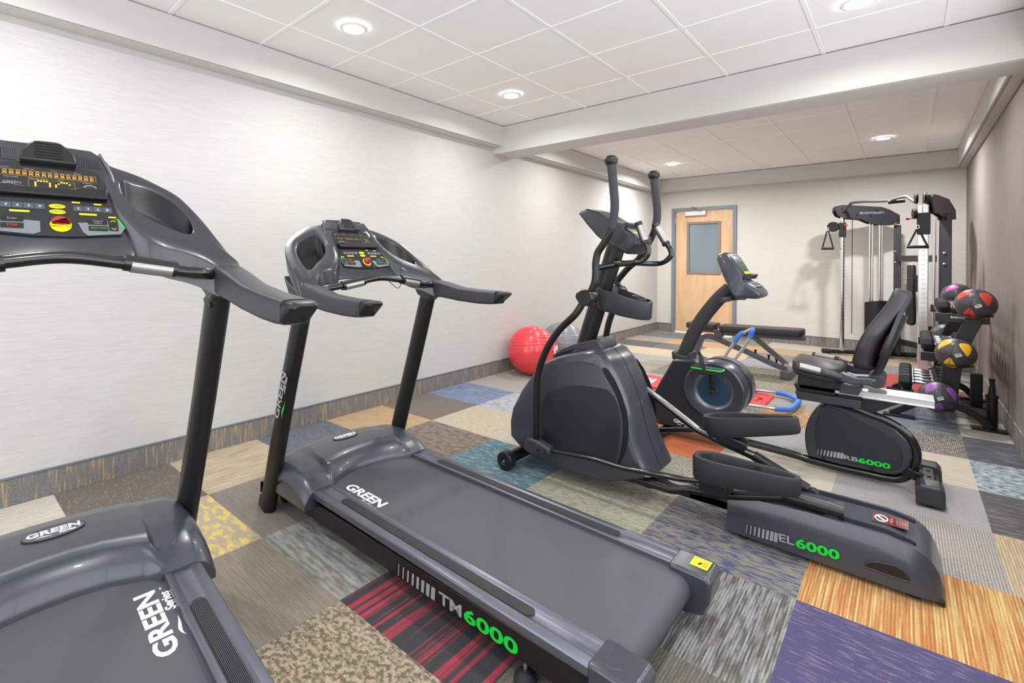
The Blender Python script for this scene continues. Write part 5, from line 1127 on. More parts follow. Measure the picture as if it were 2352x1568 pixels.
# frame : low tube that loops round the rear cover, and the long spine
YT = 3.705
lp = [(215, 1160), (400, 1208), (600, 1252), (700, 1275), (790, 1284), (850, 1262), (890, 1215), (907, 1150), (898, 1085), (862, 1020), (790, 955), (700, 905), (600, 868), (470, 815), (345, 782)]
tp = [PY(zS(*p), YT) for p in lp]
tp = [Vector((-1.30, YT, 0.085)), PY((1800, 1037), YT)] + tp
fr = obj('frame_tube', B().tube(tp, 0.0245, seg=18), M['gloss'], R_, angle=60)
obj('front_stabiliser', B().tube([(-1.30, 3.50, 0.036), (-1.30, 3.98, 0.036)], 0.036, seg=20, smooth=False), M['satin'], R_, angle=50)
cv = [(330, 800), (290, 818), (250, 850), (222, 890), (203, 935), (193, 985), (192, 1030), (200, 1095), (214, 1140), (400, 1190), (600, 1233), (700, 1255), (780, 1262), (830, 1245), (868, 1205), (884, 1150), (876, 1090), (845, 1035), (780, 975), (690, 925), (590, 890), (470, 838)]
cvp = [PY(zS(*p), 3.672) for p in cv]; cvp = [Vector((p.x, 0, p.z)) for p in cvp]; c0 = sum(cvp, Vector()) / len(cvp)
rc = obj('side_cover', B().loft([[c0 + (p - c0) * k + Vector((0, y, 0)) for p in cvp] for y, k in ((3.668, 0.965), (3.676, 1.0), (3.800, 1.0), (3.808, 0.965))]), M['charcoal'], R_, angle=36)
inn = [(330, 815), (285, 860), (262, 930), (258, 1000), (265, 1060), (285, 1130), (400, 1160), (600, 1205), (700, 1225), (770, 1228), (810, 1205), (825, 1150), (815, 1095), (785, 1045), (720, 1000), (620, 950), (500, 888)]
ip = [PY(zS(*p), 3.668) for p in inn]; ip = [Vector((p.x, 3.668, p.z)) for p in ip]; c1 = sum(ip, Vector()) / len(ip)
ipn = obj('cover_panel', B().loft([smoothpts(ip, True, 3), [c1 + (p - c1) * 0.985 + Vector((0, -0.004, 0)) for p in smoothpts(ip, True, 3)]]), M['dark'], rc, angle=30)
b = B()
for a_ in ((405, 848), (693, 1010), (310, 1152), (622, 1222)): c = PY(zS(*a_), 3.668); b.lathe([(0, 0), (0.009, 0), (0.009, 0.004), (0, 0.004)], (c.x, 3.6685, c.z), (0, -1, 0), seg=12)
obj('fixing_hole', b, M['black'], rc)
s0, s1 = PY(zS(270, 1112), 3.66), PY(zS(440, 1142), 3.66); b = B()
for i in range(8):
    t = i / 7; x = s0.x + (s1.x - 0.018 - s0.x) * t; zc = s0.z + (s1.z - s0.z) * t; wd = 0.003 + 0.0018 * i
    b.prism([(x, 3.6635, zc - 0.017), (x + wd, 3.6635, zc - 0.017), (x + wd + 0.005, 3.6635, zc + 0.017), (x + 0.005, 3.6635, zc + 0.017)], (0, -0.0012, 0))
obj('stripe_mark', b, M['greyprint'], ipn, smooth=False)
q = PY(zS(488, 1156), 3.66); q.y = 3.6634; q2 = PY(zS(637, 1187), 3.66); q2.y = 3.6634; dd = q2 - q; dd.y = 0
lettering('model_lettering', 'RB', 0.042, q, dd, (0.12, 0, 1), M['greyprint'], ipn, bold=0.001, depth=0.001, lift=0.0, fit=(0.066, 0.025))
lettering('model_number', '6000', 0.046, q2, dd, (0.12, 0, 1), M['green'], ipn, bold=0.0014, depth=0.001, lift=0.0, fit=(0.142, 0.031))
# gusset under the seat rail
gs_ = [PY(zS(*p), 3.70) for p in [(320, 775), (470, 815), (592, 876), (870, 778)]]
obj('seat_gusset', B().prism([Vector((p.x, 3.69, p.z)) for p in gs_], (0, 0.10, 0)), M['black'], R_, bev=0.004)
# seat rail : black front part, aluminium rear part
a0, a1 = PY(zT(1170, 565), 3.66), PY(zT(2160, 655), 3.66); zt, zb_ = a0.z, a0.z
q0, q1 = PY(zT(1170, 570), 3.66), PY(zT(1165, 668), 3.66)
p0, p1 = PY(zT(2160, 570), 3.66), PY(zT(2165, 655), 3.66)
b = B().prism([(q0.x - 0.30, 3.66, q0.z), (p0.x, 3.66, q0.z), (p0.x, 3.66, q1.z + 0.004), (q0.x - 0.30, 3.66, q1.z + 0.004)], (0, 0.16, 0))
b.box(((q0.x + p0.x) / 2, 3.655, q0.z - 0.002), (p0.x - q0.x, 0.012, 0.006)); b.box(((q0.x + p0.x) / 2, 3.655, q1.z + 0.006), (p0.x - q0.x, 0.012, 0.008))
obj('seat_rail', b, M['alu'], R_, bev=0.002)
f0, f1 = PY(zT(245, 480), 3.64), PY(zT(270, 570), 3.64); g0, g1 = PY(zT(300, 680), 3.64), PY(zT(1160, 680), 3.64)
b = B().prism([Vector((f1.x, 3.635, f1.z)), Vector((f1.x + 0.012, 3.635, g0.z)), Vector((q0.x + 0.0, 3.635, g0.z)), Vector((q0.x, 3.635, f1.z - 0.0))], (0, 0.21, 0))
fc = obj('rail_front_cover', b, M['charcoal'], R_, bev=0.004)
obj('rail_top_cover', B().prism([Vector((f0.x, 3.66, f0.z)), Vector((f1.x + 0.005, 3.66, f1.z)), Vector((q0.x - 0.12, 3.66, f1.z)), Vector((q0.x - 0.12, 3.66, f0.z))], (0, 0.16, 0)), M['black'], fc, bev=0.003)
# seat carriage and side bracket loop
bk = [PY(zT(*p), 3.62) for p in [(890, 455), (1160, 520), (1165, 560), (1130, 632), (870, 590)]]
obj('seat_carriage', B().prism([Vector((p.x, 3.60, p.z)) for p in bk], (0, 0.28, 0)), M['charcoal'], R_, bev=0.005)
for y, dy in ((3.545, 0), (3.90, 0)):
    lb_ = [PY(zT(*p), 3.545) for p in [(850, 440), (870, 345), (900, 320), (1080, 385), (1290, 400), (1370, 430), (1335, 520), (1200, 500), (1020, 490)]]
    obj('side_bracket', B().prism([Vector((p.x, y, p.z)) for p in lb_], (0, 0.05, 0)), M['gun'], R_, bev=0.010, seg=3)
# side handles
h0, h1, h2 = PY(zT(285, 235), 3.50), PY(zT(660, 330), 3.53), PY(zT(900, 390), 3.56)
for dy in (0, 1):
    A_, Bq, C_ = (h0, h1, h2) if dy == 0 else (PY(zT(515, 88), 3.98), PY(zT(860, 155), 3.95), PY(zT(1020, 210), 3.93))
    sh = obj('side_handle', B().tube([A_, Bq], 0.0215, seg=18, smooth=False), M['foam'], R_, angle=50)
    obj('handle_tube', B().tube([Bq - (Bq - A_) * 0.02, C_], 0.0185, seg=16, smooth=False), M['charcoal'], sh, angle=50)
    d = (Bq - A_); obj('sensor_plate', B().tube([A_ + d * 0.12 + Vector((0, -0.004, 0.004)), A_ + d * 0.86 + Vector((0, -0.004, 0.004))], 0.0200, seg=16, smooth=False), M['sensor'], sh, angle=50)
# seat cushion
sc = [(205, 190), (225, 160), (300, 152), (400, 185), (470, 182), (560, 150), (700, 145), (900, 185), (940, 215), (935, 270), (860, 330), (850, 460), (600, 445), (400, 400), (260, 340), (200, 290)]
A_ = PY(zT(205, 240), 3.60); 
x0 = A_.x; x1 = PY(zT(880, 330), 3.60).x; zt_ = PY(zT(500, 250), 3.58).z
def cush(x0, x1, y0, y1, z0, z1, tilt):
    secs = []
    for k, zz in ((0.86, z0), (0.97, z0 + 0.012), (1.0, (z0 + z1) / 2), (0.985, z1 - 0.014), (0.90, z1), ):
        ring = []
        for i in range(40):
            a = 2 * math.pi * i / 40; ca, sa = math.cos(a), math.sin(a)
            ex = abs(ca) ** 0.5 * (1 if ca > 0 else -1); ey = abs(sa) ** 0.55 * (1 if sa > 0 else -1)
            x = (x0 + x1) / 2 + ex * k * (x1 - x0) / 2; y = (y0 + y1) / 2 + ey * k * (y1 - y0) / 2
            sad = 0.012 * math.cos((x - x0) / (x1 - x0) * 6.3) if zz > (z0 + z1) / 2 else 0
            ring.append((x, y, zz + tilt * ((x1 + x0) / 2 - x) + sad * 0.5))
        secs.append(ring)
    return B().loft(secs)
seat = obj('seat_cushion', cush(x0, x1 + 0.02, 3.56, 3.93, zt_ - 0.075, zt_ + 0.012, 0.10), M['leather'], R_, angle=60)
pp_ = []
for i in range(40):
    a = 2 * math.pi * i / 40; ca, sa = math.cos(a), math.sin(a); ex = abs(ca) ** 0.5 * (1 if ca > 0 else -1); ey = abs(sa) ** 0.55 * (1 if sa > 0 else -1)
    pp_.append(((x0 + x1 + 0.02) / 2 + ex * (x1 + 0.02 - x0) / 2 * 1.0, 3.745 + ey * 0.185, zt_ - 0.048 + 0.10 * ((x0 + x1 + 0.02) / 2 - ((x0 + x1 + 0.02) / 2 + ex * (x1 + 0.02 - x0) / 2))))
obj('seat_piping', B().tube(pp_, 0.003, seg=6, closed=True, smooth=False), M['charcoal'], seat)
obj('seat_base', B().box(((x0 + x1) / 2 + 0.03, 3.745, zt_ - 0.10), (0.24, 0.20, 0.07)), M['black'], R_, bev=0.01)
# backrest : a tall tapered pad, leaning back
bt, bbm = PY(zS(735, 60), 3.745), PY(zS(540, 545), 3.745)
bl = PY(zS(470, 470), 3.60)
ax = (bt - bbm).normalized(); nb = Vector((-ax.z, 0, ax.x)); nb = nb if nb.x < 0 else -nb   # nb faces the sitter (-x)
base = Vector((bbm.x + 0.030, 3.745, bbm.z - 0.01)); Lb = (bt - bbm).length + 0.01
def wid(t): return interp(t, [(0, 0.16), (0.06, 0.19), (0.25, 0.21), (0.45, 0.205), (0.65, 0.15), (0.85, 0.125), (0.95, 0.115), (1.0, 0.085)])
secs = []
for i in range(25):
    t = i / 24; k = 1.0 if 0.03 < t < 0.97 else 0.75; cpt = base + ax * (Lb * t) + nb * (0.020 * math.sin(t * 5.2)); w_ = wid(t); ring = []
    for j in range(24):
        a = 2 * math.pi * j / 24; ca, sa = math.cos(a), math.sin(a); ey = abs(ca) ** 0.45 * (1 if ca > 0 else -1); en = abs(sa) ** 0.6 * (1 if sa > 0 else -1)
        ring.append(cpt + Vector((0, ey * w_, 0)) + nb * (en * 0.036 * k + 0.055 * abs(ey) ** 2 * (1 - 0.5 * t) - 0.02))
    secs.append(ring)
br = obj('backrest', B().loft(secs), M['leather'], R_, angle=60)
edge = []
for i in range(1, 24): t = i / 24; edge.append(base + ax * (Lb * t) + nb * (0.020 * math.sin(t * 5.2) + 0.055 * (1 - 0.5 * t)) + Vector((0, -wid(t) + 0.010, 0)))
for i in range(23, 0, -1): t = i / 24; edge.append(base + ax * (Lb * t) + nb * (0.020 * math.sin(t * 5.2) + 0.055 * (1 - 0.5 * t)) + Vector((0, wid(t) - 0.010, 0)))
obj('backrest_piping', B().tube(edge, 0.0028, seg=6, closed=True, smooth=False), M['charcoal'], br)
secs = []
for i in range(13):
    t = 0.04 + 0.9 * i / 12; cpt = base + ax * (Lb * t) - nb * 0.042; w_ = wid(t) * 0.82
    secs.append([cpt + Vector((0, -w_, 0)), cpt + Vector((0, w_, 0)), cpt + Vector((0, w_ * 0.9, 0)) - nb * 0.022, cpt + Vector((0, -w_ * 0.9, 0)) - nb * 0.022])
obj('backrest_shell', B().loft(secs), M['black'], br, angle=40, bev=0.004)
obj('backrest_post', B().beam(base - ax * 0.10 - nb * 0.06, base + ax * (Lb * 0.72) - nb * 0.075, 0.06, 0.035, up=(1, 0, 0)), M['satin'], R_, bev=0.006)
obj('recline_hinge', B().lathe([(0, -0.12), (0.035, -0.12), (0.04, -0.11), (0.04, 0.11), (0.035, 0.12), (0, 0.12)], base - ax * 0.05 - nb * 0.05 + Vector((0.02, 0, 0)), (0, 1, 0), seg=24), M['charcoal'], R_)
# rear stabiliser
b = B().prism([(0.060, 3.60, 0.03), (0.060, 3.60, 0.095), (0.075, 3.60, 0.108), (0.125, 3.60, 0.108), (0.140, 3.60, 0.09), (0.140, 3.60, 0.03)], (0, 0.27, 0)); rs = obj('rear_stabiliser', b, M['satin'], R_, bev=0.006)
for y0, y1 in ((3.505, 3.625), (3.86, 3.98)):
    secs = []
    for y, k in ((y0 if y0 < 3.7 else y1, 0.86), ((y0 + 0.012) if y0 < 3.7 else (y1 - 0.012), 1.0), (y1 if y0 < 3.7 else y0, 1.0)):
        secs.append([(0.10 + (x - 0.10) * k, y, 0.06 + (z - 0.06) * k) for x, z in [(0.045, 0.012), (0.043, 0.095), (0.062, 0.118), (0.138, 0.118), (0.157, 0.095), (0.160, 0.012)]])
    ec_ = obj('stabiliser_end_cap', B().loft(secs), M['charcoal'], rs, bev=0.003)
b = B()
for y in (3.70, 3.80): b.lathe([(0, 0), (0.008, 0), (0.008, 0.005), (0, 0.005)], (0.10, y, 0.108), (0, 0, 1), seg=8)
obj('bolt', b, M['black'], rs)
for y in (3.56, 3.92): obj('levelling_foot', B().lathe([(0, 0), (0.026, 0), (0.028, 0.006), (0.024, 0.014), (0, 0.014)], (0.10, y, 0), (0, 0, 1), seg=20), M['rubber'], rs)
obj('rear_bracket', B().beam((-0.02, YT, 0.125), (0.075, YT, 0.085), 0.05, 0.05), M['satin'], R_, bev=0.006)
# ================================================================ stability balls
def ribbed_ball(name, label, cat, c, r, col, tilt, ribs, txt=None):
    m = mat(name + '_vinyl', col, 0.28, spec=0.55, coat=0.35)
    prof = []; n = 260
    for i in range(n + 1):
        th = math.pi * i / n; z = math.cos(th); dr = 0
        for q in ribs:
            if abs(z - q) < 0.017: dr = 0.014 * math.cos((z - q) / 0.017 * math.pi / 2)
        rr_ = r * (1 - dr); prof.append((rr_ * math.sin(th), -rr_ * z))
    ax = Vector(tilt).normalized()
    o = obj(name, B().lathe(prof, Vector(c), ax, seg=72, caps=False), m, None, loc=(c[0], c[1], 0), angle=60)
    tag(o, label, cat)
    obj('valve', B().lathe([(0, 0), (0.012, 0), (0.012, 0.003), (0, 0.003)], Vector(c) + ax * (r * 0.994), ax, seg=14), M['charcoal'], o)
    if txt:
        v = -Vector((c[0], c[1], 0)).normalized(); side = Vector((-v.y, v.x, 0))
        dirv = (v * 0.35 + side * 0.93).normalized(); dirv = (dirv + Vector((0, 0, 0.12))).normalized()
        xax = Vector((0, 0, 1)).cross(dirv).normalized(); yax = dirv.cross(xax)
        lettering('ball_lettering', txt, 0.07, Vector(c) + dirv * (r * 1.004), xax + yax * 0.25, yax, M['white'], o, width=1.1, bold=0.002, depth=0.003)
    return o
ribs = [0.86, 0.76, 0.66, 0.54, 0.42, 0.30, 0.18, -0.66, -0.74, -0.82, -0.90]
rc_ = _ray(1222.5, 804); RB_ = 0.272
t_ = (CH - RB_) / 1.0
# centre on the sight line at the height of its own radius
tt = (RB_ - CH) / rc_.z; ctr = _O + rc_ * tt
ribbed_ball('exercise_ball', 'large red ribbed exercise ball on the carpet against the left wall', 'exercise ball', ctr, RB_, srgb(226, 62, 70), (0.16, -0.12, -1), ribs, 'SPRI')
RG = 0.268
rg_ = _ray(1293, 789); tt = (RG - CH) / rg_.z; cg = _O + rg_ * tt
ribbed_ball('exercise_ball', 'large grey ribbed exercise ball behind the red one', 'exercise ball', cg, RG, srgb(132, 132, 138), (0.10, -0.16, -1), [0.9, 0.8, 0.7, 0.6, 0.5, 0.4, 0.3, 0.2, 0.1, -0.1, -0.3, -0.5, -0.7])
# ================================================================ red exercise mat
M['mat'] = mat('red_foam', srgb(212, 52, 56), 0.6, bump=0.3, bscale=200)
x0, x1, y0, y1 = -2.12, -0.91, 4.90, 5.40
def rr3(x0, x1, y0, y1, r, z, n=5): return [(x, y, z) for x, y in rrect((x0 + x1) / 2, (y0 + y1) / 2, x1 - x0, y1 - y0, r, n)]
b = B(); hx0, hx1, hy0, hy1 = -1.000, -0.965, 5.10, 5.20
sl = -0.02
pieces = [(x0, hx0, y0, y1), (hx1, x1, y0, y1), (hx0, hx1, y0, hy0), (hx0, hx1, hy1, y1)]
o_ = rr3(x0, x1, y0, y1, 0.03, 0.002); i_ = rr3(hx0, hx1, hy0, hy1, 0.012, 0.002)
N = 48; A_ = resample([p[:2] for p in o_], N); H_ = resample([p[:2] for p in i_], N)
# start both loops at matching corners by angle about the hole
def byang(P, c): return sorted(P, key=lambda p: math.atan2((p[1] - c[1]), (p[0] - c[0])))
hc = ((hx0 + hx1) / 2, (hy0 + hy1) / 2); A_ = byang(A_, hc); H_ = byang(H_, hc)
tv = [b.bm.verts.new((x, y, 0.014)) for x, y in A_]; ti = [b.bm.verts.new((x, y, 0.014)) for x, y in H_]; bv = [b.bm.verts.new((x, y, 0.001)) for x, y in A_]; bi = [b.bm.verts.new((x, y, 0.001)) for x, y in H_]
for i in range(N):
    j = (i + 1) % N; b.face((tv[i], tv[j], ti[j], ti[i])); b.face((bv[i], bi[i], bi[j], bv[j])); b.face((tv[i], bv[i], bv[j], tv[j])); b.face((ti[i], ti[j], bi[j], bi[i]))
mo = tag(obj('exercise_mat', b, M['mat'], None, loc=(-1.5, 5.15, 0), smooth=False), 'thin red foam exercise mat with white lettering flat on the carpet behind the bike', 'exercise mat')
lettering('mat_lettering', 'SPRI', 0.13, (-1.99, 5.13, 0.0145), (0.12, -1, 0), (1, 0.12, 0), M['white'], mo, width=1.1, bold=0.003)
# ================================================================ abdominal roller, one U of tube on the floor and one raised
M['blue'] = mat('blue_foam_grip', srgb(72, 124, 214), 0.55); M['silver'] = mat('silver_tube', (0.60, 0.59, 0.62), 0.25, metal=0.8)
A = thing('abdominal_roller', 'blue and silver tubular abdominal roller standing over the red mat', 'exercise frame', (-1.05, 5.15, 0))
zb_ = zoomf(1540, 720, 6.532)
fl = [PZ(zb_(*p), 0.041) for p in [(1000, 1120), (1160, 1112), (1290, 1145), (1450, 1165), (1590, 1185), (1700, 1205), (1800, 1235), (1880, 1280)]] + [PZ(zb_(*p), 0.041) for p in [(1925, 1305), (1890, 1355), (1800, 1430)]] + [PZ(zb_(*p), 0.041) for p in [(1700, 1432), (1560, 1425), (1340, 1392), (1140, 1365), (980, 1345)]]
fo = obj('floor_tube', B().tube(fl, 0.0155, seg=14), M['silver'], A, angle=60)
obj('floor_grip', B().tube(fl[4:8] + fl[8:13], 0.0225, seg=16), M['blue'], fo, angle=60)
obj('floor_grip', B().tube(fl[0:3], 0.0215, seg=16), M['blue'], fo, angle=60)
yu = 5.18
u1 = [PY(zb_(*p), 5.28) for p in [(740, 760), (850, 590), (960, 430)]]
u2 = [PY(zb_(*p), 5.28) for p in [(960, 430), (1010, 350), (1060, 305), (1100, 285), (1165, 255), (1215, 235), (1240, 245)]]
u3 = [PY(zb_(*p), 5.10) for p in [(1230, 245), (1210, 320), (1190, 370)]]
u4 = [PY(zb_(*p), 5.10) for p in [(1190, 370), (1070, 550), (960, 700), (930, 800)]]
lo1 = u1[0] + (u1[0] - u1[1]).normalized() * 0.20; lo1.z = max(lo1.z, 0.06); lo4 = u4[-1] + Vector((-0.06, 0, -0.13)); lo4.z = max(lo4.z, 0.06)
up = obj('raised_tube', B().tube([lo1] + u1 + u2[1:] + u3 + u4[1:] + [lo4], 0.0145, seg=14), M['silver'], A, angle=60)
obj('raised_grip', B().tube(u2[0:4], 0.0215, seg=16), M['blue'], up, angle=60)
obj('raised_grip', B().tube([u2[-1]] + u3, 0.0215, seg=16), M['blue'], up, angle=60)
obj('raised_grip', B().tube([PY(zb_(965, 700), 5.10), PY(zb_(925, 800), 5.10), lo4], 0.021, seg=16), M['blue'], up, angle=60)
obj('cross_tube', B().tube([lo4, lo1], 0.0145, seg=12, smooth=False), M['silver'], A)
obj('link_tube', B().tube([lo4, Vector((lo4.x + 0.02, lo4.y, 0.06)), Vector((fl[-1].x, fl[-1].y, 0.041))], 0.014, seg=12), M['silver'], A)
obj('link_tube', B().tube([lo1, Vector((lo1.x, lo1.y, 0.10)), Vector((fl[0].x, fl[0].y, 0.041))], 0.014, seg=12), M['silver'], A)
# ================================================================ adjustable weight bench
Bn = thing('weight_bench', 'adjustable weight bench with black padded seat and back in front of the door', 'bench', (-1.45, 6.45, 0))
yb1, yb2 = 6.30, 6.58
def pad_(P0, P1, y0, y1, th):
    P0, P1 = Vector(P0), Vector(P1); d = P1 - P0; L_ = d.length; d.normalize(); n = Vector((-d.z, 0, d.x)); c = (P0 + P1) / 2
    secs = []
    for k, h in ((0.93, -th / 2), (0.985, -th / 2 + 0.008), (1.0, -0.2 * th), (1.0, 0.25 * th), (0.985, th / 2 - 0.010), (0.93, th / 2)):
        rg = []
        for x, y in rrect(0, (y0 + y1) / 2, L_, y1 - y0, 0.05, 5): rg.append(Vector((c.x, 0, c.z)) + d * x * (1 - (1 - k) * 0.25) + Vector((0, (y0 + y1) / 2 + (y - (y0 + y1) / 2) * (1 - (1 - k) * 0.8), 0)) + n * h)
        secs.append(rg)
    return B().loft(secs)
Pl, Pr = PY(zb_(712, 225), yb1), PY(zb_(1975, 308), yb1)
Sl, Sr = PY(zb_(218, 172), yb1), PY(zb_(665, 205), yb1)
bp_ = obj('back_pad', pad_(Pl + Vector((0, 0, 0)), Pr, yb1, yb2, 0.072), M['leather'], Bn, angle=40)
spd = obj('seat_pad', pad_(Sl, Sr, yb1, yb2, 0.062), M['leather'], Bn, angle=40)
ym = 6.44
obj('back_support', B().beam(Vector((Pl.x + 0.02, ym, Pl.z - 0.060)), Vector((Pr.x + 0.008, ym, Pr.z - 0.060)), 0.08, 0.05), M['steelgrey'], Bn, bev=0.004)
obj('seat_support', B().beam(Vector((Sl.x + 0.16, ym, Sl.z - 0.056)), Vector((Sr.x + 0.03, ym, Sr.z - 0.056)), 0.06, 0.045), M['steelgrey'], Bn, bev=0.004)
hg = PY(zb_(680, 290), yb1); obj('hinge_bracket', B().box((hg.x, ym, hg.z), (0.085, 0.11, 0.12)), M['steelgrey'], Bn, bev=0.004)
b = B()
for dx in (-0.022, 0.022): b.lathe([(0, 0), (0.014, 0), (0.012, 0.01), (0, 0.012)], (hg.x + dx - 0.01, ym - 0.056, hg.z + 0.035), (0, -1, 0), seg=12)
obj('bolt', b, M['chrome'], Bn)
sp = [PY(zb_(*p), ym) for p in [(455, 420), (470, 365), (520, 340), (600, 340), (700, 375), (850, 445), (1100, 550), (1400, 690), (1600, 780), (1740, 840)]]
sp[-1] = Vector((sp[-1].x, ym, max(sp[-1].z, 0.09)))
secs = []
path = smoothpts(sp, False, 3)
for i, p in enumerate(path):
    a_ = path[max(i - 1, 0)]; c_ = path[min(i + 1, len(path) - 1)]; d = (c_ - a_).normalized(); n = Vector((-d.z, 0, d.x)); secs.append([p + Vector((0, dy, 0)) + n * dn for dy, dn in ((-0.03, -0.028), (0.03, -0.028), (0.03, 0.028), (-0.03, 0.028))])
obj('spine', B().loft(secs), M['steelgrey'], Bn, bev=0.004, angle=30)
l0, l1 = PY(zb_(455, 400), ym), PY(zb_(340, 670), ym)
k = (l0.z - 0.03) / max(l0.z - l1.z, 0.01); l1 = l0 + (l1 - l0) * k
obj('front_leg', B().beam(l0, l1, 0.07, 0.06, up=(1, 0, 0)), M['steelgrey'], Bn, bev=0.004)
b = B()
for t in (0.25, 0.5, 0.75): q = l0.lerp(l1, t); b.lathe([(0, 0), (0.012, 0), (0.012, 0.012), (0, 0.014)], q + Vector((0.033, -0.01, 0)), (1, -0.3, 0.1), seg=10)
obj('adjusting_pin', b, M['chrome'], Bn)
obj('front_foot', B().box((l1.x, ym, 0.03), (0.07, 0.44, 0.058)), M['steelgrey'], Bn, bev=0.006)
bx0, bx1 = PY(zb_(1235, 335), ym), PY(zb_(1745, 765), ym)
br_ = obj('back_brace', B().beam(bx0, bx1, 0.045, 0.05), M['steelgrey'], Bn, bev=0.004)
obj('bolt', B().lathe([(0, -0.045), (0.018, -0.045), (0.018, 0.045), (0, 0.045)], bx1, (0, 1, 0), seg=14), M['chrome'], br_)
b = B()
for p in ((1275, 580), (1475, 655), (1590, 710)): q = PY(zb_(*p), ym); b.lathe([(0.010, -0.03), (0.010, 0.012), (0.016, 0.02), (0.016, 0.03), (0, 0.032)], q, (0, 0, 1), seg=10)
obj('locating_stud', b, M['satin'], Bn)
fx = PY(zb_(1790, 900), 6.30).x
obj('rear_foot', B().box((sp[-1].x + 0.02, ym, 0.045), (0.10, 0.40, 0.088)), M['steelgrey'], Bn, bev=0.006)
# ================================================================ cable machine in the far right corner
zG = zoomf(1860, 420, 3.564)
def PV(p, p0, d):
    r = _ray(*p); n = Vector((-d[1], d[0], 0)); t = (Vector(p0) - _O).dot(n) / r.dot(n); return _O + r * t
G = thing('cable_machine', 'black and chrome dual pulley cable machine in the far right corner', 'cable machine', (-0.05, 8.3, 0))
def gm(name, b, m, par=None, **k): return obj(name, b, m, par or G, **k)
LP, LD = Vector((-0.635, 8.49, 0)), Vector((0.89, 0.455, 0)).normalized()      # left frame line
RPp = PY(zG(928, 700), 7.5); RP = Vector((RPp.x, 7.5, 0)); RD_ = Vector((0.30, 0.954, 0)).normalized()
def uprt(px, p0, d): q = PV(zG(px, 700), p0, d); return Vector((q.x, q.y, 0))
LC, LU = uprt(266, LP, LD), uprt(716, LP, LD)
RC = RP; RU = RP + RD_ * 0.60
q = PV(zG(1100, 600), RP, RD_); RU = Vector((q.x, q.y, 0))
if RU.x > XR - 0.10: RU = Vector((XR - 0.10, RU.y, 0))
Nl = Vector((-LD.y, LD.x, 0))
M['ruler'] = mat('ruled_chrome_post', (0.80, 0.79, 0.78), 0.22, metal=0.55)
# base tubes with rubber ends
a_, c_ = PV(zG(105, 1378), LP, LD), PV(zG(860, 1420), LP, LD); a_.z = c_.z = 0.045
if c_.y > YF - 0.05: pass
bt_ = gm('base_tube', B().tube([a_, c_], 0.030, seg=16, smooth=False), M['satin'], angle=50)
gm('base_end_cap', B().tube([a_ - LD * 0.004, a_ + LD * 0.10], 0.0335, seg=16, smooth=False), M['rubber'], bt_, angle=50); gm('base_end_cap', B().tube([c_ - LD * 0.12, c_ + LD * 0.004], 0.0335, seg=16, smooth=False), M['rubber'], bt_, angle=50)
rb0, rb1 = RC - RD_ * 0.22, RU + RD_ * 0.12; rb0 = Vector((rb0.x, rb0.y, 0.045)); rb1 = Vector((rb1.x, rb1.y, 0.045))
gm('base_tube', B().tube([rb0, rb1], 0.030, seg=16, smooth=False), M['satin'], angle=50)
zl_top, zr_top = PV(zG(265, 275), LP, LD).z, PV(zG(925, 180), RP, RD_).z
# chrome pulley posts
lp_ = gm('pulley_post', B().tube([(LC.x, LC.y, 0.06), (LC.x, LC.y, zl_top)], 0.026, seg=20, smooth=False), M['chrome'], angle=50)
rpw = 0.048
rp_ = gm('pulley_post', B().box((RC.x, RC.y, (0.06 + zr_top) / 2), (0.085, 0.06, zr_top - 0.06)), M['ruler'], bev=0.008)
b = B()
for i in range(26): b.box((LC.x + 0.012, LC.y - 0.026, 0.35 + 0.048 * i), (0.020, 0.006, 0.010))
gm('height_holes', b, M['black'], lp_, smooth=False)
b = B()
for i in range(26): b.box((RC.x, RC.y - 0.031, 0.30 + 0.053 * i), (0.026, 0.002, 0.004))
gm('height_marks', b, M['greyprint'], rp_, smooth=False)
# rear uprights
lu_ = gm('upright', B().box((LU.x, LU.y, 0.05 + 0.86), (0.075, 0.06, 1.74)), M['charcoal'], bev=0.006)
zru = PV(zG(1100, 300), RP, RD_).z
ru_ = gm('upright', B().box((RU.x, RU.y, 0.05 + (zru + 0.05) / 2), (0.125, 0.06, zru)), M['charcoal'], bev=0.006)
b = B()
for z in (560, 650, 1252, 1332):
    q = PV(zG(698, z), LP, LD); b.lathe([(0, 0), (0.014, 0), (0.011, 0.012), (0, 0.014)], (LU.x - 0.02, LU.y - 0.03, q.z), (0, -1, 0), seg=10)
gm('bolt', b, M['chrome'], lu_)
b = B()
for z in (572, 662, 875):
    q = PV(zG(1096, z), RP, RD_); b.lathe([(0, 0), (0.018, 0), (0.014, 0.014), (0, 0.016)], (RU.x, RU.y - 0.03, q.z), (0, -1, 0), seg=12)
gm('bolt', b, M['chrome'], ru_)
# top plates
pl = [(215, 235), (216, 205), (235, 186), (270, 180), (345, 182), (590, 196), (650, 215), (738, 262), (740, 318), (738, 335), (690, 342), (560, 342), (500, 330), (430, 300), (380, 296), (290, 290), (235, 270)]
pp = [PV(zG(*p), LP - Nl * 0.06, LD) for p in pl]
tp_ = gm('top_plate', B().prism([Vector(p) for p in pp], Nl * 0.016), M['charcoal'], bev=0.003); pp2 = [p + Nl * 0.10 for p in pp]
gm('top_plate', B().prism(pp2, Nl * 0.016), M['charcoal'], bev=0.003)
b = B()
for p in ((385, 262), (500, 270), (540, 222), (268, 210), (725, 300)): q = PV(zG(*p), LP - Nl * 0.061, LD); b.lathe([(0, 0), (0.010, 0), (0.010, 0.004), (0, 0.004)], q, -Nl, seg=10)
gm('bolt', b, M['black'], tp_)
q0, q1 = PV(zG(425, 246), LP - Nl * 0.061, LD), PV(zG(592, 246), LP - Nl * 0.061, LD)
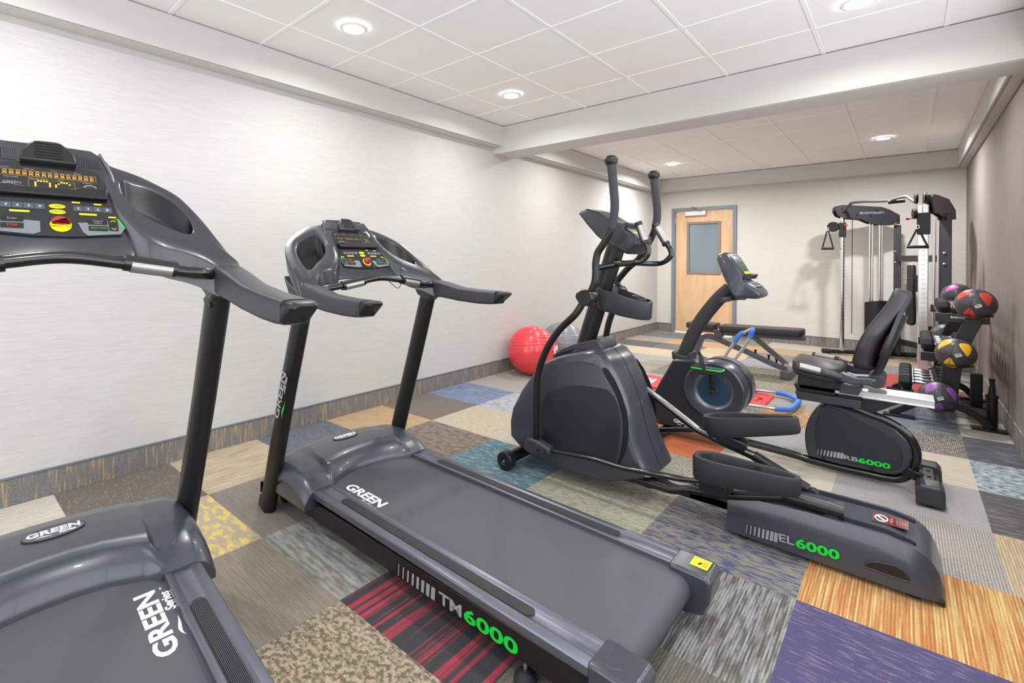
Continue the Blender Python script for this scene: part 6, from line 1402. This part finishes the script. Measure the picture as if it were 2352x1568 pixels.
lettering('maker_lettering', 'BODYCRAFT', 0.042, (q0 + q1) / 2 - Nl * 0.002, LD, (0, 0, 1), M['greyprint'], tp_, width=1.15, bold=0.0008, depth=0.001)
gm('warning_dot', B().lathe([(0, 0), (0.016, 0), (0.016, 0.003), (0, 0.003)], PV(zG(703, 335), LP - Nl * 0.061, LD), -Nl, seg=14), M['redprint'], tp_)
Nr = Vector((-RD_.y, RD_.x, 0))
pr_ = [(945, 115), (960, 95), (1000, 104), (1085, 135), (1140, 225), (1143, 300), (1065, 308), (1045, 285), (1000, 255), (960, 245)]
pp = [PV(zG(*p), RP - Nr * 0.0 + Vector((-0.03, 0, 0)), RD_) for p in pr_]
tpr = gm('top_plate', B().prism(pp, Vector((0.014, 0, 0))), M['charcoal'], bev=0.003); gm('top_plate', B().prism([p + Vector((0.045, 0, 0)) for p in pp], Vector((0.014, 0, 0))), M['charcoal'], bev=0.003)
b = B()
for p in ((1008, 198), (1052, 215), (1068, 170), (1135, 235)): q = PV(zG(*p), RP + Vector((-0.031, 0, 0)), RD_); b.lathe([(0, 0), (0.010, 0), (0.010, 0.004), (0, 0.004)], q, (-1, 0, 0), seg=10)
for p in ((990, 118), (1005, 122), (1020, 127)): pass
gm('bolt', b, M['black'], tpr)
# guide rods and weight stacks
for px in (490, 513, 572, 592):
    u_ = uprt(px, LP, LD); zt_ = PV(zG(px, 345), LP, LD).z; gm('guide_rod', B().tube([(u_.x, u_.y, 0.10), (u_.x, u_.y, zt_ + 0.02)], 0.013 if px in (490, 572) else 0.009, seg=12, smooth=False), M['chrome'], angle=50)
for px in (1016, 1050):
    q = PV(zG(px, 700), RP, RD_); zt_ = PV(zG(px, 320), RP, RD_).z; gm('guide_rod', B().tube([(q.x, q.y, 0.10), (q.x, q.y, zt_ + 0.02)], 0.014 if px == 1016 else 0.010, seg=12, smooth=False), M['chrome'], angle=50)
u0, u1 = uprt(395, LP, LD), uprt(600, LP, LD); zt_ = PV(zG(480, 955), LP, LD).z
c_s = (uprt(420, LP, LD) + uprt(690, LP, LD)) / 2
sh_ = []
for k in range(13):
    a2 = math.pi * k / 12; sh_.append(c_s - LD * (0.17 * math.cos(a2)) - Nl * (0.05 + 0.13 * math.sin(a2)))
ins = [c_s + (p - c_s) * 0.96 for p in sh_][::-1]
b = B().prism([Vector((p.x, p.y, 0.10)) for p in sh_ + ins], (0, 0, zt_ - 0.10))
for v in b.bm.verts:
    if v.co.z > 0.3: v.co.z -= 0.05 * (1 - ((v.co - Vector((c_s.x, c_s.y, v.co.z))).dot(Nl) / -0.18)) if (v.co - Vector((c_s.x, c_s.y, v.co.z))).dot(Nl) < 0 else 0
gm('stack_shroud', b, M['black'], angle=30)
wp = c_s
for i in range(9): gm('weight_plate', B().box((wp.x, wp.y, 0.17 + 0.045 * i), (0.24, 0.12, 0.040), Euler((0, 0, math.atan2(LD.y, LD.x)))), M['satin'], bev=0.003)
wp = (RC + RU) / 2 + Vector((0.02, 0.05, 0))
for i in range(9): gm('weight_plate', B().box((wp.x, wp.y, 0.17 + 0.045 * i), (0.24, 0.12, 0.040), Euler((0, 0, math.atan2(RD_.y, RD_.x)))), M['satin'], bev=0.003)
# cable on the left side
cq = uprt(346, LP, LD); gm('cable', B().tube([(cq.x, cq.y, 0.30), (cq.x, cq.y, PV(zG(346, 295), LP, LD).z)], 0.004, seg=8, smooth=False), M['satin'])
# pulley carriages, handles
def carriage(c, m0, side, k=1.0):
    s_ = gm('pulley_carriage', B().box((c.x, c.y, c.z), (0.075 * k, 0.085, 0.20 * k)), M['black'], bev=0.006)
    w0 = c + Vector((side * 0.10 * k, -0.03, 0.045))
    p_ = gm('pulley_wheel', B().lathe([(0, -0.018), (0.066 * k, -0.018), (0.070 * k, -0.012), (0.060 * k, 0), (0.070 * k, 0.012), (0.066 * k, 0.018), (0, 0.018)], w0, (0.15, 1, 0), seg=28), M['black'], s_)
    gm('adjusting_knob', B().lathe([(0, 0), (0.006, 0), (0.006, 0.03), (0.017, 0.034), (0.017, 0.052), (0, 0.056)], c + Vector((0.02, -0.04, 0.05)), (-side * 0.5, -0.8, 0.1), seg=14), M['red'], s_)
    return w0
lc = PV(zG(270, 385), LP, LD); w0 = carriage(Vector((LC.x, LC.y - 0.0, lc.z)), None, -1)
def dhandle(top, wd, ht, label, nm='d_handle'):
    h = thing(nm, label, 'pull handle', (top.x, top.y, top.z - ht - 0.06))
    rg = [top + Vector((0.012 * math.cos(a), 0, 0.020 * math.sin(a) - 0.02)) for a in [2 * math.pi * k / 14 for k in range(14)]]
    obj('carabiner', B().tube(rg, 0.003, seg=6, closed=True, smooth=False), M['chrome'], h)
    a0 = top + Vector((0, 0, -0.045)); L_ = a0 + Vector((-wd / 2, 0, -ht)); R2 = a0 + Vector((wd / 2, 0, -ht))
    obj('strap', B().tube([L_, a0 + Vector((-0.008, 0, 0))], 0.009, ry=0.003, seg=8, smooth=False, up=(1, 0, 0)), M['black'], h); obj('strap', B().tube([R2, a0 + Vector((0.008, 0, 0))], 0.009, ry=0.003, seg=8, smooth=False, up=(1, 0, 0)), M['black'], h)
    obj('grip', B().tube([L_ + Vector((-0.008, 0, 0)), R2 + Vector((0.008, 0, 0))], 0.0165, seg=16, smooth=False), M['rubber'], h, angle=50)
    return h
t0 = PY(zG(148, 365), LC.y - 0.05); dl = PY(zG(148, 540), LC.y - 0.05)
dhandle(t0, 0.125, t0.z - dl.z - 0.05, 'black stirrup pull handle hanging from the left pulley of the cable machine')
rc1 = PV(zG(935, 335), RP, RD_); cR = Vector((RC.x, RC.y - 0.06, rc1.z))
b = gm('pulley_carriage', B().box((cR.x, cR.y, cR.z), (0.11, 0.07, 0.24)), M['black'], bev=0.006)
gm('pulley_wheel', B().lathe([(0, -0.016), (0.055, -0.016), (0.058, 0.0), (0.055, 0.016), (0, 0.016)], cR + Vector((-0.075, -0.02, 0.11)), (1, 0.2, 0), seg=24), M['black'], b)
gm('adjusting_knob', B().lathe([(0, 0), (0.006, 0), (0.006, 0.07), (0.015, 0.072), (0.015, 0.10), (0, 0.102)], cR + Vector((-0.045, 0, 0.06)), (-1, -0.1, 0), seg=14), M['red'], b)
for dx in (-0.035, 0.035):
    gm('top_pulley', B().lathe([(0, -0.012), (0.055, -0.012), (0.060, -0.006), (0.052, 0.0), (0.060, 0.006), (0.055, 0.012), (0, 0.012)], PV(zG(905, 130), RP, RD_) + Vector((dx, -0.05, 0)), (1, 0.15, 0), seg=24), M['black'])
tq = PY(zG(905, 180), RC.y - 0.05); gm('cable', B().tube([(cR.x - 0.06, RC.y - 0.05, tq.z + 0.04), (cR.x - 0.06, RC.y - 0.05, cR.z + 0.1)], 0.004, seg=8, smooth=False), M['alu']); gm('cable', B().tube([(cR.x - 0.01, RC.y - 0.05, tq.z + 0.04), (cR.x - 0.01, RC.y - 0.05, cR.z + 0.1)], 0.004, seg=8, smooth=False), M['alu'])
t0 = PY(zG(884, 345), RC.y - 0.10); dl = PY(zG(884, 527), RC.y - 0.10)
dhandle(t0, 0.165, t0.z - dl.z - 0.05, 'black stirrup pull handle hanging from the right pulley of the cable machine')
# curved chin-up bar across the top, crossmembers
cbp = []
ptsb = [(270, 238), (300, 205), (330, 175), (350, 162), (450, 152), (560, 150), (660, 142), (720, 125), (790, 112), (830, 135), (868, 160)]
for i, p in enumerate(ptsb):
    t = i / (len(ptsb) - 1); P0 = LC.lerp(RC, t); r = _ray(*zG(*p)); d2 = (RC - LC).normalized(); n2 = Vector((-d2.y, d2.x, 0)); tt = (LC + Vector((0, -0.05, 0)) - _O).dot(n2) / r.dot(n2); cbp.append(_O + r * tt)
gm('pull_up_bar', B().tube(cbp, 0.017, seg=14), M['steelgrey'], angle=60)
gm('bar_clamp', B().tube([cbp[6] + Vector((-0.02, 0, -0.02)), cbp[6] + Vector((0.13, -0.01, -0.01))], 0.026, seg=12, smooth=False), M['satin'], angle=50)
def cross(pa, pb, wd):
    A2, B2 = PV(zG(*pa), LU, (RU - LU)), PV(zG(*pb), LU, (RU - LU)); return B().beam(A2, B2, 0.05, wd)
zc1 = PV(zG(745, 620), LU, (RU - LU)).z; zc2 = PV(zG(750, 1300), LU, (RU - LU)).z
gm('crossmember', B().beam((LU.x, LU.y, zc1), (RU.x, RU.y, zc1), 0.05, 0.08), M['charcoal'], bev=0.004)
gm('crossmember', B().beam((LU.x, LU.y, max(zc2, 0.12)), (RU.x, RU.y, max(zc2, 0.12)), 0.05, 0.07), M['charcoal'], bev=0.004)
# hanging chain, ab strap
def onbar(px, py, off=0.075):
    d = (RU - LU).normalized(); n = Vector((-d.y, d.x, 0)); n = n if n.y < 0 else -n
    return PV(zG(px, py), LU + n * off, d)
ct = onbar(778, 645); cb2 = onbar(775, 790)
ch = thing('chain', 'chrome chain hanging from the crossbar of the cable machine', 'chain', (ct.x, ct.y, cb2.z))
b = B(); nl = 13
for s2 in (-0.018, 0.018):
    for i in range(nl):
        c = Vector((ct.x + s2, ct.y, ct.z - (ct.z - cb2.z) * i / (nl - 1)))
        ax_ = Vector((1, 0, 0)) if i % 2 == 0 else Vector((0, 1, 0))
        b.tube([c + ax_ * (0.010 * math.cos(a)) + Vector((0, 0, 0.014 * math.sin(a))) for a in [2 * math.pi * k / 10 for k in range(10)]], 0.0028, seg=5, closed=True, smooth=False)
chl = obj('links', b, M['chrome'], ch)
chl['kind'] = 'stuff'
s0, s1 = onbar(850, 672), onbar(842, 1165)
st = thing('hanging_strap', 'long black padded strap looped over the crossbar of the cable machine', 'strap', (s0.x, s0.y, s1.z))
d2 = (RU - LU).normalized(); h_ = s0.z - s1.z
outl_ = [(0.045, 0), (0.055, -0.10 * h_), (0.045, -0.45 * h_), (0.060, -0.85 * h_), (0.055, -0.96 * h_), (0.02, -1.0 * h_), (-0.04, -0.99 * h_), (-0.068, -0.93 * h_), (-0.072, -0.83 * h_), (-0.055, -0.6 * h_), (-0.050, -0.3 * h_), (-0.048, 0)]
n2 = Vector((-d2.y, d2.x, 0)); n2 = n2 if n2.y < 0 else -n2
obj('strap_loop', B().prism([s0 + d2 * x + Vector((0, 0, z)) for x, z in outl_], n2 * 0.05), M['leather'], st, bev=0.012)
obj('strap_tab', B().box(s0 + d2 * 0.07 + Vector((0, 0, -0.30 * h_)), (0.05, 0.02, 0.28 * h_)), M['black'], st, bev=0.004)
obj('carabiner', B().tube([s0 + Vector((0.018 * math.cos(a), -0.02, 0.03 * math.sin(a) + 0.01)) for a in [2 * math.pi * k / 14 for k in range(14)]], 0.004, seg=6, closed=True, smooth=False), M['chrome'], st)
# ================================================================ storage rack along the right wall: three dumbbell shelves and ball rings on its leaning end posts
zR = zoomf(2000, 620, 3.92)
RK = thing('dumbbell_rack', 'black three tier dumbbell rack with leaning end posts and ball rings by the right wall', 'rack', (0.25, 6.0, 0))
YR0, YR1 = 5.46, 6.58
def post(y, nm='end_post'):
    P = [(0.245, 0.14), (0.262, 0.30), (0.275, 0.46), (0.330, 0.66), (0.395, 0.84), (0.420, 0.93)]
    secs = []
    for x, z in P: secs.append([(x - 0.055, y - 0.022, z - 0.012), (x + 0.055, y - 0.022, z + 0.012), (x + 0.055, y + 0.022, z + 0.012), (x - 0.055, y + 0.022, z - 0.012)])
    return obj(nm, B().loft(secs), M['black'], RK, bev=0.004, angle=30)
def arch(y):
    P = [(-0.085, 0.018), (-0.02, 0.065), (0.06, 0.125), (0.15, 0.155), (0.25, 0.160), (0.34, 0.140), (0.42, 0.095), (0.485, 0.018)]
    P = [(p.x, p.y) for p in smoothpts([(x, z, 0) for x, z in P], False, 3)]
    secs = []
    for i, (x, z) in enumerate(P):
        a = P[max(i - 1, 0)]; c = P[min(i + 1, len(P) - 1)]; d = Vector((c[0] - a[0], 0, c[1] - a[1])).normalized(); n = Vector((-d.z, 0, d.x))
        secs.append([Vector((x, y + dy, z)) + n * dn for dy, dn in ((-0.035, -0.025), (0.035, -0.025), (0.035, 0.025), (-0.035, 0.025))])
    o = obj('arched_foot', B().loft(secs), M['satin'], RK, bev=0.004, angle=30)
    obj('foot_plate', B().box((-0.035, y - 0.02, 0.009), (0.20, 0.075, 0.016)), M['satin'], o, bev=0.003)
    obj('foot_plate', B().box((0.475, y - 0.01, 0.009), (0.19, 0.085, 0.016)), M['satin'], o, bev=0.003)
post(YR0); post(YR1); arch(YR0); arch(YR1)
TI = [(0.115, 0.205), (0.245, 0.545), (0.330, 0.870)]      # shelf centre x, height
SH = []
for k, (x, z) in enumerate(TI):
    w_ = 0.30; b = B()
    for dx in (-0.10, 0.10): b.prism([(x + dx - 0.03, YR0 + 0.03, z - 0.03), (x + dx + 0.03, YR0 + 0.03, z - 0.03), (x + dx + 0.03, YR0 + 0.03, z), (x + dx - 0.03, YR0 + 0.03, z)], (0, YR1 - YR0 - 0.06, 0))
    for y in (YR0 + 0.035, YR1 - 0.035): b.box((x, y, z - 0.03), (w_, 0.012, 0.07)); 
    sh = obj('shelf', b, M['black'], RK, bev=0.003); SH.append(sh)
lettering('maker_lettering', 'BODYCRAFT', 0.022, (0.33, YR0 + 0.0285, 0.845), (1, 0, 0), (0, 0, 1), M['white'], SH[2], width=1.0, bold=0.0006, depth=0.001)
# ---- ball rings and balls
def medball(label, c, r, colr, turn, tiltv, sticker=True, grp=None):
    mg = M['ballgrey'] if 'ballgrey' in M else None
    if mg is None: M['ballgrey'] = mat('black_ball_rubber', srgb(62, 62, 66), 0.42, spec=0.5, bump=0.4, bscale=500, coat=0.15); mg = M['ballgrey']
    mc = mat('ball_panel', colr, 0.42, spec=0.5, bump=0.4, bscale=500, coat=0.15)
    o = obj('medicine_ball', B().lathe([(r * math.sin(math.pi * i / 40), -r * math.cos(math.pi * i / 40)) for i in range(41)], c, (0, 0, 1), seg=56, caps=False), mg, None, loc=(c[0], c[1], c[2] - r), angle=60)
    tag(o, label, 'medicine ball', grp)
    c = Vector(c); R = Euler((tiltv[0], tiltv[1], turn)).to_matrix()
    b = B(); ng = 0
    for k in range(4):
        for pole in (1, -1):
            a0 = math.pi / 2 * k + (math.pi / 4 if pole < 0 else 0)
            # teardrop patch
            pts = []
            for j in range(28):
                t = 2 * math.pi * j / 28; lat = 0.60 + 0.46 * math.cos(t) ; wdt = 0.46 * math.sin(t) * (0.62 + 0.38 * math.cos(t))
                lat2 = lat * pole; lon = a0 + wdt / max(math.cos(lat), 0.35)
                pts.append((lat2, lon))
            rings = []
            la = sum(p[0] for p in pts) / 28; lo = a0
            for s_, rr_ in ((1.0, 1.0015), (0.96, 1.008), (0.6, 1.009), (0.25, 1.009)):
                ring = []
                for lat, lon in pts:
                    A_ = la + (lat - la) * s_; O2 = lo + (lon - lo) * s_
                    v = Vector((math.cos(A_) * math.cos(O2), math.cos(A_) * math.sin(O2), math.sin(A_))) * (r * rr_); ring.append(c + R @ v)
                rings.append(ring)
            b.loft(rings)
    obj('colour_panels', b, mc, o, angle=60)
    b = B()
    for ax in ((0, 0, 1), (1, 1, 0), (1, -1, 0)):
        ax = Vector(ax).normalized(); u = ax.orthogonal().normalized(); v = ax.cross(u)
        b.tube([c + R @ (u * math.cos(a) + v * math.sin(a)) * (r * 1.0005) for a in [2 * math.pi * k / 48 for k in range(48)]], 0.0016, seg=6, closed=True, smooth=False)
    obj('seam_groove', b, M['black'], o)
    if sticker:
        d = (-c + Vector((0, 0, CH))).normalized(); d = (d + Vector((0.12, -0.0, -0.10))).normalized(); x_ = Vector((0, 0, 1)).cross(d).normalized(); y_ = d.cross(x_)
        x2 = (x_ + y_ * 0.45).normalized(); y2 = d.cross(x2)
        q = c + d * (r * 1.006)
        sk = obj('barcode_label', B().prism([q + x2 * a + y2 * e for a, e in ((-0.018, -0.011), (0.018, -0.011), (0.018, 0.011), (-0.018, 0.011))], d * 0.002), M['white'], o, smooth=False)
        b = B()
        for i in range(9): b.prism([q + d * 0.0022 + x2 * (-0.014 + 0.0032 * i + e) + y2 * h for e, h in ((0, -0.005), (0.0015, -0.005), (0.0015, 0.008), (0, 0.008))], d * 0.0004)
        obj('barcode_bars', b, M['black'], sk, smooth=False)
    return o
def ringholder(c, r, y_post):
    rr_ = r * 0.80; zc = c[2] - math.sqrt((r + 0.0075) ** 2 - rr_ ** 2)
    o = obj('ball_ring', B().tube([(c[0] + rr_ * math.cos(a) * 1.0, c[1] + rr_ * math.sin(a), zc) for a in [2 * math.pi * k / 40 for k in range(40)]], 0.0055, seg=8, closed=True, smooth=False), M['satin'], RK)
    s_ = 1 if y_post > c[1] else -1
    b = B()
    for dx in (-0.03, 0.03): b.tube([(c[0] + dx, c[1] + s_ * rr_ * 0.96, zc), (c[0] + dx, y_post - s_ * 0.02, zc)], 0.005, seg=8, smooth=False)
    obj('ring_arm', b, M['satin'], o)
RBq = 0.116
YB_ = 5.30
cr = PY((2240.5, 699), YB_); cy_ = PY((2195, 812), YB_); cp_ = PY((2154, 911), YB_)
medball('red and black medicine ball on the top ring of the rack', cr, RBq, srgb(206, 60, 52), 0.5, (0.15, 0.1))
medball('yellow and black medicine ball on the middle ring of the rack', cy_, RBq, srgb(236, 178, 28), 0.5, (0.15, 0.1))
medball('purple and black medicine ball on the lowest ring of the rack', cp_, RBq, srgb(140, 84, 168), 0.9, (0.15, 0.1))
for c in (cr, cy_, cp_): ringholder(c, RBq, YR0)
YB2 = 6.74
cm1 = PY((2199, 679), YB2); cg1 = PY((2172, 771), YB2)
medball('pink and grey medicine ball at the back of the rack, behind the red one', cm1, RBq, srgb(196, 88, 178), 0.6, (0.5, 0.2), False)
medball('plain dark grey medicine ball at the back of the rack under the pink one', cg1, RBq, srgb(84, 84, 90), 0.6, (0.3, 0.1), False)
for c in (cm1, cg1): ringholder(c, RBq, YR1)
# ---- dumbbells
def dumbbell(c, L_, r, label, grp):
    c = Vector(c); d = thing('dumbbell', label, 'dumbbell', (c.x, c.y, c.z - r), group=grp)
    hl = L_ * 0.28
    for s in (-1, 1):
        secs = []
        x0 = s * (L_ / 2); x1 = s * (L_ / 2 - hl)
        for x, k in ((x0, 0.72), (x0 - s * 0.016, 1.0), (x1 + s * 0.016, 1.0), (x1, 0.72)):
            secs.append([c + Vector((x, k * r * math.cos(math.pi / 3 * j + math.pi / 6 * 0), k * r * math.sin(math.pi / 3 * j + 0) * 0.99)) for j in range(6)])
        obj('hex_head', B().loft(secs), M['rubber'], d, bev=0.004, angle=30)
    Lh = L_ - 2 * hl
    obj('chrome_handle', B().lathe([(0.0, -Lh / 2 - 0.004), (0.022, -Lh / 2 - 0.004), (0.022, -Lh / 2 + 0.010), (0.014, -Lh / 2 + 0.018), (0.0155, -Lh * 0.2), (0.018, 0), (0.0155, Lh * 0.2), (0.014, Lh / 2 - 0.018), (0.022, Lh / 2 - 0.010), (0.022, Lh / 2 + 0.004), (0, Lh / 2 + 0.004)], c, (1, 0, 0), seg=18), M['chrome'], d)
    return d
def copytree(o, loc, label):
    r = o.copy(); COL.objects.link(r); r.location = loc; r['label'] = label
    for ch in list(o.children):
        k = ch.copy(); COL.objects.link(k); k.parent = r
    return r
ordn = ['nearest', 'second nearest', 'middle', 'second farthest', 'farthest']
for k, (tx, tz) in enumerate(TI):
    r = (0.068, 0.060, 0.052)[k]; L_ = (0.31, 0.29, 0.26)[k]; tier = ('lowest', 'middle', 'top')[k]
    c0 = (tx, 5.66, tz + r * 0.866 + 0.001)
    first = dumbbell(c0, L_, r, 'black hex dumbbell with a chrome handle, nearest on the %s shelf of the rack' % tier, 'dumbbells on the %s shelf' % tier)
    pit = (0.152, 0.145, 0.14)[k]
    for i in range(1, 5):
        copytree(first, (c0[0], c0[1] + pit * i, c0[2] - r), 'black hex dumbbell with a chrome handle, %s on the %s shelf of the rack' % (ordn[i], tier))
# ---- hand pump by the front foot, cylindrical post by the rear foot
pb = PZ((2283, 985), 0.018); px_ = Vector((0.497, 5.535, -0.018))
pm = thing('hand_pump', 'black cylindrical hand pump with a narrow stepped neck standing at the foot of the rack', 'pump', (px_.x, px_.y, 0.0))
pm_b = obj('barrel', B().lathe([(0, 0.0185), (0.030, 0.0185), (0.033, 0.024), (0.033, 0.255), (0.036, 0.258), (0.036, 0.275), (0.030, 0.280), (0, 0.280)], px_, (0, 0, 1), seg=28), M['black'], pm)
obj('neck', B().lathe([(0.021, 0.278), (0.020, 0.300), (0.0185, 0.300), (0.0175, 0.320), (0.016, 0.320), (0.015, 0.345), (0.013, 0.345), (0.0125, 0.370), (0.018, 0.405), (0, 0.405)], px_, (0, 0, 1), seg=20), M['black'], pm)
q = PY(zR(952, 1000), 6.50)
bo = thing('bar_holder', 'short square black bar holder on a flat plate behind the hand pump', 'holder', (q.x, 6.30, 0))
qb, qt = PY(zR(952, 1170), 6.30), PY(zR(952, 932), 6.30)
obj('tube', B().box((qt.x, 6.30, (0.012 + qt.z) / 2), (0.075, 0.075, qt.z - 0.012)), M['black'], bo, bev=0.004)
obj('flat_plate', B().box((qt.x - 0.02, 6.30, 0.006), (0.16, 0.14, 0.010)), M['black'], bo, bev=0.002)
